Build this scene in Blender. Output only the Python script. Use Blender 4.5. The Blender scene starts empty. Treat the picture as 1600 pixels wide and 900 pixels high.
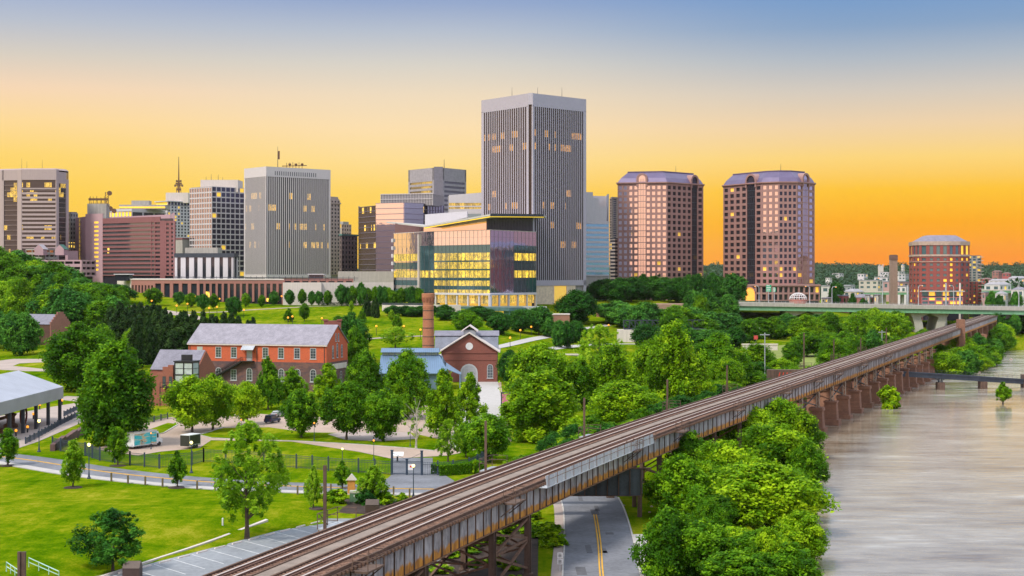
import bpy, bmesh, math, random
import numpy as np
from mathutils import Vector, Matrix
from mathutils import noise as mnoise
R = math.radians
rng = random.Random(7)
scene = bpy.context.scene
col = scene.collection

# ------------------------------------------------------------------ camera
FPX, HOR, CAMZ = 2300.0, 428.0, 34.0
cam_d = bpy.data.cameras.new("camera"); cam = bpy.data.objects.new("camera", cam_d); col.objects.link(cam)
cam.location = (0, 0, CAMZ); cam.rotation_euler = (R(90), 0, 0)
cam_d.sensor_width = 36; cam_d.lens = FPX / 1600 * 36
cam_d.shift_y = -(450 - HOR) / 1600
cam_d.clip_start = 1; cam_d.clip_end = 20000
scene.camera = cam

# ------------------------------------------------------------------ sky
def lin(r, g, b):
    f = lambda c: (c / 255 / 12.92) if c / 255 <= 0.04045 else ((c / 255 + 0.055) / 1.055) ** 2.4
    return (f(r), f(g), f(b), 1)
world = bpy.data.worlds.new("World"); scene.world = world; world.use_nodes = True
wt = world.node_tree; wt.nodes.clear()
def wn(t, **k):
    n = wt.nodes.new(t)
    for a, v in k.items(): setattr(n, a, v)
    return n
w_out = wn('ShaderNodeOutputWorld'); w_bg = wn('ShaderNodeBackground')
w_bg.inputs['Strength'].default_value = 1.0
wt.links.new(w_bg.outputs[0], w_out.inputs[0])
w_tc = wn('ShaderNodeTexCoord'); w_sep = wn('ShaderNodeSeparateXYZ')
wt.links.new(w_tc.outputs['Generated'], w_sep.inputs[0])
def wmath(op, a, b=None, clamp=False):
    n = wn('ShaderNodeMath', operation=op, use_clamp=clamp)
    for i, v in enumerate((a, b)):
        if v is None: continue
        if isinstance(v, (int, float)): n.inputs[i].default_value = v
        else: wt.links.new(v, n.inputs[i])
    return n.outputs[0]
hx = wmath('POWER', wmath('ADD', wmath('MULTIPLY', w_sep.outputs[0], w_sep.outputs[0]), wmath('MULTIPLY', w_sep.outputs[1], w_sep.outputs[1])), 0.5)
az_x = wmath('DIVIDE', w_sep.outputs[0], wmath('MAXIMUM', hx, 0.001))
az_y = wmath('DIVIDE', w_sep.outputs[1], wmath('MAXIMUM', hx, 0.001))
# elevation coordinate: square root spreads the low sky over the ramp
elev = wmath('POWER', wmath('MAXIMUM', w_sep.outputs[2], 0.0), 0.5)
def ramp(stops):
    n = wn('ShaderNodeValToRGB'); cr = n.color_ramp
    while len(cr.elements) > 1: cr.elements.remove(cr.elements[-1])
    cr.elements[0].position = stops[0][0]; cr.elements[0].color = stops[0][1]
    for p, c in stops[1:]:
        e = cr.elements.new(p); e.color = c
    wt.links.new(elev, n.inputs[0]); return n.outputs[0]
def py2e(py): return math.sqrt(max(0, math.sin(math.atan((HOR - py) / FPX))))
def sc(c, k): return (c[0] * k, c[1] * k, c[2] * k, 1)
ZEN = (0.95, 1.08, 1.25, 1); MID = (0.72, 0.80, 0.98, 1)  # upper sky out of view, brighter than dusk to light the scene
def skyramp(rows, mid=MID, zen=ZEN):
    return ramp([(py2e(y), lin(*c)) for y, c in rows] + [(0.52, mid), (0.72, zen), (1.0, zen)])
r_right = skyramp([(428, (255, 138, 20)), (400, (255, 150, 4)), (350, (255, 172, 0)), (300, (255, 196, 50)), (250, (253, 214, 124)), (200, (240, 211, 170)), (150, (213, 203, 190)), (100, (178, 187, 197)), (50, (138, 165, 198)), (0, (118, 156, 203))])
r_mid = skyramp([(428, (255, 190, 50)), (350, (255, 205, 70)), (300, (255, 213, 100)), (250, (255, 222, 148)), (200, (253, 224, 176)), (150, (240, 220, 190)), (100, (216, 211, 201)), (50, (184, 193, 207)), (0, (148, 168, 205))])
r_left = skyramp([(428, (255, 196, 50)), (350, (255, 203, 62)), (300, (255, 210, 84)), (250, (255, 215, 112)), (200, (255, 219, 152)), (150, (247, 216, 182)), (100, (216, 207, 194)), (50, (186, 193, 206)), (0, (158, 176, 210))])
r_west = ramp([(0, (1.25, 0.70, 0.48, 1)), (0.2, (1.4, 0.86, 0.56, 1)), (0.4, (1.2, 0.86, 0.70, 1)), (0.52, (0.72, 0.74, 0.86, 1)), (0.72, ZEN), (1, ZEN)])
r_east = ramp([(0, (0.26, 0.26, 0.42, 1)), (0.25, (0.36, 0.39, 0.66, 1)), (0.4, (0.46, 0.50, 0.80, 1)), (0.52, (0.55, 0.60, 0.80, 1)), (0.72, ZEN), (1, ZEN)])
def wmix(f, a, b):
    n = wn('ShaderNodeMix', data_type='RGBA'); wt.links.new(f, n.inputs[0]); wt.links.new(a, n.inputs[6]); wt.links.new(b, n.inputs[7]); return n.outputs[2]
def mapr(v, a, b):
    n = wn('ShaderNodeMapRange'); n.interpolation_type = 'SMOOTHSTEP'; wt.links.new(v, n.inputs[0]); n.inputs[1].default_value = a; n.inputs[2].default_value = b; return n.outputs[0]
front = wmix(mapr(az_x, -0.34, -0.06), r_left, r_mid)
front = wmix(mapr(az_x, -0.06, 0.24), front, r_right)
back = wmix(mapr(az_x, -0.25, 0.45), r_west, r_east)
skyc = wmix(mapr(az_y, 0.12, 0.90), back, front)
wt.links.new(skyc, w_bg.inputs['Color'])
world.cycles.sampling_method = 'MANUAL'; world.cycles.sample_map_resolution = 512

# ------------------------------------------------------------------ the one sun lamp: added high behind the camera for leaf highlights, very soft
SUN_AZ, SUN_EL = R(222), R(52)      # azimuth measured clockwise from +Y
sl = bpy.data.lights.new("sun", 'SUN'); sl.energy = 3.4; sl.angle = R(12); sl.color = (1.0, 0.93, 0.80)
so = bpy.data.objects.new("sun", sl); col.objects.link(so)
sd = Vector((math.sin(SUN_AZ) * math.cos(SUN_EL), math.cos(SUN_AZ) * math.cos(SUN_EL), math.sin(SUN_EL)))
so.rotation_euler = sd.to_track_quat('Z', 'Y').to_euler()

vs = scene.view_settings
vs.view_transform = 'Standard'; vs.look = 'None'; vs.gamma = 1; vs.exposure = 0.0; vs.use_curve_mapping = False
scene.render.engine = 'CYCLES'
cy = scene.cycles
cy.max_bounces = 5; cy.diffuse_bounces = 3; cy.glossy_bounces = 3; cy.transmission_bounces = 3; cy.transparent_max_bounces = 6
cy.use_denoising = True; cy.sample_clamp_indirect = 4; cy.caustics_reflective = False; cy.caustics_refractive = False
# ------------------------------------------------------------------ placing
def pt(px, py, Y):
    return Vector(((px - 800) / FPX * Y, Y, CAMZ - (py - HOR) / FPX * Y))
def zat(py, Y): return CAMZ - (py - HOR) / FPX * Y
def xat(px, Y): return (px - 800) / FPX * Y
PROF = [(-250, [0, 540, 620, 690, 760, 820, 1200, 1e5], [0, 0, 4, 11, 20, 27, 27, 27]),
        (-110, [0, 460, 520, 600, 680, 760, 840, 1e5], [0, 0, 3, 8, 12.5, 17, 18, 18]),
        (-30, [0, 460, 520, 600, 680, 760, 840, 1e5], [0, 0, 2.5, 7, 11.5, 16, 18, 18]),
        (50, [0, 600, 700, 760, 830, 900, 1e5], [0, 0, 1.5, 6, 14, 17.5, 18]),
        (150, [0, 780, 850, 900, 1300, 1e5], [0, 0, 6, 16.5, 17, 17]),
        (260, [0, 860, 900, 1000, 1300, 1e5], [0, -1, 1, 5, 9, 9])]
BY = [-2000, 100, 191, 300, 345, 363, 441, 552, 600, 632, 705, 760, 830, 868, 885, 1e5]
BX = [10, 28, 40, 52, 58, 66, 97, 138, 172, 190, 222, 250, 278, 330, 900, 900]
PA, PB = (-47.8, 166.0), (-26.5, 204.0)
def sst(a, b, v):
    t = min(1, max(0, (v - a) / (b - a))); return t * t * (3 - 2 * t)
def T(x, y):
    vals = [np.interp(y, p[1], p[2]) for p in PROF]
    xs = [p[0] for p in PROF]
    z = vals[0] if x <= xs[0] else vals[-1] if x >= xs[-1] else None
    if z is None:
        for i in range(len(xs) - 1):
            if xs[i] <= x <= xs[i + 1]:
                t = sst(xs[i], xs[i + 1], x); z = vals[i] * (1 - t) + vals[i + 1] * t; break
    # far country: low town, then wooded hills
    if y > 1150:
        far = np.interp(y, [1150, 1400, 2200, 3000, 4200, 5200, 1e5], [12, 9, 8, 17, 42, 46, 46])
        far += 7 * mnoise.noise(Vector((x * 0.0011, y * 0.0011, 3.1))) * sst(2400, 3600, y)
        t = sst(1100, 1500, y); z = z * (1 - t) + far * t
    # bank above the car park
    dx, dy = PB[0] - PA[0], PB[1] - PA[1]; L = math.hypot(dx, dy)
    d = (-(x - PA[0]) * dy + (y - PA[1]) * dx) / L
    if y < 240: z += 1.3 * sst(0.5, 9, d) * (1 - sst(205, 226, y)) * sst(-40, 100, y)
    # river bed
    bx = np.interp(y, BY, BX)
    if x > bx - 12 and y < 1000:
        t = sst(bx - 9, bx + 8, x) * (1 - sst(540, 620, x))
        z = z * (1 - t) + (-14) * t
    return float(z)
def G(px, py, dz=0.0):
    """point where the sight line through a place in the photograph meets the ground"""
    lo = 20.0; Y = lo
    f = lambda Y: zat(py, Y) - T(xat(px, Y), Y) - dz
    while Y < 6000 and f(Y) > 0: Y += 4
    a, b = Y - 4, Y
    for _ in range(20):
        m = (a + b) / 2
        if f(m) > 0: a = m
        else: b = m
    return Vector((xat(px, b), b, T(xat(px, b), b)))
def gp(px, Y): x = xat(px, Y); return Vector((x, Y, T(x, Y)))

# ------------------------------------------------------------------ mesh building
class MB:
    def __init__(s): s.v = []; s.f = []; s.m = []; s.mi = 0
    def quad(s, a, b, c, d): i = len(s.v); s.v += [tuple(a), tuple(b), tuple(c), tuple(d)]; s.f.append((i, i + 1, i + 2, i + 3)); s.m.append(s.mi)
    def poly(s, pts): i = len(s.v); s.v += [tuple(p) for p in pts]; s.f.append(tuple(range(i, i + len(pts)))); s.m.append(s.mi)
    def hexa(s, p):   # 8 points, bottom ring then top ring
        i = len(s.v); s.v += [tuple(q) for q in p]
        for f in ((3, 2, 1, 0), (4, 5, 6, 7), (0, 1, 5, 4), (1, 2, 6, 5), (2, 3, 7, 6), (3, 0, 4, 7)):
            s.f.append(tuple(i + k for k in f)); s.m.append(s.mi)
    def box(s, x0, x1, y0, y1, z0, z1):
        s.hexa([(x0, y0, z0), (x1, y0, z0), (x1, y1, z0), (x0, y1, z0), (x0, y0, z1), (x1, y0, z1), (x1, y1, z1), (x0, y1, z1)])
    def fbox(s, O, u, n, u0, u1, z0, z1, d0, d1):
        """box on a facade: u along it, z up (absolute), d outwards along n"""
        P = lambda a, d, z: (O[0] + u[0] * a + n[0] * d, O[1] + u[1] * a + n[1] * d, z)
        s.hexa([P(u0, d0, z0), P(u1, d0, z0), P(u1, d1, z0), P(u0, d1, z0), P(u0, d0, z1), P(u1, d0, z1), P(u1, d1, z1), P(u0, d1, z1)])
    def prism(s, ring, z0, z1, top=None):
        n = len(ring); i = len(s.v); top = top or ring
        s.v += [(p[0], p[1], z0) for p in ring] + [(p[0], p[1], z1) for p in top]
        for k in range(n):
            s.f.append((i + k, i + (k + 1) % n, i + n + (k + 1) % n, i + n + k)); s.m.append(s.mi)
        s.f.append(tuple(i + n + k for k in range(n))); s.m.append(s.mi)
        s.f.append(tuple(i + n - 1 - k for k in range(n))); s.m.append(s.mi)
    def tube(s, pts, rad, seg=6, cap=True):
        pts = [Vector(p) for p in pts]
        if not hasattr(rad, '__len__'): rad = [rad] * len(pts)
        i0 = len(s.v); prev = None
        for k, p in enumerate(pts):
            d = (pts[min(k + 1, len(pts) - 1)] - pts[max(k - 1, 0)]).normalized()
            ref = Vector((0, 0, 1)) if abs(d.z) < 0.9 else Vector((1, 0, 0))
            if prev is None: e1 = d.cross(ref).normalized()
            else:
                e1 = (prev - d * prev.dot(d)); e1 = e1.normalized() if e1.length > 1e-6 else d.cross(ref).normalized()
            prev = e1; e2 = d.cross(e1)
            for q in range(seg):
                a = 2 * math.pi * q / seg
                s.v.append(tuple(p + (e1 * math.cos(a) + e2 * math.sin(a)) * rad[k]))
        for k in range(len(pts) - 1):
            for q in range(seg):
                a = i0 + k * seg + q; b = i0 + k * seg + (q + 1) % seg
                s.f.append((a, b, b + seg, a + seg)); s.m.append(s.mi)
        if cap:
            s.f.append(tuple(i0 + q for q in range(seg))[::-1]); s.m.append(s.mi)
            j = i0 + (len(pts) - 1) * seg; s.f.append(tuple(j + q for q in range(seg))); s.m.append(s.mi)
    def bar(s, a, b, w, h=None):
        """square bar from a to b"""
        a, b = Vector(a), Vector(b); h = h or w; d = (b - a).normalized()
        ref = Vector((0, 0, 1)) if abs(d.z) < 0.95 else Vector((0, 1, 0))
        e = d.cross(ref).normalized() * w / 2; f = e.cross(d).normalized() * h / 2
        s.hexa([a - e - f, a + e - f, a + e + f, a - e + f, b - e - f, b + e - f, b + e + f, b - e + f])
    def lathe(s, c, prof, seg=16):
        i0 = len(s.v)
        for r, z in prof:
            for q in range(seg):
                a = 2 * math.pi * q / seg; s.v.append((c[0] + r * math.cos(a), c[1] + r * math.sin(a), c[2] + z))
        for k in range(len(prof) - 1):
            for q in range(seg):
                a = i0 + k * seg + q; b = i0 + k * seg + (q + 1) % seg
                s.f.append((a, b, b + seg, a + seg)); s.m.append(s.mi)
        s.f.append(tuple(i0 + q for q in range(seg))[::-1]); s.m.append(s.mi)
        j = i0 + (len(prof) - 1) * seg; s.f.append(tuple(j + q for q in range(seg))); s.m.append(s.mi)
    def build(s, name, mats, parent=None, smooth=False, **k):
        me = bpy.data.meshes.new(name); me.from_pydata(s.v, [], s.f); me.update()
        if not isinstance(mats, (list, tuple)): mats = [mats]
        for m in mats: me.materials.append(m)
        if len(mats) > 1: me.polygons.foreach_set('material_index', s.m)
        if smooth: me.polygons.foreach_set('use_smooth', [True] * len(me.polygons))
        o = bpy.data.objects.new(name, me); col.objects.link(o)
        if parent is not None:
            o.parent = parent; o.matrix_parent_inverse = parent_inv(parent)
        for a, b in k.items(): o[a] = b
        return o
def parent_inv(p): return world_of(p).inverted()
def world_of(p):
    m = p.matrix_parent_inverse @ Matrix.LocRotScale(p.location, p.rotation_euler, p.scale)
    return world_of(p.parent) @ m if p.parent else Matrix.LocRotScale(p.location, p.rotation_euler, p.scale)
def tag(o, label, cat, group=None, kind=None):
    o['label'] = label; o['category'] = cat
    if group: o['group'] = group
    if kind: o['kind'] = kind
    return o
def thing(name, label, cat, loc=(0, 0, 0), group=None):
    o = bpy.data.objects.new(name, None); col.objects.link(o); o.location = loc
    o.empty_display_size = 0.5
    return tag(o, label, cat, group)
def struct(o): o['kind'] = 'structure'; return o
def dup(root, loc, rz=0, scl=(1, 1, 1), label=None, group=None):
    r = root.copy(); col.objects.link(r); r.location = loc; r.rotation_euler = (0, 0, rz); r.scale = scl
    if label: r['label'] = label
    if group: r['group'] = group
    for ch in list(root.children):
        c = ch.copy(); col.objects.link(c); c.parent = r
        for g in list(ch.children):
            d = g.copy(); col.objects.link(d); d.parent = c
    return r

# ------------------------------------------------------------------ materials
def newmat(name):
    m = bpy.data.materials.new(name); m.use_nodes = True; nt = m.node_tree; nt.nodes.clear()
    o = nt.nodes.new('ShaderNodeOutputMaterial'); b = nt.nodes.new('ShaderNodeBsdfPrincipled'); nt.links.new(b.outputs[0], o.inputs[0])
    return m, nt, b
def N(nt, t, **k):
    n = nt.nodes.new(t)
    for a, v in k.items(): setattr(n, a, v)
    return n
def objco(nt, scale=(1, 1, 1)):
    tc = N(nt, 'ShaderNodeTexCoord'); mp = N(nt, 'ShaderNodeMapping'); mp.inputs['Scale'].default_value = scale
    nt.links.new(tc.outputs['Object'], mp.inputs[0]); return mp.outputs[0]
def noise(nt, vec, scale, detail=4, rough=0.6):
    n = N(nt, 'ShaderNodeTexNoise'); n.inputs['Scale'].default_value = scale; n.inputs['Detail'].default_value = detail; n.inputs['Roughness'].default_value = rough
    nt.links.new(vec, n.inputs['Vector']); return n.outputs['Fac']
def cramp(nt, fac, stops):
    n = N(nt, 'ShaderNodeValToRGB'); cr = n.color_ramp
    while len(cr.elements) > 1: cr.elements.remove(cr.elements[-1])
    cr.elements[0].position = stops[0][0]; cr.elements[0].color = (*stops[0][1], 1)
    for p, c in stops[1:]: cr.elements.new(p).color = (*c, 1)
    nt.links.new(fac, n.inputs[0]); return n.outputs[0]
def mixc(nt, f, a, b, mode='MIX'):
    n = N(nt, 'ShaderNodeMix', data_type='RGBA'); n.blend_type = mode
    for i, v in ((0, f), (6, a), (7, b)):
        if isinstance(v, (int, float)): n.inputs[i].default_value = v
        elif isinstance(v, tuple): n.inputs[i].default_value = (*v[:3], 1)
        else: nt.links.new(v, n.inputs[i])
    return n.outputs[2]
def mth(nt, op, a, b=0.0, clamp=False):
    n = N(nt, 'ShaderNodeMath', operation=op, use_clamp=clamp)
    for i, v in enumerate((a, b)):
        if isinstance(v, (int, float)): n.inputs[i].default_value = v
        else: nt.links.new(v, n.inputs[i])
    return n.outputs[0]
def bump(nt, b, h, strength=0.3, dist=0.1):
    n = N(nt, 'ShaderNodeBump'); n.inputs['Strength'].default_value = strength; n.inputs['Distance'].default_value = dist
    nt.links.new(h, n.inputs['Height']); nt.links.new(n.outputs[0], b.inputs['Normal'])
def mk(name, c, rough=0.8, var=0.18, scale=0.6, metal=0.0, bmp=0.0, fine=6.0, streak=False):
    m, nt, b = newmat(name)
    v = objco(nt); n1 = noise(nt, v, scale); n2 = noise(nt, v, fine, 3)
    f = mth(nt, 'ADD', mth(nt, 'MULTIPLY', n1, 0.6), mth(nt, 'MULTIPLY', n2, 0.4))
    if streak:
        v2 = objco(nt, (1, 1, 0.06)); f = mth(nt, 'ADD', mth(nt, 'MULTIPLY', f, 0.5), mth(nt, 'MULTIPLY', noise(nt, v2, 1.2, 3), 0.5))
    lo = tuple(x * (1 - var * 1.6) for x in c); hi = tuple(min(1, x * (1 + var * 1.6)) for x in c)
    nt.links.new(cramp(nt, f, [(0.3, lo), (0.7, hi)]), b.inputs['Base Color'])
    b.inputs['Roughness'].default_value = rough; b.inputs['Metallic'].default_value = metal
    if bmp: bump(nt, b, n2, bmp)
    return m
def brickmat(name, c1, c2, mortar, wid=0.5, hei=0.16, stain=0.3, dark=(0.08, 0.05, 0.05)):
    m, nt, b = newmat(name)
    v = objco(nt)
    # walls run any way round: put x+y along the courses
    sp = N(nt, 'ShaderNodeSeparateXYZ'); nt.links.new(v, sp.inputs[0]); cb = N(nt, 'ShaderNodeCombineXYZ')
    nt.links.new(mth(nt, 'ADD', sp.outputs[0], sp.outputs[1]), cb.inputs[0]); nt.links.new(sp.outputs[2], cb.inputs[1])
    br = N(nt, 'ShaderNodeTexBrick'); nt.links.new(cb.outputs[0], br.inputs['Vector'])
    br.inputs['Color1'].default_value = (*c1, 1); br.inputs['Color2'].default_value = (*c2, 1); br.inputs['Mortar'].default_value = (*mortar, 1)
    br.inputs['Scale'].default_value = 1; br.inputs['Mortar Size'].default_value = 0.012; br.inputs['Brick Width'].default_value = wid; br.inputs['Row Height'].default_value = hei
    n1 = noise(nt, v, 0.35, 6, 0.7); n2 = noise(nt, v, 2.5, 5, 0.7)
    c = mixc(nt, mth(nt, 'MULTIPLY', mth(nt, 'SUBTRACT', n1, 0.42, True), stain * 6, True), br.outputs[0], dark)
    c = mixc(nt, 0.5, c, cramp(nt, n2, [(0.3, tuple(x * 0.6 for x in c1)), (0.7, tuple(min(1, x * 1.35) for x in c2))]))
    nt.links.new(c, b.inputs['Base Color']); b.inputs['Roughness'].default_value = 0.9
    return m
def glassmat(name, c=(0.05, 0.06, 0.08), metal=0.75, rough=0.06, wob=0.05, lit=0.0, cell=(3.2, 3.2, 3.6), litc=(1.0, 0.62, 0.08), lits=1.6, zoff=0.0):
    m, nt, b = newmat(name)
    v = objco(nt)
    b.inputs['Base Color'].default_value = (*c, 1); b.inputs['Metallic'].default_value = metal; b.inputs['Roughness'].default_value = rough
    b.inputs['Specular IOR Level'].default_value = 0.9 if metal > .25 else .25
    if wob: bump(nt, b, noise(nt, v, 0.22, 2), wob, 0.6)
    if lit:
        mp = N(nt, 'ShaderNodeMapping'); mp.inputs['Scale'].default_value = tuple(1 / q for q in cell); mp.inputs['Location'].default_value = (0, 0, zoff)
        nt.links.new(v, mp.inputs[0])
        fl = N(nt, 'ShaderNodeVectorMath', operation='FLOOR'); nt.links.new(mp.outputs[0], fl.inputs[0])
        wn1 = N(nt, 'ShaderNodeTexWhiteNoise'); nt.links.new(fl.outputs[0], wn1.inputs['Vector'])
        sp = N(nt, 'ShaderNodeSeparateXYZ'); nt.links.new(fl.outputs[0], sp.inputs[0])
        cb = N(nt, 'ShaderNodeCombineXYZ'); nt.links.new(sp.outputs[2], cb.inputs[2])
        wn2 = N(nt, 'ShaderNodeTexWhiteNoise'); nt.links.new(cb.outputs[0], wn2.inputs['Vector'])     # a whole floor at once
        score = mth(nt, 'ADD', mth(nt, 'MULTIPLY', wn1.outputs[0], 0.42), mth(nt, 'MULTIPLY', wn2.outputs[0], 0.58))
        on = mth(nt, 'GREATER_THAN', score, 1 - lit)
        det = mth(nt, 'MULTIPLY', mth(nt, 'ADD', .1, mth(nt, 'MULTIPLY', mth(nt, 'SUBTRACT', noise(nt, objco(nt, (1, 1, .6)), .9, 5, 0.9), .38, True), 5.0)), mth(nt, 'ADD', .35, wn1.outputs[0]))
        b.inputs['Emission Color'].default_value = (*litc, 1)
        nt.links.new(mth(nt, 'MULTIPLY', mth(nt, 'MULTIPLY', on, det), lits), b.inputs['Emission Strength'])
    return m
def emis(name, c, s, vary=True):
    m, nt, b = newmat(name)
    b.inputs['Base Color'].default_value = (*c, 1); b.inputs['Emission Color'].default_value = (*c, 1)
    if vary: nt.links.new(mth(nt, 'MULTIPLY', mth(nt, 'ADD', 0.2, mth(nt, 'MULTIPLY', noise(nt, objco(nt), 0.9, 4, 0.8), 1.5)), s), b.inputs['Emission Strength'])
    else: b.inputs['Emission Strength'].default_value = s
    return m

M = {}
M['conc'] = mk('concrete', (0.42, 0.39, 0.36), var=0.15, streak=True)
M['conc_lt'] = mk('pale_concrete', (0.66, 0.58, 0.55), var=0.10, streak=True)
M['white'] = mk('white_paint', (0.72, 0.70, 0.72), 0.6, var=0.06)
M['asph'] = mk('asphalt', (0.175, 0.178, 0.205), 0.8, var=0.26, scale=0.16, fine=1.6, bmp=0.1)
M['lot'] = mk('car_park_asphalt', (0.25, 0.262, 0.29), 0.85, var=0.22, scale=0.1, fine=1.5)
M['walk'] = mk('sidewalk', (0.46, 0.43, 0.42), 0.9, var=0.1)
M['tan'] = mk('brick_paving', (0.42, 0.31, 0.25), 0.9, var=0.16, scale=0.08, fine=1.2)
M['path'] = mk('gravel_path', (0.40, 0.32, 0.29), 0.9, var=0.14, scale=0.2)
M['line_y'] = mk('yellow_line', (0.75, 0.40, 0.03), 0.7, var=0.15)
M['line_w'] = mk('white_line', (0.62, 0.62, 0.64), 0.7, var=0.2)
M['kerb'] = mk('kerb_stone', (0.48, 0.45, 0.43), 0.9)
M['steel'] = mk('dark_steel', (0.045, 0.055, 0.075), 0.55, var=0.25, metal=0.2)
M['fence'] = mk('fence_paint', (0.03, 0.05, 0.085), 0.5, var=0.2)
M['rust'] = mk('rusty_steel', (0.16, 0.085, 0.055), 0.85, var=0.35, scale=1.2)
M['rust_dk'] = mk('dark_rusty_steel', (0.115, 0.070, 0.052), 0.85, var=0.4, scale=1.0, streak=True)
M['lattice'] = mk('lattice_steel', (0.42, 0.33, 0.26), 0.8, var=0.3, scale=1.0)
M['timber'] = mk('deck_timber', (0.115, 0.062, 0.042), 0.9, var=0.35, scale=1.0)
M['plate'] = mk('walk_plate', (0.25, 0.19, 0.155), 0.7, var=0.25, scale=0.5)
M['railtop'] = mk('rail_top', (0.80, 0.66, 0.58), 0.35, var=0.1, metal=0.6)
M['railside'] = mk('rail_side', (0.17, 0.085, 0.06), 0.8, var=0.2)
M['green_paint'] = mk('green_paint', (0.17, 0.36, 0.21), 0.6, var=0.12, streak=True)
M['rooftar'] = mk('flat_roof', (0.30, 0.28, 0.29), 0.9)
M['wood'] = mk('wood_post', (0.14, 0.11, 0.06), 0.9, var=0.3)
M['metal_lt'] = mk('light_metal', (0.5, 0.52, 0.56), 0.4, metal=0.4)
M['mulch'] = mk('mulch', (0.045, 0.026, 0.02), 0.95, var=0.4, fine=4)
M['bark'] = mk('bark', (0.10, 0.072, 0.052), 0.95, var=0.35, scale=2)
M['bark_lt'] = mk('pale_bark', (0.45, 0.42, 0.36), 0.9, var=0.25, scale=2)
M['rock'] = mk('rock', (0.33, 0.26, 0.22), 0.9, var=0.3, scale=0.7, bmp=0.4)
M['black'] = mk('black_paint', (0.02, 0.022, 0.026), 0.4, var=0.2)
M['lampglow'] = emis('lamp_glow', (1.0, 0.80, 0.25), 3.2, False)
M['lamporange'] = emis('orange_lamp_glow', (1.0, 0.36, 0.03), 1.25, False)
M['lit'] = emis('lit_window', (1.0, 0.60, 0.06), 0.7)
M['lit2'] = emis('lit_window_orange', (1.0, 0.42, 0.07), 0.75)
M['litdim'] = emis('dim_lit_window', (1.0, 0.60, 0.10), 0.45)
M['gdark'] = glassmat('dark_glass', (0.05, 0.05, 0.07), 0.35)
M['gmir'] = glassmat('mirror_glass', (0.55, 0.50, 0.50), 0.95, 0.04)
M['gwin'] = glassmat('small_window_glass', (0.10, 0.12, 0.14), 0.4)

# ------------------------------------------------------------------ facades
class Bld:
    """a building in perspective: nearest upright corner at cx, faces run left and right to xl and xr"""
    def __init__(s, name, label, cat, cx, Y, th, xl, xr, zb=None, group=None):
        s.C = Vector((xat(cx, Y), Y)); t = R(th)
        s.a = Vector((-math.cos(t), math.sin(t))); s.b = Vector((math.sin(t), math.cos(t)))
        s.La = s.reach(s.a, xl); s.Lb = s.reach(s.b, xr); s.Y = Y
        s.na = -s.b; s.nb = -s.a
        s.zb = T(s.C.x, s.C.y) - 2 if zb is None else zb
        s.root = thing(name, label, cat, (s.C.x, s.C.y, s.zb), group)
        s.win = []; s.wall = MB()
    def reach(s, d, px):
        k = (px - 800) / FPX; return (k * s.C.y - s.C.x) / (d.x - k * d.y)
    def z(s, py): return zat(py, s.Y)
    def face(s, side):
        # O, u, n, L ; u runs away from the corner
        return (s.C, s.a, s.na, s.La) if side == 'a' else (s.C, s.b, s.nb, s.Lb)
    def ring(s, inset=0.0, la=None, lb=None):
        la = s.La if la is None else la; lb = s.Lb if lb is None else lb; i = inset
        return [s.C + s.a * i + s.b * i, s.C + s.b * (lb - i) + s.a * i, s.C + s.a * (la - i) + s.b * (lb - i), s.C + s.a * (la - i) + s.b * i]
    def core(s, z1, mat, inset=0.5, name='core', z0=None):
        mb = MB(); mb.prism(s.ring(inset), s.zb if z0 is None else z0, z1); return mb.build(name, mat, s.root)
    def grid(s, side, z0, z1, cols, rows, pf=0.4, sf=0.45, d=0.5, glass=0, u0=0.0, u1=None, lit=None, back=0.12, wall=None, head=0.0):
        """piers and spandrels proud of recessed panes"""
        O, u, n, L = s.face(side); u1 = L if u1 is None else u1; W = (u1 - u0) / cols; H = (z1 - z0) / rows
        mb = wall or s.wall; pw = W * pf; sh = H * sf
        for c in range(cols + 1):
            a = max(u0, u0 + c * W - pw / 2); b_ = min(u1, u0 + c * W + pw / 2)
            if pf > 0: mb.fbox(O, u, n, a, b_, z0, z1, -d, 0)
        for r in range(rows + 1):
            a = max(z0, z0 + r * H - sh / 2); b_ = min(z1, z0 + r * H + sh / 2)
            if sf > 0: mb.fbox(O, u, n, u0 + 0.003, u1 - 0.003, a, b_, -d, -0.06 if pf > 0 else 0)
        for r in range(rows):
            for c in range(cols if pf > 0 else 1):
                if pf > 0: A, B = u0 + c * W + pw / 2, u0 + (c + 1) * W - pw / 2
                else: A, B = u0, u1
                za, zb = z0 + r * H + sh / 2, z0 + (r + 1) * H - sh / 2
                g = glass(side, r, c, rows, cols) if callable(glass) else glass
                s.win.append((O, u, n, A, B, za, zb, -d + back, g))
    def windows(s, mats, name='window', most=100):
        """the largest as parts of their own, the rest as one"""
        w = s.win
        if len(w) > most:
            front = sorted(range(len(w)), key=lambda i: -abs((w[i][4] - w[i][3]) * (w[i][6] - w[i][5]) * w[i][2].y))
            keep = set(front[:most])
        else: keep = set(range(len(w)))
        rest = MB(); rest_m = []
        for i, (O, u, n, A, B, za, zb, d, g) in enumerate(w):
            j = rng.uniform(-0.012, 0.012); q = lambda a, z, e: (O.x + u.x * a + n.x * (d + e), O.y + u.y * a + n.y * (d + e), z)
            t = q(A, za, 0), q(B, za, j), q(B, zb, j), q(A, zb, 0)
            if u.cross(n) > 0: t = t[::-1]
            if i in keep:
                mb = MB(); mb.quad(*t); mb.build(name, mats[g], s.root)
            else: rest.mi = g; rest.quad(*t)
        if rest.f: rest.build(name, mats, s.root, kind='stuff')
        s.win = []
    def solid(s, side, u0, u1, z0, z1, d0=-0.5, d1=0.0, mb=None):
        O, u, n, L = s.face(side); (mb or s.wall).fbox(O, u, n, u0, u1, z0, z1, d0, d1)
    def done(s, mat, name='wall'): return s.wall.build(name, mat, s.root)
    def shell(s): pass
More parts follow.
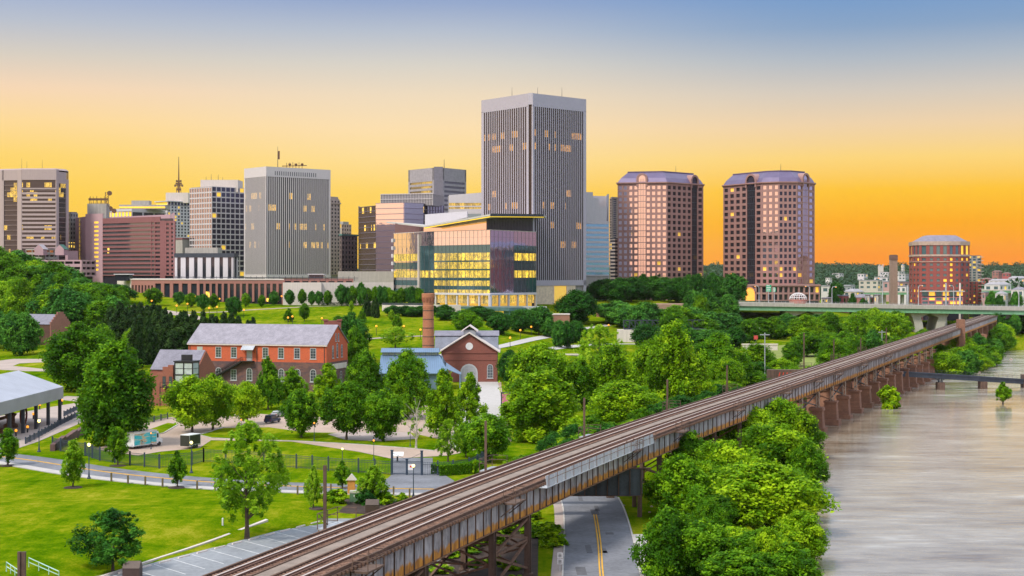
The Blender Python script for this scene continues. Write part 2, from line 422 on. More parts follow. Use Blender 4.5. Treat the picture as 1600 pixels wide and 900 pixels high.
# ------------------------------------------------------------------ ground
def grassmat():
    m, nt, b = newmat('grass'); v = objco(nt)
    big = noise(nt, v, 0.03, 5, 0.65); mid = noise(nt, v, 0.35, 5, 0.75); fine = noise(nt, v, 3.5, 4, 0.8)
    st = noise(nt, objco(nt, (0.35, 0.05, 1)), 1.0, 4, 0.7)
    f = mth(nt, 'ADD', mth(nt, 'ADD', mth(nt, 'MULTIPLY', big, 0.38), mth(nt, 'MULTIPLY', mid, 0.26)), mth(nt, 'ADD', mth(nt, 'MULTIPLY', fine, 0.22), mth(nt, 'MULTIPLY', st, 0.18)))
    c = cramp(nt, f, [(0.40, (0.022, 0.070, 0.001)), (0.455, (0.055, 0.130, 0.001)), (0.505, (0.105, 0.182, 0.002)), (0.555, (0.19, 0.23, 0.006)), (0.62, (0.33, 0.31, 0.03))])
    nt.links.new(c, b.inputs['Base Color']); b.inputs['Roughness'].default_value = 1; b.inputs['Specular IOR Level'].default_value = 0
    bump(nt, b, fine, 0.6, 0.15); return m
M['grass'] = grassmat()
xs = sorted(set([-6200, -4500, -3200, -2300, -1700, -1300, -1000, -800, -650, -550, -470, -400] + list(range(-352, 409, 8)) + [-376, 430, 460, 500, 540, 580, 630, 700, 800, 950, 1150, 1400, 1700, 2100, 2600, 3300, 4500, 6200]))
ys = sorted(set([-3000, -2000, -1300, -800, -500, -300, -200, -120, -60, -20, 20, 48, 64] + list(range(72, 1001, 8)) + list(range(1020, 1401, 40)) + list(range(1500, 6001, 130)) + [6200]))
mb = MB(); nx = len(xs)
mb.v = [(x, y, T(x, y)) for y in ys for x in xs]
for j in range(len(ys) - 1):
    for i in range(nx - 1):
        a = j * nx + i; mb.f.append((a, a + 1, a + nx + 1, a + nx)); mb.m.append(0)
struct(mb.build('ground', M['grass'], smooth=True))
def drape(name, pts, mat, dz=0.05, px=True, step=8, kind='structure'):
    """a flat sheet laid over the ground inside an outline"""
    P = [G(*p) for p in pts] if px else [Vector((p[0], p[1], 0)) for p in pts]
    bm = bmesh.new(); vs_ = [bm.verts.new((p.x, p.y, 0)) for p in P]; bm.faces.new(vs_)
    x0, x1 = min(p.x for p in P), max(p.x for p in P); y0, y1 = min(p.y for p in P), max(p.y for p in P)
    for ax, lo, hi in ((0, x0, x1), (1, y0, y1)):
        k = math.floor(lo / step) * step + step
        while k < hi:
            co = (k, 0, 0) if ax == 0 else (0, k, 0); no = (1, 0, 0) if ax == 0 else (0, 1, 0)
            bmesh.ops.bisect_plane(bm, geom=bm.verts[:] + bm.edges[:] + bm.faces[:], plane_co=co, plane_no=no); k += step
    bmesh.ops.triangulate(bm, faces=bm.faces[:])
    for v in bm.verts: v.co.z = T(v.co.x, v.co.y) + dz
    for f in bm.faces:
        if f.normal.z < 0: f.normal_flip()
    me = bpy.data.meshes.new(name); bm.to_mesh(me); bm.free(); me.materials.append(mat)
    o = bpy.data.objects.new(name, me); col.objects.link(o)
    if kind: o['kind'] = kind
    return o
def smoothline(P, n=6):
    P = [Vector(p) for p in P]; out = []
    for i in range(len(P) - 1):
        p0 = P[max(i - 1, 0)]; p1 = P[i]; p2 = P[i + 1]; p3 = P[min(i + 2, len(P) - 1)]
        for k in range(n):
            t = k / n
            out.append(0.5 * ((2 * p1) + (p2 - p0) * t + (2 * p0 - 5 * p1 + 4 * p2 - p3) * t * t + (-p0 + 3 * p1 - 3 * p2 + p3) * t ** 3))
    out.append(P[-1]); return out
def offs(line, d):
    out = []
    for i, p in enumerate(line):
        t = (line[min(i + 1, len(line) - 1)] - line[max(i - 1, 0)]).normalized(); out.append(Vector((p.x + t.y * d, p.y - t.x * d)))
    return out
def strip(mb, line, d0, d1, dz, thick=0.0):
    A, B = offs(line, d0), offs(line, d1)
    for i in range(len(A) - 1):
        q = [Vector((p.x, p.y, T(p.x, p.y) + dz)) for p in (A[i], B[i], B[i + 1], A[i + 1])]
        if thick: mb.hexa([p - Vector((0, 0, thick)) for p in q] + q)
        else: mb.quad(*q)
def dense(line, step=4):
    out = []
    for a, b in zip(line[:-1], line[1:]):
        n = max(1, int((b - a).length / step))
        out += [a + (b - a) * k / n for k in range(n)]
    return out + [line[-1]]
# river
wm, nt, b = newmat('river_water')
v = objco(nt, (0.045, 0.11, 1)); n1 = noise(nt, v, 0.9, 6, 0.65); n2 = noise(nt, objco(nt, (0.16, 0.5, 1)), 0.8, 4, 0.6)
f = mth(nt, 'ADD', mth(nt, 'MULTIPLY', n1, 0.7), mth(nt, 'MULTIPLY', n2, 0.3))
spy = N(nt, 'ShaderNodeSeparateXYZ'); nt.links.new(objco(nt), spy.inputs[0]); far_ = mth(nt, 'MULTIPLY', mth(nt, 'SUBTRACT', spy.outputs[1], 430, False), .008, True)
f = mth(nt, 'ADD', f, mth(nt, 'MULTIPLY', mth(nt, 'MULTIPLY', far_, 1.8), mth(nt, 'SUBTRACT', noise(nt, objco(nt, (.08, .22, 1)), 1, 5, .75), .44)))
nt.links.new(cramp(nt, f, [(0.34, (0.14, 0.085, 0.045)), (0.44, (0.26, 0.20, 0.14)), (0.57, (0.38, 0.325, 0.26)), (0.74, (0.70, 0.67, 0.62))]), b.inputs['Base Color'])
b.inputs['Roughness'].default_value = 0.13; b.inputs['IOR'].default_value = 3.2
bump(nt, b, mth(nt, 'ADD', f, mth(nt, 'MULTIPLY', noise(nt, objco(nt, (.35, .9, 1)), 1.0, 3), .35)), 0.30, 0.3)
def WZ(y): return float(np.interp(y, [0, 400, 600, 850, 905], [-2.2, -2.6, -6.0, -9.6, -9.9]))
mb = MB(); wy = [-800, 0, 200, 400] + list(range(420, 620, 20)) + [700, 780, 850, 905]
for y0, y1 in zip(wy[:-1], wy[1:]): mb.quad((0, y0, WZ(y0)), (620, y0, WZ(y0)), (620, y1, WZ(y1)), (0, y1, WZ(y1)))
struct(mb.build('river', wm, smooth=True))
# muddy margin under the viaduct piers
# roads
ROAD = smoothline([(-330, 372), (-230, 335), (-150, 308), (-95.8, 274), (-68.8, 251.5), (-47.7, 239), (-30, 234), (-14.2, 232), (0, 231.5), (17, 231.5)], 8)
ROAD = [Vector((p.x, p.y)) for p in ROAD]
ROADB = [Vector(p) for p in ((11.7, 235.7), (11.7, 226), (11.8, 214), (11.5, 200), (10.9, 183), (10.1, 166), (9.2, 140), (8.5, 110), (8, 60), (8, -60))]; ROADB = [Vector((p.x, p.y)) for p in smoothline(ROADB, 4)]
mb = MB(); strip(mb, ROAD, -4.3, 4.3, 0.06); struct(mb.build('street', M['asph']))
mb = MB(); strip(mb, ROADB, -4.3, 4.3, 0.075); struct(mb.build('street', M['asph']))
pr_ = random.Random(3); mb = MB()
for k in range(9):
    i = pr_.randrange(2, len(ROADB) - 12); p = ROADB[i]; o_ = pr_.uniform(-3, 2.4); w_, l_ = pr_.uniform(.5, 1.3), pr_.uniform(1.2, 5); mb.box(p.x + o_, p.x + o_ + w_, p.y, p.y + l_, .05, .084)
for k in range(14): i = pr_.randrange(4, len(ROAD) - 4); p = ROAD[i]; mb.hexa([(p.x + a, p.y + b__ + pr_.uniform(-.3, .3), z) for z in (.04, .072) for a, b__ in ((0, 0), (pr_.uniform(2, 5), 0), (pr_.uniform(2, 5), .7), (0, .7))])
o = struct(mb.build('asphalt_patch', mk('patch_asphalt', (0.105, 0.105, 0.12), .85, var=.2))); o.location.z = .02
mb = MB()
for s in (-0.17, 0.17): strip(mb, [p for p in ROADB if p.y < 208], s - 0.085, s + 0.085, 0.11, 0.03); strip(mb, ROAD[8:-6], s - 0.065, s + 0.065, 0.10, 0.03)
o = struct(mb.build('centre_line', M['line_y'])); o.location.z = .04

i_end = min(range(len(ROAD)), key=lambda i: (ROAD[i] - Vector((-14, 232))).length)
# +d is to the right of travel (towards the camera while the street runs left to right)
strip(mb, ROAD[:i_end + 3], 4.35, 6.5, 0.13, 0.13); struct(mb.build('sidewalk', M['walk']))
mb = MB(); RB = [p for p in ROADB if p.y < 226]; strip(mb, [p for p in RB if p.y < 192], -6.2, -4.5, 0.14, 0.14); struct(mb.build('sidewalk', M['walk']))
mb = MB(); strip(mb, RB, -4.5, -4.3, 0.15, 0.15); strip(mb, RB, 4.3, 4.5, 0.15, 0.15); strip(mb, ROAD[:i_end + 3], 4.3, 4.36, 0.14, 0.14)
struct(mb.build('kerb', M['kerb']))
mb = MB(); strip(mb, RB, 4.5, 5.7, 0.05); struct(mb.build('gravel_verge', M['path']))
# car park bottom left with bays, wheel stops and its low edging wall
lotp = [(-60, 146), (-44.6, 168.5), (-38.5, 180), (-26.0, 204.3), (-14, 204.5), (-5, 190), (-12, 160), (-26, 118), (-45, 60), (-90, 60)]
drape('car_park', lotp, M['lot'], 0.05, px=False)
E0, E1 = Vector((-44.6, 168.5)), Vector((-26.0, 204.3)); ed = (E1 - E0).normalized(); en = Vector((ed.y, -ed.x))
mb = MB()
for k in range(-5, 12):
    p = E0 + ed * (3.4 * k + 1.0) + en * 0.8; q = p + (en * 0.93 - ed * 0.36).normalized() * 7.5
    if q.x < -3: mb.fbox(p, (q - p).normalized(), Vector((-(q - p).y, (q - p).x)).normalized(), 0, 7.5, 0.056, 0.062, -0.06, 0.06)
struct(mb.build('bay_line', M['line_w']))
mbs = MB(); mbs.hexa([(-1.0, -.11, 0), (1.0, -.11, 0), (1.0, .11, 0), (-1.0, .11, 0), (-.95, -.08, .16), (.95, -.08, .16), (.95, .08, .16), (-.95, .08, .16)])
proto_stop = None
for k in range(-4, 11):
    p = E0 + ed * (3.4 * k + 2.7) + en * 1.0
    if proto_stop is None:
        o = proto_stop = mbs.build('wheel_stop', M['conc_lt']); tag(o, 'low concrete wheel stop at the head of a parking bay below the lawn', 'wheel stop', 'wheel stops along the car park edge')
    else: o = proto_stop.copy(); col.objects.link(o)
    o.location = (p.x, p.y, T(p.x, p.y) + 0.05); o.rotation_euler = (0, 0, math.atan2(ed.y, ed.x) + rng.uniform(-0.03, 0.03))
mb = MB(); w0 = G(60, 935); w1 = G(417, 814)
pl = dense([Vector((w0.x, w0.y)), Vector((w1.x, w1.y))], 4)
strip(mb, pl, -0.18, 0.18, 0.24, 0.4); o = mb.build('edging_wall', M['conc_lt'])
tag(o, 'long low concrete edging wall sunk in the lawn above the car park', 'wall')
# precinct behind the fence
drape('brick_forecourt', [(225, 662), (250, 655), (330, 640), (420, 648), (560, 655), (640, 640), (700, 625), (770, 600), (783, 597), (787, 640), (800, 690), (700, 712), (612, 717), (560, 706), (455, 690), (330, 688), (312, 700), (250, 706), (215, 712), (150, 702), (205, 680)], M['tan'], 0.04)
drape('forecourt_drive', [(612, 742), (606, 748), (575, 756), (620, 763), (700, 762), (710, 752), (690, 740), (676, 735), (676, 716), (612, 716)], M['asph'], 0.075)
for k, pts in enumerate([[(310, 679), (350, 669), (420, 668), (480, 676), (560, 677), (640, 676), (700, 690), (678, 704), (640, 700), (560, 694), (470, 689), (400, 687), (330, 684)],
                         [(232, 672), (262, 661), (278, 663), (256, 676), (236, 681)], [(150, 660), (205, 662), (222, 676), (215, 690), (150, 690)],
                         [(455, 712), (590, 722), (608, 732), (612, 742), (560, 736), (455, 728)]]):
    drape('lawn_island', pts, M['grass'], 0.075)
drape('bare_soil', [(512, 679), (530, 676), (640, 676), (650, 686), (600, 690), (540, 688)], M['path'], 0.09)
mb = MB()
for line in ([(310, 680), (330, 685), (400, 688), (470, 690), (560, 695), (640, 701), (678, 705)], [(312, 680), (350, 668)], [(232, 673), (236, 682), (256, 677), (278, 664)]):
    P = [G(*p) for p in line]; strip(mb, dense([Vector((p.x, p.y)) for p in P]), -0.15, 0.15, 0.16, 0.14)
struct(mb.build('island_kerb', M['kerb']))
# pavilion terrace, ramps and garden paths on the left
drape('terrace', [(-60, 730), (60, 690), (140, 655), (150, 640), (118, 630), (80, 636), (60, 640), (-60, 660)], M['path'], 0.045)
drape('garden_path', [(-20, 566), (20, 561), (70, 561), (110, 558), (110, 562), (70, 566), (30, 568), (20, 572), (70, 577), (110, 578), (110, 581), (40, 580), (-20, 577)], M['path'], 0.05)
drape('garden_path', [(90, 622), (105, 619), (125, 620), (125, 628), (95, 625)], M['path'], 0.05)
# ditch of the old canal with its rough wall is a thing further below
# upper city slope: curved drives
def road_px(name, pts, w, mat, dz=0.06, n=6):
    P = [G(*p) for p in pts]; L = dense([Vector((p.x, p.y)) for p in smoothline([(q.x, q.y) for q in P], n)], 6)
    mb = MB(); strip(mb, L, -w / 2, w / 2, dz); return struct(mb.build(name, mat))
road_px('hill_drive', [(150, 468), (190, 477), (240, 484), (290, 493), (310, 500)], 8, M['path'], 0.12)
road_px('hill_path', [(290, 488), (340, 488), (400, 484), (470, 480), (530, 478), (600, 474)], 3.0, M['path'], 0.12)
road_px('park_path', [(560, 531), (600, 528), (640, 526), (690, 524)], 3.0, M['path'], 0.12)
road_px('park_path', [(660, 560), (740, 548), (790, 540), (850, 527), (900, 515), (950, 508)], 4.5, M['walk'], 0.12)
road_px('park_path', [(860, 545), (900, 541), (950, 538), (1010, 538)], 5.0, M['walk'], 0.12)
drape('pump_house_yard', [(735, 597), (778, 597), (786, 640), (790, 700), (700, 700), (720, 640)], M['walk'], 0.09)
drape('meadow', [(1140, 560), (1180, 543), (1240, 538), (1300, 540), (1330, 552), (1260, 575), (1180, 580)], mk('dry_grass', (0.20, 0.24, 0.045), 0.95, var=0.15, scale=0.1), 0.06)
# mown dry bank under the viaduct, with stones
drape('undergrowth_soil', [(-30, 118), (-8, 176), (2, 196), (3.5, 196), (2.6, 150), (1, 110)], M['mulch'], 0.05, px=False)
# ------------------------------------------------------------------ railway viaduct
DZ = 10.0
def xl(Y):
    if Y <= 117: return -24.1 - 0.325 * (117 - Y)
    if Y <= 290: k = (Y - 117) / 173; return -24.1 + (0.325 * k + 0.05 * k * k) * 173
    return 40.75 + 0.411 * (Y - 290)
VY = list(np.arange(20, 117, 8)) + list(np.arange(117, 290, 5)) + list(np.arange(290, 886, 10))
VL = [Vector((xl(y), y)) for y in VY]
VD = []
for i in range(len(VL)): VD.append((VL[min(i + 1, len(VL) - 1)] - VL[max(i - 1, 0)]).normalized())
def VP(Y, s, z=0.0):
    """point at station Y, s metres right of the left edge, z above the deck"""
    h = .5; d = Vector((xl(Y + h) - xl(Y - h), 2 * h)).normalized()
    return Vector((xl(Y) + d.y * s, Y - d.x * s, DZ + z))
def vdir(Y): return Vector((xl(Y + .5) - xl(Y - .5), 1.0, 0)).normalized()
def vstrip(mb, s0, s1, z0, z1, ys=None):
    for a, b in zip((ys or VY)[:-1], (ys or VY)[1:]):
        mb.hexa([VP(a, s0, z0), VP(a, s1, z0), VP(b, s1, z0), VP(b, s0, z0), VP(a, s0, z1), VP(a, s1, z1), VP(b, s1, z1), VP(b, s0, z1)])
DW = 9.3
via = thing('railway_viaduct', 'long double track steel railway viaduct curving beside the river on rusty columns and stone piers', 'railway viaduct', (xl(20), 20, 0))
mb = MB(); vstrip(mb, 0, DW, -0.35, -0.04); mb.build('deck', M['timber'], via)
mb = MB()
y = 108.0
while y < 620:
    for s0, s1 in ((0.35, 3.55), (5.35, 8.75)):
        j = rng.uniform(-.06, .06); mb.hexa([VP(y + j, s0, -.05), VP(y, s1, -.05), VP(y + .26, s1, -.05), VP(y + .26 + j, s0, -.05), VP(y + j, s0, .11), VP(y, s1, .11), VP(y + .26, s1, .11), VP(y + .26 + j, s0, .11)])
    y += 0.55
mb.build('timber_ties', mk('old_tie', (0.21, 0.115, 0.08), 0.95, var=0.45, scale=1.5), via)
mb = MB(); vstrip(mb, 3.75, 5.15, -0.03, 0.16); mb.build('centre_walkway', M['plate'], via)
mb = MB()
for s in (0.12, 3.62, 5.27, 9.0): vstrip(mb, s - .11, s + .11, -.03, .24)
mb.build('guard_timber', M['timber'], via)
for s in (1.2, 2.64, 6.3, 7.74):
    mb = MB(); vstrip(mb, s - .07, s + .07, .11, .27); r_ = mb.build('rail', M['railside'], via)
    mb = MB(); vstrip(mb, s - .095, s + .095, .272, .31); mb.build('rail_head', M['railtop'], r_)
for s in (1.55, 2.29, 6.65, 7.39):
    mb = MB(); vstrip(mb, s - .06, s + .06, .11, .24); mb.build('guard_rail', M['railside'], via)
# plate girders; the web's paint is worn grey above and rust below
m, nt, b = newmat('girder_paint'); v = objco(nt); sp = N(nt, 'ShaderNodeSeparateXYZ'); nt.links.new(v, sp.inputs[0])
n1 = noise(nt, objco(nt, (1, 1, .25)), 1.1, 6, .7); n2 = noise(nt, v, .35, 4)
c = cramp(nt, n1, [(0.32, (0.11, 0.10, 0.11)), (0.5, (0.34, 0.32, 0.33)), (0.68, (0.58, 0.54, 0.55))])
c = mixc(nt, mth(nt, 'MULTIPLY', mth(nt, 'SUBTRACT', n2, .55, True), 4, True), c, (0.12, 0.09, 0.085))
edge = mth(nt, 'ADD', sp.outputs[2], mth(nt, 'MULTIPLY', mth(nt, 'SUBTRACT', noise(nt, v, .8, 4), .5), 1.6))
mr = N(nt, 'ShaderNodeMapRange'); nt.links.new(edge, mr.inputs[0]); mr.inputs[1].default_value = DZ - 2.15; mr.inputs[2].default_value = DZ - 2.5
ru = cramp(nt, noise(nt, objco(nt, (1, 1, .3)), 1.6, 4), [(0.3, (0.18, 0.07, 0.02)), (0.5, (0.48, 0.20, 0.03)), (0.7, (0.72, 0.33, 0.04))])
nt.links.new(mixc(nt, mr.outputs[0], c, ru), b.inputs['Base Color']); b.inputs['Roughness'].default_value = .85
M['girder'] = m
GZ0, GZ1 = -3.1, -0.36
for s, side in ((DW - .5, 1), (0.5, -1)):
    mb = MB(); vstrip(mb, s - .03, s + .03, GZ0, GZ1); g = mb.build('girder', M['girder'], via)
    mb = MB(); vstrip(mb, s - .26, s + .26, GZ0 - .07, GZ0); mb.build('flange', mk('flange_rust', (0.20, 0.11, 0.06), .85, var=.4, scale=1.0), g)
    mb = MB(); vstrip(mb, s - .26, s + .26, GZ1, GZ1 + .06); mb.build('flange', M['rust_dk'], g)
    mb = MB(); y = 100.0
    while y < 620:
        p = VP(y, s, GZ0); q = VP(y, s + side * .15, GZ0); w = .05 * vdir(y)
        mb.hexa([p - w, p + w, q + w, q - w] + [a + Vector((0, 0, GZ1 - GZ0)) for a in (p - w, p + w, q + w, q - w)]); y += 2.2 if y < 210 else 2.8
    mb.build('stiffener', M['rust_dk'], g, kind='stuff')
# ends of the ties jutting beside the girder
mb = MB(); y = 100
while y < 330:
    p, q = VP(y, DW - .4, -.30), VP(y, DW + .25, -.30); w = .11 * vdir(y); mb.hexa([p - w, q - w, q + w, p + w] + [a + Vector((0, 0, .24)) for a in (p - w, q - w, q + w, p + w)]); y += .75
mb.build('tie_end', M['timber'], via, kind='stuff')
mb = MB(); vstrip(mb, 2.3, 2.5, -1.2, -.36); vstrip(mb, 6.8, 7.0, -1.2, -.36); mb.build('stringer', M['rust_dk'], via)
# light side plates with railing, where men can walk
def side_plates(y0, y1, mat, h=1.15, posts=True):
    ys = list(np.arange(y0, y1 + .01, 3.0))
    for a, b_ in zip(ys[:-1], ys[1:]):
        mb = MB(); mb.hexa([VP(a + .08, DW + .95, -.30), VP(a + .08, DW + 1.0, -.30), VP(b_ - .08, DW + 1.0, -.30), VP(b_ - .08, DW + .95, -.30), VP(a + .08, DW + .75, .95), VP(a + .08, DW + .8, .95), VP(b_ - .08, DW + .8, .95), VP(b_ - .08, DW + .75, .95)]); mb.hexa([VP(a, DW - .1, -.42), VP(a, DW + 1.0, -.42), VP(b_, DW + 1.0, -.42), VP(b_, DW - .1, -.42), VP(a, DW - .1, -.34), VP(a, DW + 1.0, -.34), VP(b_, DW + 1.0, -.34), VP(b_, DW - .1, -.34)])
        mb.build('walk_panel', mat, via)
    if posts:
        mb = MB()
        for a in ys: mb.bar(VP(a, DW + 1.22, -.2), VP(a, DW + 1.22, h), .07)
        for zz in (h, h * .55):
            for a, b_ in zip(ys[:-1], ys[1:]): mb.bar(VP(a, DW + 1.22, zz), VP(b_, DW + 1.22, zz), .05)
        mb.build('walkway_railing', M['rust'], via)
side_plates(171, 216, mk('walk_panel_white', (0.50, 0.52, 0.56), .6, var=.08))
def refuge(Y, w=3.2):
    """little platform with railings hung on the river side"""
    mb = MB(); a, b_ = Y - w / 2, Y + w / 2
    mb.hexa([VP(a, DW + .1, -.5), VP(a, DW + 1.5, -.5), VP(b_, DW + 1.5, -.5), VP(b_, DW + .1, -.5), VP(a, DW + .1, -.32), VP(a, DW + 1.5, -.32), VP(b_, DW + 1.5, -.32), VP(b_, DW + .1, -.32)])
    for q in (-.2, .5, 1.0):
        if q > 0:
            for p1, p2 in (((a, .1), (a, 1.5)), ((a, 1.5), (b_, 1.5)), ((b_, 1.5), (b_, .1))): mb.bar(VP(p1[0], DW + p1[1], q), VP(p2[0], DW + p2[1], q), .06)
    for yy, ss in ((a, .1), (a, 1.5), (Y, 1.5), (b_, 1.5), (b_, .1)): mb.bar(VP(yy, DW + ss, -.4), VP(yy, DW + ss, 1.0), .07)
    for yy in (a + .3, b_ - .3): mb.bar(VP(yy, DW + 1.4, -.5), VP(yy, DW - .3, -1.9), .1)
    mb.build('refuge_platform', M['rust_dk'], via)
for Y in (125, 161, 207, 232, 268, 306, 338, 362, 398, 440): refuge(Y)
# left side: old signal posts with platforms
for k, (px, pyb, pyt) in enumerate(((506, 820, 728), (759, 718, 658), (913, 682, 622), (1042, 642, 593), (1136, 608, 571), (1256, 574, 520), (1303, 560, 530), (1345, 553, 528), (1385, 541, 512))):
    # station where the left edge is seen at px
    ys = np.arange(100, 560, .5); e = [abs((xl(y) - 1.2) / y * FPX + 800 - px) for y in ys]; Y = float(ys[int(np.argmin(e))])
    h = zat(pyt, Y) - DZ
    mb = MB(); p = VP(Y, -1.2, -3.2); q = VP(Y, -1.2, h)
    for d in (-.13, .13): mb.hexa([p + Vector((-.15, d - .03, 0)), p + Vector((.15, d - .03, 0)), p + Vector((.15, d + .03, 0)), p + Vector((-.15, d + .03, 0)), q + Vector((-.15, d - .03, 0)), q + Vector((.15, d - .03, 0)), q + Vector((.15, d + .03, 0)), q + Vector((-.15, d + .03, 0))])
    mb.bar(p, q, .12); mb.build('signal_post', M['rust_dk'], via)
    mb = MB(); a, b_ = Y + .4, Y + 4.6
    mb.hexa([VP(a, -2.2, -.5), VP(a, -.1, -.5), VP(b_, -.1, -.5), VP(b_, -2.2, -.5), VP(a, -2.2, -.34), VP(a, -.1, -.34), VP(b_, -.1, -.34), VP(b_, -2.2, -.34)])
    pl_ = mb.build('side_platform', M['metal_lt'] if k < 3 else M['rust_dk'], via)
    mb = MB()
    for q in (.55, 1.1):
        for p1, p2 in (((a, -.1), (a, -2.2)), ((a, -2.2), (b_, -2.2)), ((b_, -2.2), (b_, -.1))): mb.bar(VP(p1[0], p1[1], q), VP(p2[0], p2[1], q), .06)
    for yy, ss in ((a, -2.2), ((a + b_) / 2, -2.2), (b_, -2.2), (b_, -.2)): mb.bar(VP(yy, ss, -.4), VP(yy, ss, 1.1), .08)
    mb.bar(VP(a, -2.1, -.5), VP(a, .3, -2.3), .12); mb.bar(VP(b_, -2.1, -.5), VP(b_, .3, -2.3), .12); mb.bar(VP(a + .3, -2.2, 1.1), VP(a + 2.2, -2.2, -.4), .06)
    mb.build('platform_railing', M['rust_dk'], pl_)
# supports
def column(Y, s, z0, z1, w=.62, lattice=False):
    mb = MB(); d = vdir(Y); e = Vector((d.y, -d.x, 0)); c0 = VP(Y, s, 0); c0.z = z0; c1 = VP(Y, s, 0); c1.z = z1
    if not lattice:
        for k in (-1, 1): mb.hexa([c0 + d * (k * w / 2 - .04) - e * w / 2, c0 + d * (k * w / 2 + .04) - e * w / 2, c0 + d * (k * w / 2 + .04) + e * w / 2, c0 + d * (k * w / 2 - .04) + e * w / 2] + [q + Vector((0, 0, z1 - z0)) for q in (c0 + d * (k * w / 2 - .04) - e * w / 2, c0 + d * (k * w / 2 + .04) - e * w / 2, c0 + d * (k * w / 2 + .04) + e * w / 2, c0 + d * (k * w / 2 - .04) + e * w / 2)])
        mb.bar(c0, c1, .3, w * .95); mb.box(c0.x - .6, c0.x + .6, c0.y - .6, c0.y + .6, z0 - .3, z0 + .25)
        mb.build('column', M['rust_dk'], via)
    else:
        for a in (-.3, .3):
            for f in (-.3, .3): mb.bar(c0 + d * a + e * f, c1 + d * a + e * f, .13)
        n = max(2, int((z1 - z0) / .75))
        for i in range(n):
            za, zb = z0 + (z1 - z0) * i / n, z0 + (z1 - z0) * (i + 1) / n
            for f in (-.3, .3):
                p1 = c0 + e * f + d * (-.3 if i % 2 else .3); p2 = c0 + e * f + d * (.3 if i % 2 else -.3); p1.z, p2.z = za, zb; mb.bar(p1, p2, .09)
            p1 = c0 - d * .32 + e * (-.3 if i % 2 else .3); p2 = c0 - d * .32 + e * (.3 if i % 2 else -.3); p1.z, p2.z = za, zb; mb.bar(p1, p2, .09)
        mb.build('column', M['lattice'], via)
def brace(pts, w=.22, mat='rust', name='cross_brace'):
    mb = MB()
    for a, b_ in pts: mb.bar(a, b_, w)
    mb.build(name, M[mat], via)
def vz(Y, s, z): p = VP(Y, s); p.z = z; return p
ZT = DZ + GZ0 - .08
near = [100, 111, 129, 140, 158, 169]
for k, Y in enumerate(near):
    for s in (1.0, DW - .6):
        g = T(VP(Y, s).x, VP(Y, s).y); column(Y, s, g, ZT)
    g = T(VP(Y, 4).x, VP(Y, 4).y)
    brace([(vz(Y, .6, ZT - .2), vz(Y, DW - .6, ZT - .2)), (vz(Y, 1, g + 3.2), vz(Y, DW - .8, ZT - .6)), (vz(Y, DW - .8, g + 3.2), vz(Y, 1, ZT - .6)), (vz(Y, 1, g + .8), vz(Y, DW - .8, g + 3.2)), (vz(Y, DW - .8, g + .8), vz(Y, 1, g + 3.2)), (vz(Y, .8, g + 3.2), vz(Y, DW - .7, g + 3.2))], .2)
    mb = MB(); d = vdir(Y) * .2
    mb.hexa([vz(Y, .5, ZT - 1.0) - d, vz(Y, DW - .4, ZT - 1.0) - d, vz(Y, DW - .4, ZT - 1.0) + d, vz(Y, .5, ZT - 1.0) + d, vz(Y, .5, ZT) - d, vz(Y, DW - .4, ZT) - d, vz(Y, DW - .4, ZT) + d, vz(Y, .5, ZT) + d]); mb.build('cap_beam', M['rust_dk'], via)
for a, b_ in ((100, 111), (129, 140), (158, 169)):
    for s in (1.0, DW - .6):
        brace([(vz(a, s, ZT - .3), vz(b_, s, ZT - 2.6)), (vz(b_, s, ZT - .3), vz(a, s, ZT - 2.6)), (vz(a, s, ZT - 2.7), vz(b_, s, ZT - 2.7)), (vz(a, s, ZT - 2.8), vz(b_, s, .8)), (vz(b_, s, ZT - 2.8), vz(a, s, .8))], .26)
# deep girder over the street, and its posts
YG = 206
mb = MB(); x0, x1 = xat(872, YG), xat(1004, YG)
mb.box(x0 - 3, x1, YG - .05, YG + .05, zat(774, YG), ZT - .05); gg = mb.build('street_girder', mk('street_girder_paint', (0.05, 0.065, 0.08), .6, var=.45, scale=.8, streak=True), via)
mb = MB(); mb.box(x0 - 3, x1, YG - .3, YG + .3, zat(774, YG) - .08, zat(774, YG)); mb.box(x0 - 3, x1 + 1.2, YG - .3, YG + .3, ZT - .05, ZT + .05)
for k in range(9): xx = x0 - 1 + (x1 - x0 + .8) * k / 8; mb.box(xx - .06, xx + .06, YG - .26, YG - .05, zat(774, YG), ZT - .05)
mb.build('flange', M['rust_dk'], gg)
mb = MB(); mb.box(x0 - 3, x1, YG + 9.5, YG + 9.6, zat(774, YG), ZT - .05); mb.build('street_girder', M['rust_dk'], via)
for s_ in (x1 - .4,):
    for yy in (YG, YG + 9):
        mb = MB(); mb.box(s_ - .3, s_ + .3, yy - .3, yy + .3, -.3, zat(774, YG) - .08); mb.build('column', M['rust_dk'], via)
brace([(Vector((x1, YG, ZT)), Vector((x1 + 6, YG + 8, ZT - 2.8))), (Vector((x1 + 1, YG, zat(774, YG) + 1)), Vector((x1 + 5, YG + 8, ZT)))], .3)
for k, Y in enumerate([224, 240, 256, 273, 290, 308]):
    for s in (1.0, DW - .6):
        p = VP(Y, s); column(Y, s, T(p.x, p.y), ZT)
    brace([(vz(Y, 1, 1.5), vz(Y, DW - .8, ZT - .6)), (vz(Y, DW - .8, 1.5), vz(Y, 1, ZT - .6))], .2)
stone = brickmat('pier_stone', (0.36, 0.18, 0.11), (0.24, 0.115, 0.075), (0.10, 0.06, 0.045), 1.4, .6, .45, (0.07, 0.04, 0.035))
PY = [325, 343, 360, 376, 392, 408, 423, 438, 453, 468, 483, 500, 517, 534, 551, 568, 585, 602, 619, 636]
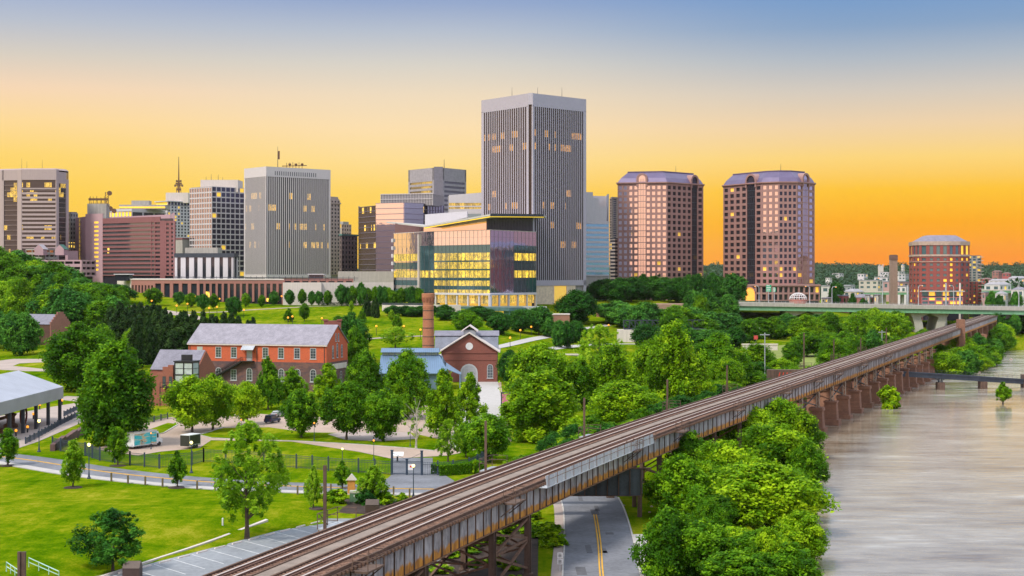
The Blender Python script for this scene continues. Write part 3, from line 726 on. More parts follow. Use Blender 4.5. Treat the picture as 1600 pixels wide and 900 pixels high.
for k, Y in enumerate(PY):
    d = vdir(Y); e = Vector((d.y, -d.x, 0)); zt = 2.9 if k < 12 else 2.0; zw = WZ(Y) - 2
    def blk(mb, s0, s1, t, z0, z1, tap=.25):
        c = VP(Y, 0); pts = []
        for zz, g in ((z0, 0), (z1, tap)):
            for s, q in ((s0 + g, -t + g), (s1 - g, -t + g), (s1 - g, t - g), (s0 + g, t - g)):
                p = c + e * s + d * q; pts.append((p.x, p.y, zz))
        mb.hexa(pts)
    for sa, sb in ((-.7, 2.4), (DW - 2.5, DW + .8)):
        mb = MB(); blk(mb, sa - .5, sb + .5, 2.0, zw, WZ(Y) + .9 + (k % 3) * .25, .05); blk(mb, sa, sb, 1.5, WZ(Y) + .9, zt - (k % 2) * .4); blk(mb, sa - .02, sb + .02, 1.55, zt - (k % 2) * .4, zt + .35, .1); mb.build('stone_pier', stone, via)
    if Y < 560:
        for s in (1.0, DW - .6): column(Y, s, zt + .35, ZT, lattice=True)
        mb = MB(); q = d * .35; mb.hexa([vz(Y, .6, ZT - .8) - q, vz(Y, DW - .5, ZT - .8) - q, vz(Y, DW - .5, ZT - .8) + q, vz(Y, .6, ZT - .8) + q, vz(Y, .6, ZT) - q, vz(Y, DW - .5, ZT) - q, vz(Y, DW - .5, ZT) + q, vz(Y, .6, ZT) + q]); mb.build('cap_beam', M['rust_dk'], via)
        brace([(vz(Y, 1, zt + .6), vz(Y, DW - .8, ZT - .8)), (vz(Y, DW - .8, zt + .6), vz(Y, 1, ZT - .8))], .2)
        if k < 11 and k % 2 == 0:
            Y2 = PY[k + 1]
            for s in (1.0, DW - 1.0): brace([(vz(Y, s, zt + .8), vz(Y2, s, ZT - .6)), (vz(Y2, s, zt + .8), vz(Y, s, ZT - .6))], .2, 'steel')
for Y in (660, 690, 720, 750, 780, 810, 835):
    d = vdir(Y); c = VP(Y, DW / 2); e = Vector((d.y, -d.x, 0)); mb = MB()
    mb.hexa([tuple((c + e * a + d * b_).xy) + (z,) for z in (-14, ZT) for a, b_ in ((-5, -1.5), (5, -1.5), (5, 1.5), (-5, 1.5))]); mb.build('stone_pier', stone, via)
# ------------------------------------------------------------------ road bridge across the river
YB = 850
br = thing('road_bridge', 'wide concrete road bridge on flared piers with a pale green girder, crossing behind the viaduct', 'bridge', (xat(1145, YB), YB, 0))
bx0, bx1 = xat(1143, YB), xat(1900, YB); zl = zat(472.5, YB); sl_ = (zat(480, YB) - zat(472.5, YB)) / (xat(1600, YB) - bx0)
def bz(x): return zl + sl_ * (x - bx0)
def bbox(mb, x0, x1, y0, y1, z0, z1):
    mb.hexa([(x0, y0, bz(x0) + z0), (x1, y0, bz(x1) + z0), (x1, y1, bz(x1) + z0), (x0, y1, bz(x0) + z0), (x0, y0, bz(x0) + z1), (x1, y0, bz(x1) + z1), (x1, y1, bz(x1) + z1), (x0, y1, bz(x0) + z1)])
mb = MB(); bbox(mb, bx0, bx1, YB, YB + 26, -1.9, -1.0); bbox(mb, bx0, bx1, YB - .25, YB + .1, -2.0, 0); bbox(mb, bx0, bx1, YB + 26, YB + 26.3, -2.0, 0); mb.build('deck', M['conc'], br)
for q in range(3):
    mb = MB(); bbox(mb, bx0, bx1, YB + .5 + q * 12, YB + .7 + q * 12, -4.3, -1.95); bbox(mb, bx0, bx1, YB + .2 + q * 12, YB + 1.0 + q * 12, -4.42, -4.3)
    for k in range(40): x = bx0 + 4 + k * 6.9; bbox(mb, x - .08, x + .08, YB + .28 + q * 12, YB + .5 + q * 12, -4.3, -1.95)
    mb.build('green_girder', M['green_paint'], br)
mb = MB(); x = bx0
while x < bx1: mb.bar((x, YB, bz(x)), (x, YB, bz(x) + 1.1), .12); x += 2.4
for zz in (.55, 1.1): mb.bar((bx0, YB, bz(bx0) + zz), (bx1, YB, bz(bx1) + zz), .09)
mb.build('railing', M['metal_lt'], br)
for k, (pl0, pl1, pb) in enumerate(((1228, 1300, 520), (1340, 1395, 515), (1424, 1486, 545), (1556, 1640, 548), (1720, 1790, 548))):
    x0, x1 = xat(pl0, YB), xat(pl1, YB); xc = (x0 + x1) / 2; zt_ = bz(xc) - 4.42; wdt = x1 - x0; zb_ = -14
    mb = MB()
    # arms flare out of two legs, an arch between them
    seg = 10; outer = [(x0 + wdt * .16 * 0 , zt_)]
    prof = []
    for j in range(seg + 1):
        t = j / seg; z = zt_ - (zt_ - zb_) * t; prof.append((wdt * (.5 - .13 * (1 - (1 - t) ** 6) - .03 * t), z))
    for sgn in (-1, 1):
        for (o1, z1), (o2, z2) in zip(prof[:-1], prof[1:]):
            i1 = max(.0, o1 - 4.8) if z1 < zt_ - 2.2 else 0; i2 = max(0, o2 - 4.8) if z2 < zt_ - 2.2 else 0
            mb.hexa([(xc + sgn * i2, YB + 3, z2), (xc + sgn * o2, YB + 3, z2), (xc + sgn * o2, YB + 23, z2), (xc + sgn * i2, YB + 23, z2), (xc + sgn * i1, YB + 3, z1), (xc + sgn * o1, YB + 3, z1), (xc + sgn * o1, YB + 23, z1), (xc + sgn * i1, YB + 23, z1)])
    mb.build('bridge_pier', M['conc'], br)
mb = MB(); mb.box(bx0 - 42, bx0 + 1, YB - 1, YB + 28, -4, zl - 1.1); mb.build('abutment', brickmat('abutment_brick', (0.42, 0.26, 0.19), (0.36, 0.22, 0.17), (0.3, 0.25, 0.2)), br)
# lamps on the bridge
def bridge_lamp(x, y, zb_, h, label, arm=1, glow=True):
    r_ = thing('street_lamp', label, 'street lamp', (x, y, zb_), 'tall lamps on the road bridge')
    mb = MB(); mb.tube([(x, y, zb_), (x, y, zb_ + h * .9), (x + arm * .6, y, zb_ + h), (x + arm * 2.4, y, zb_ + h)], [.28, .17, .14, .12], 6); mb.build('pole', M['metal_lt'], r_)
    mb = MB(); mb.box(x + arm * 2.2 - .5, x + arm * 2.2 + .5, y - .4, y + .4, zb_ + h - .1, zb_ + h + .25); mb.build('lamp_head', M['metal_lt'], r_)
    mb = MB(); mb.lathe((x + arm * 2.3, y, zb_ + h - .5), [(.05, 0), (.42, .15), (.42, .35), (.2, .42)], 8); mb.build('bulb', M['lamporange'], r_)
for px, top, a, t in ((1186, 447, -1, 'slim lamp post on the road bridge at its left end before the tower arcade'), (1265, 447, -1, 'slim lamp post on the road bridge under the right end of the tower arcade'), (1300, 448, 1, 'slim lamp post on the road bridge beside low town roofs'), (1379, 434, -1, 'slim lamp post on the road bridge just left of the tan stack'), (1435, 446, 1, 'lit lamp post on the road bridge against the left half of the brick apartment block'), (1490, 446, -1, 'lit lamp post on the road bridge against the right half of the brick apartment block'), (1592, 438, 1, 'lamp post on the road bridge near its far right end')):
    x = xat(px, YB + 20); bridge_lamp(x, YB + 20, bz(x) - 1, zat(top, YB + 20) - bz(x) + 1, t, a)
# three steel towers by the apartment block
for px, top in ((1418, 446), (1478, 442), (1500, 442)):
    x = xat(px, YB + 34); zb_ = 2; mb = MB(); mb.tube([(x, YB + 34, zb_), (x, YB + 34, zat(top, YB + 34))], [.8, .5], 8)
    o = mb.build('mast', M['metal_lt'] if px < 1490 else M['conc_lt'])
    tag(o, {1418: 'thick pale mast behind the bridge left of the brick apartment block', 1478: 'left one of two thick pale masts in front of the brick apartment block', 1500: 'right one of two thick pale masts in front of the brick apartment block'}[px], 'mast')
# highway signs at the tower arcade
for px, py0, py1, w, lab in ((1201, 445, 456, 7.2, 'green overhead road sign with white lettering at the left end of the bridge'), (1210, 449, 456, 4.0, 'smaller green road sign with white lettering right of the tall one')):
    x = xat(px, YB + 8); z0, z1 = zat(py1, YB + 8), zat(py0, YB + 8); r_ = thing('road_sign', lab, 'road sign', (x, YB + 8, 17))
    mb = MB(); mb.box(x - w / 2 * .42, x + w / 2 * .42, YB + 7.9, YB + 8, z0, z1); mb.build('panel', mk('sign_green', (0.02, 0.42, 0.20), .5, var=.05), r_)
    mb = MB(); mb.bar((x, YB + 8.3, 15), (x, YB + 8.3, z1), .35); mb.build('post', M['metal_lt'], r_)
    mb = MB()
    for k in range(4):
        zz = z0 + (z1 - z0) * (k + .5) / 4; mb.box(x - w * .17, x + w * .17 * (.5 + .5 * ((k * 7) % 3) / 2), YB + 7.84, YB + 7.88, zz - .22, zz + .22)
    mb.build('lettering', M['white'], r_)
# footbridge / pipe crossing low over the river
fb = thing('footbridge', 'low dark footbridge on a steel beam over the river right of the viaduct', 'footbridge', (xat(1395, 480), 480, 0))
A, B_ = pt(1395, 580, 478), pt(1720, 601, 505)
mb = MB(); mb.bar(A, B_, 2.4, .5); mb.bar(A - Vector((0, .9, .8)), B_ - Vector((0, .9, .8)), .35, 1.3); mb.build('beam', M['steel'], fb)
mb = MB()
for k in range(46):
    t = k / 45; p = A.lerp(B_, t) + Vector((0, -1.1, .2)); mb.bar(p, p + Vector((0, 0, 1.1)), .06)
for zz in (.75, 1.3): mb.bar(A + Vector((0, -1.1, zz)), B_ + Vector((0, -1.1, zz)), .06)
mb.build('railing', M['steel'], fb)
for px in (1466, 1531, 1598):
    t = (px - 1395) / 325; p = A.lerp(B_, t); zw = WZ(p.y); mb = MB()
    mb.prism([(p.x - 1.1, p.y - 1.6), (p.x + 1.1, p.y - 1.6), (p.x + 1.1, p.y + 1.6), (p.x - 1.1, p.y + 1.6)], zw - 2, zw + 2.4 + (2 if px > 1590 else 0)); mb.build('pier', M['rust_dk'], fb)
    mb = MB()
    for sx in (-1, 1): mb.bar((p.x + sx * .7, p.y, zw + 2.4), (p.x + sx * .3, p.y, p.z - 1.2), .3); mb.bar((p.x - sx * .8, p.y, zw + 2.4), (p.x + sx * 2.0, p.y, p.z - 1.3), .16)
    mb.build('trestle', M['steel'], fb)
# ruined pier stumps
for px, by, ty, w, lab in ((1533, 562, 523, 15, 'tall ruined masonry pier standing free in the river before the bridge leg'), (1501, 535, 500, 11, 'squat masonry pier top rising beside the viaduct tracks under the bridge')):
    Y = 41 * FPX / (by - HOR) if px > 1510 else 650; x = xat(px, Y); ww = w / FPX * Y; zt_ = zat(ty, Y); mb = MB()
    for k in range(7):
        z0 = -12 + (zt_ + 12) * k / 7; g = ww / 2 * (1.04 - .03 * k) * rng.uniform(.96, 1.02); mb.box(x - g, x + g, Y - 2.2, Y + 2.2, z0, z0 + (zt_ + 12) / 7 + (rng.uniform(-.4, .5) if k == 6 else .0) - .004)
    o = mb.build('stone_pier', stone); tag(o, lab, 'pier')
# ------------------------------------------------------------------ near and middle buildings
def slate(name, c, sc_=1.0, hei=.45):
    m, nt, b = newmat(name); v = objco(nt); n0 = noise(nt, v, .5, 5, .7); n1 = noise(nt, v, 3.0, 4, .8)
    f = mth(nt, 'ADD', mth(nt, 'MULTIPLY', n0, .5), mth(nt, 'MULTIPLY', n1, .5))
    nt.links.new(cramp(nt, f, [(.32, tuple(x * .62 for x in c)), (.5, c), (.68, tuple(min(1, x * 1.45) for x in c))]), b.inputs['Base Color']); b.inputs['Roughness'].default_value = .6; bump(nt, b, n1, .5, .1); return m
def standing_seam(name, c, pitch=.6, axis=1, rough=.42):
    m, nt, b = newmat(name); v = objco(nt); w = N(nt, 'ShaderNodeTexWave', bands_direction='XYZ'[axis]); w.inputs['Scale'].default_value = .5 / pitch; nt.links.new(v, w.inputs[0])
    n0 = noise(nt, v, .2, 4)
    f = mixc(nt, mth(nt, 'GREATER_THAN', w.outputs['Fac'], .93), tuple(x for x in c), tuple(x * .6 for x in c)); f = mixc(nt, .25, f, cramp(nt, n0, [(.3, tuple(x * .6 for x in c)), (.7, tuple(min(1, x * 1.4) for x in c))]))
    nt.links.new(f, b.inputs['Base Color']); b.inputs['Roughness'].default_value = rough; b.inputs['Metallic'].default_value = .25; return m
M['frame'] = mk('window_frame', (0.46, 0.47, 0.50), .6, var=.05)
redbrick = brickmat('red_brick', (0.68, 0.13, 0.045), (0.54, 0.095, 0.04), (0.36, 0.22, 0.17), .5, .16, .16, (0.40, 0.11, 0.06))
oldstone = brickmat('old_dark_stone', (0.26, 0.115, 0.085), (0.09, 0.06, 0.075), (0.24, 0.17, 0.14), 1.1, .4, .6, (0.055, 0.045, 0.06))
brick2 = brickmat('weathered_brick', (0.36, 0.12, 0.075), (0.28, 0.09, 0.06), (0.28, 0.19, 0.15), .5, .16, .35, (0.12, 0.07, 0.06))
darkbrick = brickmat('dark_brick', (0.30, 0.095, 0.07), (0.22, 0.07, 0.055), (0.2, 0.13, 0.1), .5, .16, .2, (0.12, 0.05, 0.05))
slate_l = slate('slate_lilac', (0.27, 0.25, 0.30)); slate_d = slate('slate_dark', (0.20, 0.19, 0.24))
def arch_pts(u0, u1, z0, z1, arch, n=8):
    if not arch: return [(u0, z0), (u1, z0), (u1, z1), (u0, z1)]
    r = (u1 - u0) / 2; zc = z1 - r; return [(u0, z0), (u1, z0)] + [((u0 + u1) / 2 + r * math.cos(math.pi * k / n), zc + r * math.sin(math.pi * k / n)) for k in range(n + 1)]
def framed_window(O, u, n, u0, u1, z0, z1, parent, arch=False, fm=None, gm=None, mull=(2, 4), proud=.05, name='window'):
    """window: frame ring in relief, pane behind, glazing bars"""
    fm = fm or M['frame']; gm = gm or M['gwin']
    P = lambda a, z, d: (O[0] + u[0] * a + n[0] * d, O[1] + u[1] * a + n[1] * d, z)
    out = arch_pts(u0, u1, z0, z1, arch); f = .085 * (u1 - u0)
    inn = arch_pts(u0 + f, u1 - f, z0 + f, z1 - f, arch)
    mb = MB(); k = len(out)
    for i in range(k):
        j = (i + 1) % k; a, b_, c, d = out[i], out[j], inn[j], inn[i]
        mb.hexa([P(*a, -.04), P(*b_, -.04), P(*c, -.04), P(*d, -.04), P(*a, proud), P(*b_, proud), P(*c, proud), P(*d, proud)])
    for q in range(1, mull[0]): uu = u0 + (u1 - u0) * q / mull[0]; mb.fbox(O, u, n, uu - .03, uu + .03, z0 + f, z1 - f * 1.2, -.02, proud * .7)
    for q in range(1, mull[1]): zz = z0 + (z1 - z0) * q / mull[1]; mb.fbox(O, u, n, u0 + f, u1 - f, zz - .03, zz + .03, -.02, proud * .66)
    mb.fbox(O, u, n, u0 - .12, u1 + .12, z0 - .16, z0 - .003, -.03, proud + .1)
    w = mb.build(name, fm, parent)
    mb = MB(); mb.poly([P(a, z, proud * .2) for a, z in inn]); mb.build('pane', gm, w); return w
# --- long brick museum
O = Vector((xat(510, 425), 425)); th = R(15.5); a = Vector((-math.cos(th), math.sin(th))); b = Vector((math.sin(th), math.cos(th)))
La = 44.0; Lb = 16.3; k = 425 / FPX; ze = zat(539, 425); zr = zat(508.5, 433); zs = zat(567, 425)
mus = thing('brick_museum', 'long two storey building of red brick over dark stone with a slate roof', 'building', (O.x, O.y, 0))
q = lambda i, j, g=0: O + a * i + b * j
mb = MB(); mb.prism([q(0, 0), q(0, Lb), q(La, Lb), q(La, 0)], zs, ze); mb.prism([q(0, 0), q(0, Lb / 2), q(0, Lb)], ze, ze + .01) if False else None
for i in (0.0, La - .4):
    A_, B1, C_ = q(i, 0), q(i, Lb / 2), q(i, Lb); A2, B2, C2 = q(i + .4, 0), q(i + .4, Lb / 2), q(i + .4, Lb)
    mb.hexa([(*A_, ze), (*A2, ze), (*C2, ze), (*C_, ze), (*(A_.lerp(B1, .98)), zr - .25), (*(A2.lerp(B2, .98)), zr - .25), (*(C2.lerp(B2, .98)), zr - .25), (*(C_.lerp(B1, .98)), zr - .25)])
mb.build('upper_wall', redbrick, mus)
mb = MB(); mb.prism([q(-.12, -.12), q(-.12, Lb + .12), q(La, Lb + .12), q(La, -.12)], -1, zs - .003); mb.build('lower_wall', oldstone, mus)
def gable_roof(A0, u, v, Lu, Lv, ze, zr, ov, th_, mat, parent, name='roof'):
    """ridge along u, slopes across v"""
    mb = MB(); P = lambda i, j, z: (*(A0 + u * i + v * j), z); sl = (zr - ze) / (Lv / 2); zo = ze - sl * ov
    for s in (0, 1):
        j0, j1 = (-ov, Lv / 2) if s == 0 else (Lv + ov, Lv / 2)
        mb.hexa([P(-ov, j0, zo), P(Lu + ov, j0, zo), P(Lu + ov, j1, zr), P(-ov, j1, zr), P(-ov, j0, zo + th_), P(Lu + ov, j0, zo + th_), P(Lu + ov, j1, zr + th_), P(-ov, j1, zr + th_)])
    return mb.build(name, mat, parent)
gable_roof(O, a, b, La, Lb, ze, zr, .35, .22, slate_l, mus)
mb = MB(); mb.fbox(O, a, -b, -.3, La + .3, ze - .45, ze - .12, 0, .42); mb.build('gutter', M['conc_lt'], mus)
fr = lambda cx: (1268 - cx) / (1268 - 375) * La
for cx in (573, 674, 879, 979.5, 1082, 1184):
    framed_window(O, a, -b, fr(cx) - .95, fr(cx) + .95, zat(560.5, 428), zat(543.5, 428), mus)
framed_window(O, a, -b, fr(450) - .9, fr(450) + .9, zat(558, 432), zat(542.5, 432), mus, gm=mk('painted_shutter', (0.45, 0.5, 0.42), .6), mull=(2, 1))
for cx, ar in ((575, True), (674, False), (776, True), (982, True), (1085, True), (1185, True)):
    framed_window(O - b * .12, a, -b, fr(cx) - .95, fr(cx) + .95, zat(596, 428), zat(576 if ar else 579, 428), mus, arch=ar)
for uu, z0, z1 in ((-Lb * .30, 556, 541), (-Lb * .5, 556, 538), (-Lb * .72, 556, 541)):
    framed_window(O, b, -a, -uu - .6, -uu + .6, zat(561, 425), zat(z1, 425), mus, arch=True)
for uu in (.44, .56): framed_window(O, b, -a, Lb * uu - .45, Lb * uu + .45, zat(535, 425), zat(522, 425), mus, arch=True)
mb = MB(); mb.fbox(O + (-a) * .12, b, -a, 1, Lb - 1, zs - 2.2, zs - .6, 0, .05); mb.build('painted_band', M['conc_lt'], mus)
# weathered painted lettering on the band: only the strokes' rhythm can be read
for uu in (.30, .66): framed_window(O + (-a) * .12, b, -a, Lb * uu - .8, Lb * uu + .8, 1.2, zs - 3.0, mus, arch=True)
# door, awning, outside stair
ud = fr(776); dz0, dz1 = zat(564.5, 428), zat(549, 428)
mb = MB(); mb.fbox(O, a, -b, ud - .9, ud + .9, dz0, dz1, 0, .06); mb.build('door', mk('grey_door', (.42, .42, .42), .5), mus)
mb = MB(); zz = zat(539.5, 428); P = lambda i, d, z: (*(O + a * i - b * d), z)
mb.hexa([P(ud - 2, 1.9, zz - 1.5), P(ud + 2, 1.9, zz - 1.5), P(ud + 2, 0, zz), P(ud - 2, 0, zz), P(ud - 2, 1.9, zz - 1.4), P(ud + 2, 1.9, zz - 1.4), P(ud + 2, 0, zz + .1), P(ud - 2, 0, zz + .1)])
aw = mb.build('awning', M['metal_lt'], mus)
mb = MB(); [mb.bar(P(ud + s * 1.7, 1.7, zz - 1.4), P(ud + s * 1.7, 0, zz - 2.3), .09) for s in (-1, 1)]; mb.build('bracket', M['black'], aw)
mb = MB(); mb.fbox(O, a, -b, ud - 1.6, ud + 2.2, dz0 - .22, dz0 - .05, 0, 1.7)
n_ = 18; u0, u1, zb0, zb1 = ud + 2.2, ud + 13.2, dz0, zat(596, 428)
for i in range(n_):
    t = i / n_; uu = u0 + (u1 - u0) * t; z_ = zb0 + (zb1 - zb0) * t - .2; mb.fbox(O, a, -b, uu, uu + (u1 - u0) / n_ + .05, z_ - .06, z_, .3, 1.6)
st = mb.build('outside_stair', M['black'], mus)
mb = MB()
for d in (.3, 1.65):
    mb.bar(P(u0, d, zb0 + .9), P(u1, d, zb1 + .9), .1); mb.bar(P(u0, d, zb0 - .35), P(u1, d, zb1 - .35), .1, .4)
    for i in range(13): t = i / 12; mb.bar(P(u0 + (u1 - u0) * t, d, zb0 + (zb1 - zb0) * t - .3), P(u0 + (u1 - u0) * t, d, zb0 + (zb1 - zb0) * t + .9), .05)
for uu in (ud - 1.5, ud + .4, ud + 2.1): mb.bar(P(uu, 1.65, dz0), P(uu, 1.65, dz0 + 1.05), .06)
mb.bar(P(ud - 1.6, 1.65, dz0 + 1.05), P(ud + 2.2, 1.65, dz0 + 1.05), .08); mb.build('stair_railing', M['black'], st)
mb = MB(); [mb.bar(P(u, .12, ze - .4), P(u, .12, 1), .16) for u in (.6, fr(825), La - .5)]; mb.build('downpipe', mk('pipe_paint', (.10, .06, .06), .5), mus)
for cx_ in (1075, 1120): 
    c = q(fr(cx_ ) * .6 + 6 , Lb / 2)
mb = MB(); c = q(fr(1103) , Lb + 8); mb.box(c.x - 2.6, c.x + 2.6, c.y - .8, c.y + .8, 0, zat(501, c.y)); mb.box(c.x - 2.9, c.x - 1.4, c.y - 1, c.y + 1, zat(501, c.y), zat(499, c.y)); mb.box(c.x + 1.4, c.x + 2.9, c.y - 1, c.y + 1, zat(501, c.y), zat(499, c.y))
o = mb.build('brick_chimney', darkbrick); tag(o, 'short double brick chimney stack just behind the museum roof ridge', 'chimney')
# --- ruined brick wing with glass lift tower
O2 = Vector((xat(308, 380), 380)); th2 = R(13); a2 = Vector((-math.cos(th2), math.sin(th2))); b2 = Vector((math.sin(th2), math.cos(th2)))
w2 = thing('ruined_brick_building', 'small slate roofed building with ragged old brick walls left of the museum', 'building', (O2.x, O2.y, 0))
L2 = 13.2; D2 = 11.0; ze2, zr2 = zat(578, 380), zat(548.5, 386)
mb = MB(); q2 = lambda i, j: O2 + a2 * i + b2 * j
mb.prism([q2(0, 0), q2(0, D2), q2(L2, D2), q2(L2, 0)], -.5, ze2)
for i in (0.0, L2 - .5):
    mb.hexa([(*q2(i, 0), ze2), (*q2(i + .5, 0), ze2), (*q2(i + .5, D2), ze2), (*q2(i, D2), ze2), (*q2(i, D2 * .49), zr2), (*q2(i + .5, D2 * .49), zr2), (*q2(i + .5, D2 * .51), zr2), (*q2(i, D2 * .51), zr2)])
mb.build('wall', brick2, w2)
gable_roof(O2 + a2 * .55, a2, b2, L2 - .9, D2, ze2 + .05, zr2 + .1, .25, .2, slate_d, w2)
O3 = O2 - b2 * 1.4 + a2 * 5.6
mb = MB()
for u0_, u1_, zt_ in ((0, 1.4, zat(572, 375)), (1.4, 2.9, zat(575, 375)), (2.9, 4.4, zat(585, 375)), (4.4, 6.2, zat(589, 375)), (6.2, 8.6, zat(594, 375)), (8.6, 10.2, zat(600, 375))):
    for r_ in range(3): pass
    mb.fbox(O3, a2, -b2, u0_, u1_ - .002, -1, zt_, 0, 1.0)
mb.build('ragged_wall', brick2, w2)
for u0_ in (2.0, 0.2): framed_window(O3 - b2 * 1.0, a2, -b2, u0_, u0_ + .9, zat(604, 375), zat(590 if u0_ > 1 else 590, 375), w2, fm=M['steel'], mull=(1, 3))
gt = thing('glass_lift_tower', 'black framed glass lift tower against the ruined brick building', 'lift tower', (*(O2 - b2 * 2), 0))
O4 = O2 - b2 * 4.6 - a2 * .9; zt4, zb4 = zat(567, 374), zat(606, 374); Wt = 4.9
mb = MB()
for u_ in (0, Wt * .5, Wt):
    for d_ in (0, 3.6):
        mb.bar((*(O4 + a2 * u_ + b2 * d_), -.3 if u_ != Wt * .5 else zb4), (*(O4 + a2 * u_ + b2 * d_), zt4), .28)
for t_ in (0, .25, .5, .75, 1):
    z_ = zb4 + (zt4 - zb4) * t_
    for d_ in (0, 3.6): mb.bar((*(O4 + b2 * d_), z_), (*(O4 + a2 * Wt + b2 * d_), z_), .3 if t_ in (0, .5, 1) else .14)
    for u_ in (0, Wt): mb.bar((*(O4 + a2 * u_), z_), (*(O4 + a2 * u_ + b2 * 3.6), z_), .3 if t_ in (0, .5, 1) else .14)
mb.prism([O4 - a2 * .3 - b2 * .3, O4 - a2 * .3 + b2 * 3.9, O4 + a2 * (Wt + .3) + b2 * 3.9, O4 + a2 * (Wt + .3) - b2 * .3], zt4 + .1, zt4 + .4)
mb.prism([O4 + a2 * 1.2 + b2 * 1, O4 + a2 * 1.2 + b2 * 2.6, O4 + a2 * 3.6 + b2 * 2.6, O4 + a2 * 3.6 + b2 * 1], zt4 + .4, zt4 + 1.9)
mb.build('frame', M['black'], gt)
for s_ in range(2):
    mb = MB(); z0_, z1_ = zb4 + (zt4 - zb4) * s_ / 2 + .15, zb4 + (zt4 - zb4) * (s_ + 1) / 2 - .15
    mb.fbox(O4, a2, -b2, .14, Wt - .14, z0_, z1_, -.03, .03); mb.fbox(O4, b2, -a2, .14, 3.46, z0_, z1_, -.03, .03); mb.build('glass_pane', mk('milky_glass', (0.45, 0.52, 0.50), .15, var=.2, scale=.8), gt)
mb = MB(); mb.fbox(O4, a2, -b2, Wt + .2, Wt + 4.2, zb4 - .2, zb4, -2.4, 0)
for u_ in (Wt + .3, Wt + 2.2, Wt + 4.1): mb.bar((*(O4 + a2 * u_), zb4), (*(O4 + a2 * u_), zb4 + 1.2), .1); mb.bar((*(O4 + a2 * u_), zb4), (*(O4 + a2 * u_), 0), .2)
mb.bar((*(O4 + a2 * (Wt + .2)), zb4 + 1.2), (*(O4 + a2 * (Wt + 4.2)), zb4 + 1.2), .1); mb.bar((*(O4 - a2 * .5 - b2 * .6), 2.8), (*(O4 + a2 * 4.4 - b2 * .6), zb4 - .1), .3); mb.build('landing', M['black'], gt)
# --- pavilion at the left edge
pv = thing('open_pavilion', 'open sided pavilion with a broad pale metal roof on dark posts', 'pavilion', (-114, 320, 0))
X0, X1, Y0, Y1 = -124.5, -103.8, 296, 340.5; ze_, zr_, zk = 7.75, 11.45, 5.25
mb = MB(); xm = (X0 + X1) / 2
mb.hexa([(X0, Y0, ze_), (xm, Y0, zr_), (xm, Y1, zr_), (X0, Y1, ze_), (X0, Y0, ze_ + .2), (xm, Y0, zr_ + .2), (xm, Y1, zr_ + .2), (X0, Y1, ze_ + .2)])
mb.hexa([(xm, Y0, zr_), (X1, Y0, ze_), (X1, Y1, ze_), (xm, Y1, zr_), (xm, Y0, zr_ + .2), (X1, Y0, ze_ + .2), (X1, Y1, ze_ + .2), (xm, Y1, zr_ + .2)])
mb.build('roof', standing_seam('pavilion_roof', (0.46, 0.47, 0.54), 1.2, 1), pv)
mb = MB(); mb.box(X1 - .15, X1 + .02, Y0 + .02, Y1 - .02, zk, ze_ + .05); mb.box(X0 - .02, X0 + .15, Y0 + .02, Y1 - .02, zk, ze_ + .05)
for yy in (Y0, Y1 - .12):
    mb.hexa([(X0, yy, zk), (X1, yy, zk), (X1, yy + .12, zk), (X0, yy + .12, zk), (xm - .01, yy, zr_ - .05), (xm + .01, yy, zr_ - .05), (xm + .01, yy + .12, zr_ - .05), (xm - .01, yy + .12, zr_ - .05)])
    mb.hexa([(X0, yy + .003, zk), (xm, yy + .003, zk + 2), (xm, yy + .117, zk + 2), (X0, yy + .117, zk), (X0, yy + .003, ze_), (xm, yy + .003, zr_ - .03), (xm, yy + .117, zr_ - .03), (X0, yy + .117, ze_)])
    mb.hexa([(xm, yy + .004, zk + 2), (X1 - .003, yy + .004, zk), (X1 - .003, yy + .116, zk), (xm, yy + .116, zk + 2), (xm, yy + .004, zr_ - .03), (X1 - .003, yy + .004, ze_), (X1 - .003, yy + .116, ze_), (xm, yy + .116, zr_ - .03)])
mb.build('skirt', standing_seam('pavilion_skirt', (0.40, 0.41, 0.50), .5, 1), pv)
for xx in (X1 - .5, X0 + .5):
    for k_ in range(6):
        yy = Y0 + 1 + (Y1 - Y0 - 2) * k_ / 5; mb = MB(); mb.box(xx - .32, xx + .32, yy - .32, yy + .32, -.3, zk + .4); mb.build('post', M['steel'], pv)
# machinery under the roof
mc = thing('old_machine', 'rusty brown old machinery standing under the pavilion roof', 'machine', (-112, 322, 0))
mb = MB(); mb.lathe((-111, 326, 0), [(1.6, 0), (1.6, .6), (.9, 1), (.9, 2.4), (1.4, 3.0), (.3, 3.4)], 14); mb.box(-117, -108, 312, 313, 0, 1.2); mb.bar((-117, 312.5, 1), (-108, 318, 3.4), .6); mb.build('body', M['rust'], mc)
mb = MB(); cyl = [(-109.5, 330 + 2.1 * math.cos(t), 2.3 + 2.1 * math.sin(t)) for t in np.linspace(0, 6.283, 19)]; mb.tube(cyl, .22, 6, False)
for t in np.linspace(0, 3.14, 4)[:-1]: mb.bar((-109.5, 330 - 2 * math.cos(t), 2.3 - 2 * math.sin(t)), (-109.5, 330 + 2 * math.cos(t), 2.3 + 2 * math.sin(t)), .14)
mb.build('flywheel', mk('flywheel_red', (0.20, 0.04, 0.03), .6), mc)
ym = thing('yellow_hoist', 'yellow painted steel hoist frame at the left edge of the pavilion', 'hoist', (-106, 300, 0))
mb = MB()
for x_, y_ in ((-107, 303), (-107, 306), (-109, 303)): mb.bar((x_, y_, 0), (x_, y_, 4.4), .22)
mb.bar((-107, 303, 4.4), (-107, 306, 4.4), .25); mb.bar((-107, 303, 4.4), (-109, 303, 4.4), .25); mb.bar((-107, 303, 1), (-107, 306, 3.6), .12); mb.build('frame', mk('machine_yellow', (0.65, 0.40, 0.03), .5), ym)
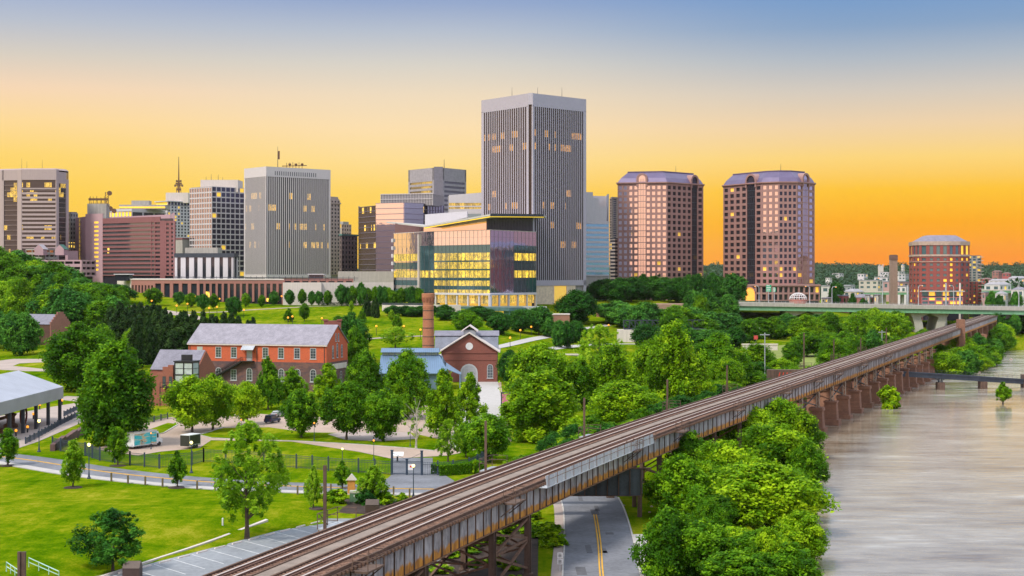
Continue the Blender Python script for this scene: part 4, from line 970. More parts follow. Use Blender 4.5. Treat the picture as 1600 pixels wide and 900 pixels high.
# --- stepped gable brick house on the left
Yg = 600; c0 = Vector((xat(79, Yg), Yg)); thg = R(24); ag = Vector((-math.cos(thg), math.sin(thg))); bg = Vector((math.sin(thg), math.cos(thg)))
g_ = thing('stepped_gable_house', 'old brick house with a stepped gable and slate roof among the trees at left', 'house', (c0.x, c0.y, T(*c0)))
zb_ = T(*c0) - 2; zeg, zrg = zat(507, Yg), zat(492, Yg + 5); kx = lambda px: (px - 800) / FPX
Lg = (kx(29) * c0.y - c0.x) / (ag.x - kx(29) * ag.y); Dg = (kx(110) * c0.y - c0.x) / (bg.x - kx(110) * bg.y)
mb = MB(); qg = lambda i, j: c0 + ag * i + bg * j
mb.prism([qg(.3, 0), qg(.3, Dg), qg(Lg, Dg), qg(Lg, 0)], zb_, zeg); mb.build('wall', brickmat('dark_brown_brick', (0.15, 0.07, 0.05), (0.11, 0.05, 0.04), (0.12, 0.08, 0.07), .6, .2, .35, (0.05, 0.03, 0.03)), g_)  # side wall in its own dark brown brick
mb = MB(); nS = 5
mb.fbox(c0, bg, -ag, 0, Dg, zb_, zeg, -.5, 0)
for i in range(nS):
    s0 = Dg / 2 * i / nS * .86; mb.fbox(c0, bg, -ag, s0, Dg - s0, zeg + (zrg + 1.2 - zeg) * i / nS + .002, zeg + (zrg + 1.2 - zeg) * (i + 1) / nS, -.5, 0)
mb.build('stepped_gable', brickmat('lit_pink_brick', (0.46, 0.20, 0.15), (0.38, 0.15, 0.12), (0.35, 0.24, 0.2), .6, .2, .25, (0.2, 0.1, 0.08)), g_)  # lit look of the gable end put into its pink brick colour
gable_roof(c0 + ag * .5, ag, bg, Lg - .5, Dg, zeg, zrg, .2, .2, slate_d, g_)
framed_window(c0 , ag, -bg, Lg * .55, Lg * .55 + 1.4, zat(536, Yg), zat(529, Yg), g_, arch=True)
# --- pump house with round window
Yp = 462; pc = -13.4; hw = 8.75; zep, zrp = zat(548.5, Yp), zat(521, Yp)
ph = thing('brick_engine_house', 'dark red brick gabled hall with a round window and big grey arched door', 'building', (pc, Yp, 0))
mb = MB(); mb.box(pc - hw, pc + hw, Yp, Yp + 24, -.5, zep)
mb.hexa([(pc - hw, Yp, zep), (pc + hw, Yp, zep), (pc + hw, Yp + .5, zep), (pc - hw, Yp + .5, zep), (pc - .1, Yp, zrp - .4), (pc + .1, Yp, zrp - .4), (pc + .1, Yp + .5, zrp - .4), (pc - .1, Yp + .5, zrp - .4)])
mb.box(pc - hw - .06, pc + hw + .06, Yp - .12, Yp - .003, zat(563, Yp), zat(561.5, Yp)); mb.box(pc - hw - .1, pc + hw + .1, Yp - .2, Yp - .004, zep - .7, zep - .2); mb.build('wall', darkbrick, ph)
gable_roof(Vector((pc - hw, Yp + .1)), Vector((0, 1)), Vector((1, 0)), 20, hw * 2, zep, zrp, .9, .35, M['conc_lt'], ph)
mb = MB(); mb.lathe((0, 0, 0), [(1.15, -.04), (1.15, .08)], 20); dk = mb.build('round_window', M['white'], ph); dk.matrix_parent_inverse = world_of(ph).inverted(); dk.location = (pc - 0.0, Yp - .02, zat(541, Yp)); dk.rotation_euler = (R(90), 0, 0)
P0 = Vector((0, Yp)); U = Vector((1, 0)); Nn_ = Vector((0, -1))
x0_, x1_ = xat(719, Yp), xat(746.5, Yp)
framed_window(P0, U, Nn_, x0_, x1_, -.1, zat(568.5, Yp), ph, arch=True, gm=mk('grey_board', (.36, .36, .40), .6, var=.1), mull=(4, 4), name='arched_door')
framed_window(P0, U, Nn_, xat(761, Yp), xat(770.5, Yp), zat(591, Yp), zat(569, Yp), ph, arch=True, mull=(2, 5))
# transverse slate block behind
xa, xb_ = xat(680.5, Yp + 14), xat(778.5, Yp + 14); zq0, zq1 = zat(545, Yp + 10), zat(524, Yp + 14)
mb = MB(); mb.hexa([(xa, Yp + 8, zep - .5), (xb_, Yp + 8, zep - .5), (xb_, Yp + 24, zep - .5), (xa, Yp + 24, zep - .5), (xa, Yp + 11.5, zq1), (xb_, Yp + 11.5, zq1), (xb_, Yp + 21, zq1), (xa, Yp + 21, zq1)]); mb.build('side_roof', slate('slate_blue', (0.16, 0.175, 0.23)), ph)
mb = MB(); mb.hexa([(xa - .3, Yp + 11, zq1), (xb_ + .3, Yp + 11, zq1), (xb_ + .3, Yp + 21.5, zq1), (xa - .3, Yp + 21.5, zq1), (xa - .3, Yp + 15, zat(517, Yp + 14)), (xb_ + .3, Yp + 15, zat(517, Yp + 14)), (xb_ + .3, Yp + 17, zat(517, Yp + 14)), (xa - .3, Yp + 17, zat(517, Yp + 14))]); mb.build('monitor_roof', slate_d, ph)
cw = 1.9; zc0, zc1 = zrp - 1.2, zat(516, Yp + 3)
mb = MB(); mb.box(pc - cw, pc + cw, Yp + 3, Yp + 12, zc0, zc1); cu = mb.build('roof_lantern', mk('lantern_grey', (.28, .30, .34), .6), ph)
gable_roof(Vector((pc - cw, Yp + 3)), Vector((0, 1)), Vector((1, 0)), 9, cw * 2, zc1, zat(509.5, Yp + 3), .7, .25, M['conc_lt'], ph, 'lantern_roof')
# --- blue shed
Ys = 432; xs0, xs1 = xat(592, Ys), xat(701, Ys)
bs = thing('blue_metal_shed', 'long shed with a blue ribbed metal roof and raised glazed ridge', 'shed', (xs0, Ys, 0))
ms = standing_seam('blue_metal', (0.17, 0.26, 0.40), .9, 0); zes, zrs = zat(582, Ys), zat(556, Ys + 8)
mb = MB(); D_ = 17
mb.hexa([(xs0, Ys - .8, zes - .4), (xs1, Ys - .8, zes - .4), (xs1 - 3, Ys + D_ / 2 - 1.6, zrs), (xs0, Ys + D_ / 2 - 1.6, zrs), (xs0, Ys - .8, zes - .15), (xs1, Ys - .8, zes - .15), (xs1 - 3, Ys + D_ / 2 - 1.6, zrs + .25), (xs0, Ys + D_ / 2 - 1.6, zrs + .25)])
mb.hexa([(xs0, Ys + D_ / 2 + 1.6, zrs), (xs1 - 3, Ys + D_ / 2 + 1.6, zrs), (xs1, Ys + D_ + .8, zes - .4), (xs0, Ys + D_ + .8, zes - .4), (xs0, Ys + D_ / 2 + 1.6, zrs + .25), (xs1 - 3, Ys + D_ / 2 + 1.6, zrs + .25), (xs1, Ys + D_ + .8, zes - .15), (xs0, Ys + D_ + .8, zes - .15)])
mb.build('roof', ms, bs)
zm0, zm1 = zrs, zat(551.5, Ys + 8)
mb = MB(); mb.box(xs0 + .4, xs1 - 3.4, Ys + D_ / 2 - 1.5, Ys + D_ / 2 + 1.5, zm0, zm1 + .5); mb.build('ridge_glazing', mk('clerestory_glass', (.40, .47, .42), .2, var=.3, scale=1.5), bs)
mb = MB()
for k_ in range(10): x_ = xs0 + .5 + (xs1 - xs0 - 4) * k_ / 9; mb.box(x_ - .1, x_ + .1, Ys + D_ / 2 - 1.62, Ys + D_ / 2 - 1.5, zm0, zm1 + .5)
mb.hexa([(xs0, Ys + D_ / 2 - 2.6, zm1 + .3), (xs1 - 3, Ys + D_ / 2 - 2.6, zm1 + .3), (xs1 - 3, Ys + D_ / 2 + 2.6, zm1 + .3), (xs0, Ys + D_ / 2 + 2.6, zm1 + .3), (xs0, Ys + D_ / 2 - .1, zat(544, Ys + 8)), (xs1 - 3.2, Ys + D_ / 2 - .1, zat(544, Ys + 8)), (xs1 - 3.2, Ys + D_ / 2 + .1, zat(544, Ys + 8)), (xs0, Ys + D_ / 2 + .1, zat(544, Ys + 8))]); mb.build('ridge_roof', ms, bs)
mb = MB(); mb.box(xs0 + .3, xs1 - 1.2, Ys + .2, Ys + .5, 0, zes - .1); mb.box(xs1 - 1.5, xs1 - 1.2, Ys + .2, Ys + D_ - .3, 0, zes); mb.hexa([(xs1 - 1.5, Ys, zes), (xs1 - 1.2, Ys, zes), (xs1 - 1.2, Ys + D_, zes), (xs1 - 1.5, Ys + D_, zes), (xs1 - 2.5, Ys + D_ / 2 - 1, zrs), (xs1 - 2.2, Ys + D_ / 2 - 1, zrs), (xs1 - 2.2, Ys + D_ / 2 + 1, zrs), (xs1 - 2.5, Ys + D_ / 2 + 1, zrs)]); mb.build('wall', mk('blue_cladding', (.13, .20, .28), .5, var=.2), bs)
mb = MB(); mb.hexa([(xs1 - 1, Ys + 1, zes + 1), (xs1 + 3.5, Ys + 1, zes - .8), (xs1 + 3.5, Ys + 8, zes - .8), (xs1 - 1, Ys + 8, zes + 2.2), (xs1 - 1, Ys + 1, zes + 1.2), (xs1 + 3.5, Ys + 1, zes - .6), (xs1 + 3.5, Ys + 8, zes - .6), (xs1 - 1, Ys + 8, zes + 2.4)]); 
for y_ in (Ys + 1.2, Ys + 4.5, Ys + 7.8): mb.bar((xs1 + 3.3, y_, 0), (xs1 + 3.3, y_, zes - .8), .35)
mb.build('porch', mk('porch_blue', (.16, .24, .36), .5), bs)
# --- tall brick chimney stack
Yc = 452; cxx = xat(669.2, Yc); r0 = 9.2 / FPX * Yc; h_ = zat(458, Yc)
ck = thing('brick_smokestack', 'tall round orange brick smokestack with iron bands and a corbelled crown', 'chimney', (cxx, Yc, 0))
mb = MB(); mb.lathe((cxx, Yc, -.5), [(r0 * 1.10, 0), (r0 * 1.0, h_ * .5), (r0 * .90, h_ * .84), (r0 * .95, h_ * .86), (r0 * .95, h_ * .88), (r0 * .90, h_ * .885), (r0 * .92, h_ * .93), (r0 * 1.04, h_ * .955), (r0 * 1.12, h_ * .975), (r0 * 1.12, h_ + .35), (r0 * .85, h_ + .45), (r0 * .8, h_ - .5)], 28); mb.build('shaft', brickmat('stack_brick', (0.50, 0.20, 0.10), (0.40, 0.15, 0.08), (0.33, 0.22, 0.16), .5, .2, .2, (0.24, 0.12, 0.08)), ck, smooth=False)
for k_ in range(8):
    z_ = h_ * (.14 + k_ * .095); rr = r0 * (1.10 - .20 * z_ / h_ / .84) + .06; mb = MB(); mb.lathe((cxx, Yc, z_), [(rr - .1, 0), (rr, 0.02), (rr, .28), (rr - .1, .3)], 28); mb.build('band', M['rust_dk'], ck)
mb = MB()
for k_ in range(14):
    t = 2 * math.pi * k_ / 14; rr = r0 * .93; mb.bar((cxx + rr * math.cos(t), Yc + rr * math.sin(t), h_ * .905), (cxx + rr * 1.12 * math.cos(t), Yc + rr * 1.12 * math.sin(t), h_ * .95), .35)
mb.build('corbels', mk('corbel_brick', (0.34, 0.13, 0.08), .9), ck)
# ------------------------------------------------------------------ the city
class Poly(Bld):
    """a building whose visible plan is a line of corners (pixel column, distance) from left to right"""
    def __init__(s, name, label, cat, P, depth=40, Y=None, zb=None, group=None):
        s.P = [Vector((xat(px, y), y)) for px, y in P]; s.Y = Y or min(y for _, y in P)
        s.zb = T(s.P[len(s.P) // 2].x, s.Y) - 3 if zb is None else zb
        s.root = thing(name, label, cat, (s.P[0].x, s.P[0].y, s.zb), group); s.win = []; s.wall = MB()
        a, b_ = s.P[0], s.P[-1]; s.back = [b_ + b_.normalized() * depth * .97 - Vector((1, 0)) * depth * .05, a + a.normalized() * depth + Vector((1, 0)) * depth * .05]
    def face(s, i):
        O = s.P[i]; e = s.P[i + 1] - O; L = e.length; u = e / L; return O, u, Vector((u.y, -u.x)), L
    def ring(s, inset=0.0):
        pts = s.P + s.back; n = len(pts); out = []
        if inset == 0: return pts
        for i in range(n):
            p, a, b_ = pts[i], pts[i - 1], pts[(i + 1) % n]; d1 = (p - a).normalized(); d2 = (b_ - p).normalized()
            n1 = Vector((-d1.y, d1.x)); n2 = Vector((-d2.y, d2.x)); m_ = (n1 + n2); m_ = m_ / max(.3, m_.length_squared) * 2; out.append(p + m_ * inset)
        return out
    def done(s, mat, name='wall'):
        if not getattr(s, '_cl', 0) and s.wall.f:
            s._cl = 1; pts = s.P + s.back; zt = max(v[2] for v in s.wall.v) - .8; k0 = len(s.P) - 1
            for i in range(k0, k0 + 3):
                O = pts[i]; e = pts[(i + 1) % len(pts)] - O; L = e.length; u = e / L; s.wall.fbox(O, u, Vector((u.y, -u.x)), 0.7, L - .7, s.zb, zt, -.9, -.15)
        return s.wall.build(name, mat, s.root)
    def u(s, i, px):
        O, u, n, L = s.face(i); k = (px - 800) / FPX; return (k * O.y - O.x) / (u.x - k * u.y)
def part(mb, name, mat, b, **k): return mb.build(name, mat, b.root, **k)
def mast(parent, x, y, z0, z1, r=.25, name='antenna', mat=None):
    mb = MB(); mb.tube([(x, y, z0), (x, y, z1)], [r, r * .4], 5); return mb.build(name, mat or M['steel'], parent)
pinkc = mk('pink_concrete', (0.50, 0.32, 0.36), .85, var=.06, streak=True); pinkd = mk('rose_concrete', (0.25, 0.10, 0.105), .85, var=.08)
mauve = mk('mauve_concrete', (0.44, 0.34, 0.355), .8, var=.06, streak=True); granite = mk('pink_granite', (0.36, 0.20, 0.185), .55, var=.08, scale=.3)
pale = mk('pale_stone', (0.60, 0.57, 0.61), .7, var=.05, streak=True); lightfin = mk('fin_white', (0.62, 0.57, 0.59), .6, var=.04)
g_rib = glassmat('ribbon_glass', (.05, .05, .065), .45, lit=.30, cell=(3.1, 3.1, 3.75)); g_tow = glassmat('tower_glass', (.035, .03, .035), .1, .2, lit=.17, cell=(2.2, 2.2, 3.9), litc=(1, .55, .05), lits=1.0)
g_off = glassmat('office_glass', (.06, .06, .09), .5, lit=.12, cell=(2.8, 2.8, 3.9)); g_grey = glassmat('grey_glass', (.16, .16, .17), .45, lit=.05, cell=(2.5, 2.5, 3.6))
g_blue = glassmat('blue_glass', (.42, .42, .62), .9, .05); g_peach = glassmat('clear_mirror_glass', (.80, .74, .76), .97, .04, .03)
ZF = lambda py, Y: zat(py, Y)
def rpanes(b, side, z0, z1, rows, gmats, sf=.42, d=.45, u0=0, u1=None, cols=1, pf=0): b.grid(side, z0, z1, cols, rows, pf, sf, d, gmats, u0, u1)
# far left tan tower
b = Poly('office_tower', 'mauve concrete tower with cut corners at the far left edge of the skyline', 'office tower', [(-60, 925), (-22, 912), (3, 905), (27, 902), (33.5, 900), (88, 900), (92, 902), (104, 908), (107.5, 914)], 45)
b.core(b.z(268), M['gdark'], .6)
zt = b.z(281); zk_ = b.z(297)
for i in (0, 1, 3, 5): pass
rows = 14
b.grid(4, b.z(289), b.z(264.8), 1, 1, 0, 0, .6); b.win = []
def plain(b, i, z0, z1, u0=0, u1=None, d0=-.6):
    O, u, n, L = b.face(i); b.wall.fbox(O, u, n, u0, L if u1 is None else u1, z0, z1, d0, 0)
for i in (0, 1, 3): plain(b, i, b.zb, b.z(264.8 if i else 266))
O, u, n, L = b.face(4)
plain(b, 4, b.zb, b.z(264.8), 0, L * .004); plain(b, 4, b.z(281), b.z(264.6)); plain(b, 4, b.z(296.5), b.z(293.5))
b.grid(4, b.z(388), b.z(295.5), 1, 14, 0, .48, .6, 0, 0, L); b.win.append((O, u, n, 0, L, b.z(292.5), b.z(282), -.45, 0))
plain(b, 5, b.zb, b.z(264.5)); plain(b, 2, b.z(281), b.z(265)); plain(b, 6, b.z(286), b.z(268)); plain(b, 7, b.zb, b.z(279))
O, u, n, L = b.face(2); b.wall.fbox(O, u, n, 0, L * .12, b.zb, b.z(265), -.6, 0)
b.grid(2, b.zb, b.z(281), 1, 22, 0, .05, .6); b.grid(6, b.zb, b.z(286), 1, 22, 0, .05, .6)
rg = b.ring(0); mbx = b.wall; mbx.prism([p for p in rg], b.z(264.5) - .5, b.z(264.5) + .6, [p + (Vector((sum(q.x for q in rg) / len(rg), sum(q.y for q in rg) / len(rg))) - p) * .04 for p in rg])
b.done(mauve); b.windows([glassmat('band_glass', (.06, .055, .065), .4, lit=.22, cell=(2.2, 2.2, 2.9), lits=.9)], 'window_band')
for px, t in ((34, 247), (42, 252), (66, 249)): p = pt(px, 264, 915); mast(b.root, p.x, p.y, p.z - 1, zat(t, 915), .12)
# slim background block
b = Bld('office_block', 'slim grey block squeezed between the far left tower and the pink hotel', 'office block', 110, 960, 45, 100, 122); b.core(b.z(331), M['rooftar'], .5)
b.grid('b', b.z(430), b.z(333), 3, 14, .5, .45, .5, 0); b.grid('a', b.z(430), b.z(333), 2, 14, .5, .45, .5, 0); b.done(M['conc']); b.windows([g_off])
# pink hotel
b = Poly('hotel', 'broad pink and rose hotel slab with rows of ribbon windows, long face to the left', 'hotel', [(118, 950), (133.5, 925), (160.3, 917), (235.5, 890), (242.5, 889), (250, 887), (258, 886), (273.5, 883)], 30)
b.core(b.z(341), M['gdark'], .6); zt = b.z(338)
plain(b, 0, b.zb, b.z(334)); plain(b, 1, b.zb, b.z(330)); 
O, u, n, L = b.face(1)
for r_ in range(12): 
    z_ = zat(347.5 + r_ * 6.72, 917); b.win.append((O, u, n, L * .52, L * .76, z_ - .55, z_ + .65, .03, 1))
O, u, n, L = b.face(0)
for r_ in range(12): z_ = zat(343.5 + r_ * 6.6, 940); b.win.append((O, u, n, L * .36, L * .55, z_ - 1.3, z_ + .9, .03, 0))
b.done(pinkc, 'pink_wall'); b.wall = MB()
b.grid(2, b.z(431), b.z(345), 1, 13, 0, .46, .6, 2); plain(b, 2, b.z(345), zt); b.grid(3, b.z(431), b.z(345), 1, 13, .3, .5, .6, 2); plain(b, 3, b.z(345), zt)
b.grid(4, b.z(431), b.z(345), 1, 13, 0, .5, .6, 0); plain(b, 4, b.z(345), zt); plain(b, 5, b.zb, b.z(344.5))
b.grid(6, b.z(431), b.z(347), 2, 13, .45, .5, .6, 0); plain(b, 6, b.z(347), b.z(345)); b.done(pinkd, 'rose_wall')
b.windows([M['gdark'], M['lit'], g_grey], 'window')
p = pt(147, 330, 925); mb = MB(); mb.box(p.x - 6, p.x + 6, p.y + 6, p.y + 14, p.z - 6, p.z + 5); part(mb, 'roof_plant_room', M['conc'], b)
mb = MB()
for k_ in range(9):
    x_ = p.x - 5.5 + k_ * 1.35; mb.bar((x_, p.y + 9, p.z + 4), (x_ + rng.uniform(-1, 1), p.y + 9, p.z + 8 + rng.uniform(0, 2)), .25); mb.box(x_ - .5, x_ + .9, p.y + 8.6, p.y + 9.2, p.z + 7.2, p.z + 8.6)
for z_ in (5.5, 7.5): mb.bar((p.x - 6, p.y + 9, p.z + z_), (p.x + 6, p.y + 9, p.z + z_), .25)
mb.bar((p.x + 5, p.y + 9, p.z + 7), (p.x + 8, p.y + 9, p.z + .5), .3); part(mb, 'antenna_rack', M['rust'], b)
lt = thing('lattice_mast', 'short orange lattice mast with dish antennas right of the hotel antenna rack', 'mast', (pt(167, 330, 980).x, 980, 40)); p = pt(167, 326, 980); mb = MB()
for dx in (-1, 1): mb.bar((p.x + dx, p.y, p.z - 12), (p.x + dx, p.y, zat(300, 980)), .35)
for k_ in range(9): z_ = p.z - 2 + k_ * 1.5; mb.bar((p.x - 1, p.y, z_), (p.x + 1, p.y, z_ + 1.5), .2)
mb.build('mast', M['rust'], lt); mb = MB()
for dx, z_, r_ in ((2, zat(302, 980), 1.6), (2.4, p.z, 1.7), (-2, p.z - 3, 1.8), (5, p.z - 1.5, 1.6)): mb.tube([(p.x + dx, p.y - 1, z_), (p.x + dx, p.y - .4, z_)], [r_, r_], 12)
mb.build('dish', M['rust'], lt)
# pink parking annex
b = Bld('parking_garage', 'low pink parking garage with open decks in front of the far left tower', 'parking garage', 128, 870, 12, 60, 150); b.core(b.z(407), M['black'], 1.5)
b.grid('a', b.z(432), b.z(406), 5, 3, .10, .55, 1.2, 0); b.grid('b', b.z(432), b.z(406), 3, 3, .10, .55, 1.2, 0); b.done(pinkc); b.windows([glassmat('garage_dark', (.02, .02, .02), 0, .6, 0, lit=.2, cell=(9, 9, 3.5), lits=.5, litc=(1, .4, .15))], 'deck_opening')
b = Bld('office_block', 'plain pink cube of a building on the garage left of the hotel', 'office block', 106, 900, 30, 102, 122); b.core(b.z(391.5), pinkc, 0, 'wall'); mb = MB(); mb.prism(b.ring(-.2), b.z(391.5), b.z(391)); part(mb, 'parapet', pinkd, b)
b = Bld('parking_garage', 'grey concrete garage with orange lit decks below the far left tower', 'parking garage', 70, 885, 10, 40, 101); b.core(b.z(390), M['black'], 1.5); b.grid('a', b.z(410), b.z(389), 3, 3, .08, .5, 1.2, 0); b.grid('b', b.z(410), b.z(389), 4, 3, .08, .5, 1.2, 0); b.done(M['conc']); b.windows([glassmat('garage_orange', (.02, .02, .02), 0, .6, 0, lit=.5, cell=(9, 9, 3.5), lits=.5, litc=(1, .3, .06))], 'deck_opening')
for px, c, lab in ((96, (.04, .16, .13), 'small gabled pavilion with a green roof on the garage deck'), (64, (.5, .45, .5), 'small gabled stair head with a white gable on the garage deck')):
    p = pt(px, 391, 880); r_ = thing('roof_pavilion', lab, 'roof pavilion', p); mb = MB(); mb.box(p.x - 2.6, p.x + 2.6, 876, 884, p.z - 3, p.z + .8)
    mb.hexa([(p.x - 2.6, 876, p.z + .8), (p.x + 2.6, 876, p.z + .8), (p.x + 2.6, 876.3, p.z + .8), (p.x - 2.6, 876.3, p.z + .8), (p.x - .05, 876, p.z + 3.2), (p.x + .05, 876, p.z + 3.2), (p.x + .05, 876.3, p.z + 3.2), (p.x - .05, 876.3, p.z + 3.2)]); mb.build('wall', pinkc, r_)
    gable_roof(Vector((p.x - 2.6, 876.4)), Vector((0, 1)), Vector((1, 0)), 8, 5.2, p.z + .8, p.z + 3.3, .4, .2, mk('pavilion_roof_tint', c, .6), r_)
# white complex behind hotel
b = Bld('office_block', 'white low wide block with a lit parapet behind the pink hotel', 'office block', 206, 1010, 30, 168, 258); b.core(b.z(327), M['rooftar'], .5)
b.grid('a', b.z(342), b.z(330), 7, 1, .3, .1, .5, 1); b.solid('a', 0, b.La, b.z(330), b.z(326), -.5, .2); b.grid('b', b.z(338), b.z(331), 3, 1, .12, .1, .5, 0); b.solid('b', 0, b.Lb, b.z(331), b.z(326), -.5, .2); b.grid('b', b.z(347), b.z(338), 9, 1, .5, .4, .5, 0); b.done(pale); b.windows([M['gdark'], M['lit']])
mb = MB(); q0 = pt(212, 326, 1015); mb.prism([(q0.x - 13, q0.y + 6), (q0.x + 19, q0.y + 6), (q0.x + 19, q0.y + 20), (q0.x - 13, q0.y + 20)], q0.z, q0.z + 3); mb.prism([(q0.x - 5, q0.y + 8), (q0.x + 7, q0.y + 8), (q0.x + 7, q0.y + 16), (q0.x - 5, q0.y + 16)], q0.z + 3, q0.z + 6); part(mb, 'penthouse', M['conc'], b)
mb = MB(); mb.box(q0.x - 12.9, q0.x + 18.9, q0.y + 5.8, q0.y + 5.98, q0.z + .6, q0.z + 1.7); part(mb, 'lit_cornice', M['lit'], b)
# city hall like white grid tower with mast
b = Bld('office_tower', 'white gridded tower with a tall antenna mast on its flat roof box', 'office tower', 262, 1120, 40, 243, 297); b.core(b.z(315), M['rooftar'], .5)
b.grid('a', b.z(390), b.z(321), 8, 14, .45, .4, .5, 0); b.grid('b', b.z(390), b.z(321), 7, 14, .42, .40, .5, lambda *a: 1 if rng.random() < .14 else 0); b.grid('a', b.z(320), b.z(315.5), 1, 1, 0, .1, .6, 1); b.grid('b', b.z(320), b.z(314.5), 7, 1, .2, .1, .6, 0)
b.solid('a', -.6, b.La + .5, b.z(315), b.z(313.6), -1, .7); b.solid('b', -.6, b.Lb + .5, b.z(315), b.z(313.6), -1, .7); b.done(pale); b.windows([M['gdark'], M['lit']])
mb = MB(); p = pt(276.5, 313, 1130); mb.box(p.x - 8.6, p.x + 8.6, p.y, p.y + 14, p.z - 2, zat(301, 1130)); part(mb, 'roof_box', M['conc_lt'], b)
mb = MB(); mb.tube([(p.x, p.y + 6, p.z + 5), (p.x, p.y + 6, zat(245, 1136))], [.8, .2], 5)
for z_, w_ in ((290, 5.5), (287, 3.5), (283, 3), (296, 2.5)): mb.bar((p.x - w_ / 2, p.y + 6, zat(z_, 1136)), (p.x + w_ / 2, p.y + 6, zat(z_, 1136)), .6); mb.box(p.x - w_ / 2 - .6, p.x - w_ / 2 + .6, p.y + 5.5, p.y + 6.5, zat(z_, 1136) - .8, zat(z_, 1136) + .8); mb.box(p.x + w_ / 2 - .6, p.x + w_ / 2 + .6, p.y + 5.5, p.y + 6.5, zat(z_, 1136) - .8, zat(z_, 1136) + .8)
for dx in (-2, 2): mb.bar((p.x + dx, p.y + 6, p.z + 5), (p.x, p.y + 6, zat(278, 1136)), .4)
part(mb, 'antenna_mast', M['rust'], b)
b = Bld('office_block', 'bare pale block with a red roof edge below the white gridded tower', 'office block', 285, 1000, 35, 272, 300); b.core(b.z(374), M['conc'], 0, 'wall'); mb = MB(); mb.prism(b.ring(-.3), b.z(374), b.z(371.5)); part(mb, 'parapet', pinkd, b)
# dark glass gridded tower
b = Bld('office_tower', 'dark glass tower with a white grid left of the white finned tower', 'office tower', 331, 985, 42, 296, 396); b.core(b.z(291), M['rooftar'], .6)
b.grid('a', b.z(432), b.z(292), 9, 17, .16, .26, .5, 0); b.grid('b', b.z(432), b.z(291), 9, 17, .14, .24, .5, lambda s_, r_, c, R_, C_: 2 if rng.random() < .035 else 1)
b.done(lightfin); b.windows([M['gmir'], glassmat('blue_black_glass', (.10, .09, .13), .6), M['lit']])
mb = MB(); p = pt(342, 291, 1000); mb.box(p.x - 12.5, p.x + 13, p.y, p.y + 18, p.z - 4, zat(281, 1000)); part(mb, 'roof_box', M['conc_lt'], b)
for px, t in ((322, 276), (330, 272), (341, 273), (348, 277)): q0 = pt(px, 281, 1004); mast(b.root, q0.x, q0.y, q0.z - 1, zat(t, 1004), .2)
# low white striped block
b = Bld('office_block', 'low block of broad white vertical stripes under a dark roof band', 'office block', 365.5, 860, 8, 273, 372); b.core(b.z(396), M['gdark'], .6); b.zb = b.zb
b.grid('a', b.z(437), b.z(402), 7, 1, .58, 0, .8, 0); b.grid('b', b.z(437), b.z(402), 1, 1, .3, 0, .8, 0); b.done(pale); mb = MB(); mb.prism(b.ring(-.25), b.z(402), b.z(395.5)); part(mb, 'roof_band', M['steel'], b); b.windows([M['gdark']], 'window_strip')
mb = MB(); q0 = b.C + b.a * 12 + b.b * 6; mb.prism([q0, q0 + b.b * 8, q0 + b.a * 20 + b.b * 8, q0 + b.a * 20], b.z(396), b.z(386.5)); part(mb, 'roof_box', M['conc'], b)
# white finned tower
b = Bld('office_tower', 'tall white tower of thin vertical fins with a blank top band and a flagpole', 'office tower', 416, 930, 49, 381.5, 516.5); b.core(b.z(262), M['rooftar'], .9)
for sd_, nf in (('a', 20), ('b', 30)):
    L_ = b.La if sd_ == 'a' else b.Lb; b.grid(sd_, b.z(429), b.z(275.5), nf, 1, .42, 0, .35, 0, 1.2, L_ - 1.2, back=.1)
    b.solid(sd_, 0, 1.2, b.zb, b.z(275.5), -.9, 0); b.solid(sd_, L_ - 1.2, L_, b.zb, b.z(275.5), -.9, 0); b.solid(sd_, 0, L_, b.z(275.5), b.z(260), -.9, .05); b.solid(sd_, 0, L_, b.z(434), b.z(429), -.9, .1)
b.done(lightfin); b.windows([g_tow], 'window_strip')
mb = MB()
for k_ in range(20): b.solid('b', b.Lb * (.13 + .033 * k_), b.Lb * (.13 + .033 * k_) + .5, b.z(273), b.z(266.5), .052, .09, mb)
part(mb, 'louvre', M['steel'], b)
p = pt(434, 262, 950); mast(b.root, p.x, p.y, p.z - 2, zat(229, 950), .25, 'flagpole'); mb = MB(); mb.box(p.x + .1, p.x + 1.3, p.y, p.y + .08, zat(249, 950), zat(236, 950)); part(mb, 'furled_flag', M['rust'], b)
p = pt(460, 262, 955); mb = MB()
for k_ in range(6): mb.bar((p.x - 5 + k_ * 2, p.y, p.z - 1), (p.x - 5 + k_ * 2, p.y, p.z + rng.uniform(1.5, 4.5)), .3)
mb.bar((p.x - 8, p.y, p.z + 1), (p.x + 8, p.y, p.z + 1.4), .5)
for dx in (-3, 1, 5): mb.lathe((p.x + dx, p.y, p.z + 1.3), [(.3, 0), (1.0, .8), (.8, 1.4)], 8)
part(mb, 'antenna_rack', M['rust'], b)
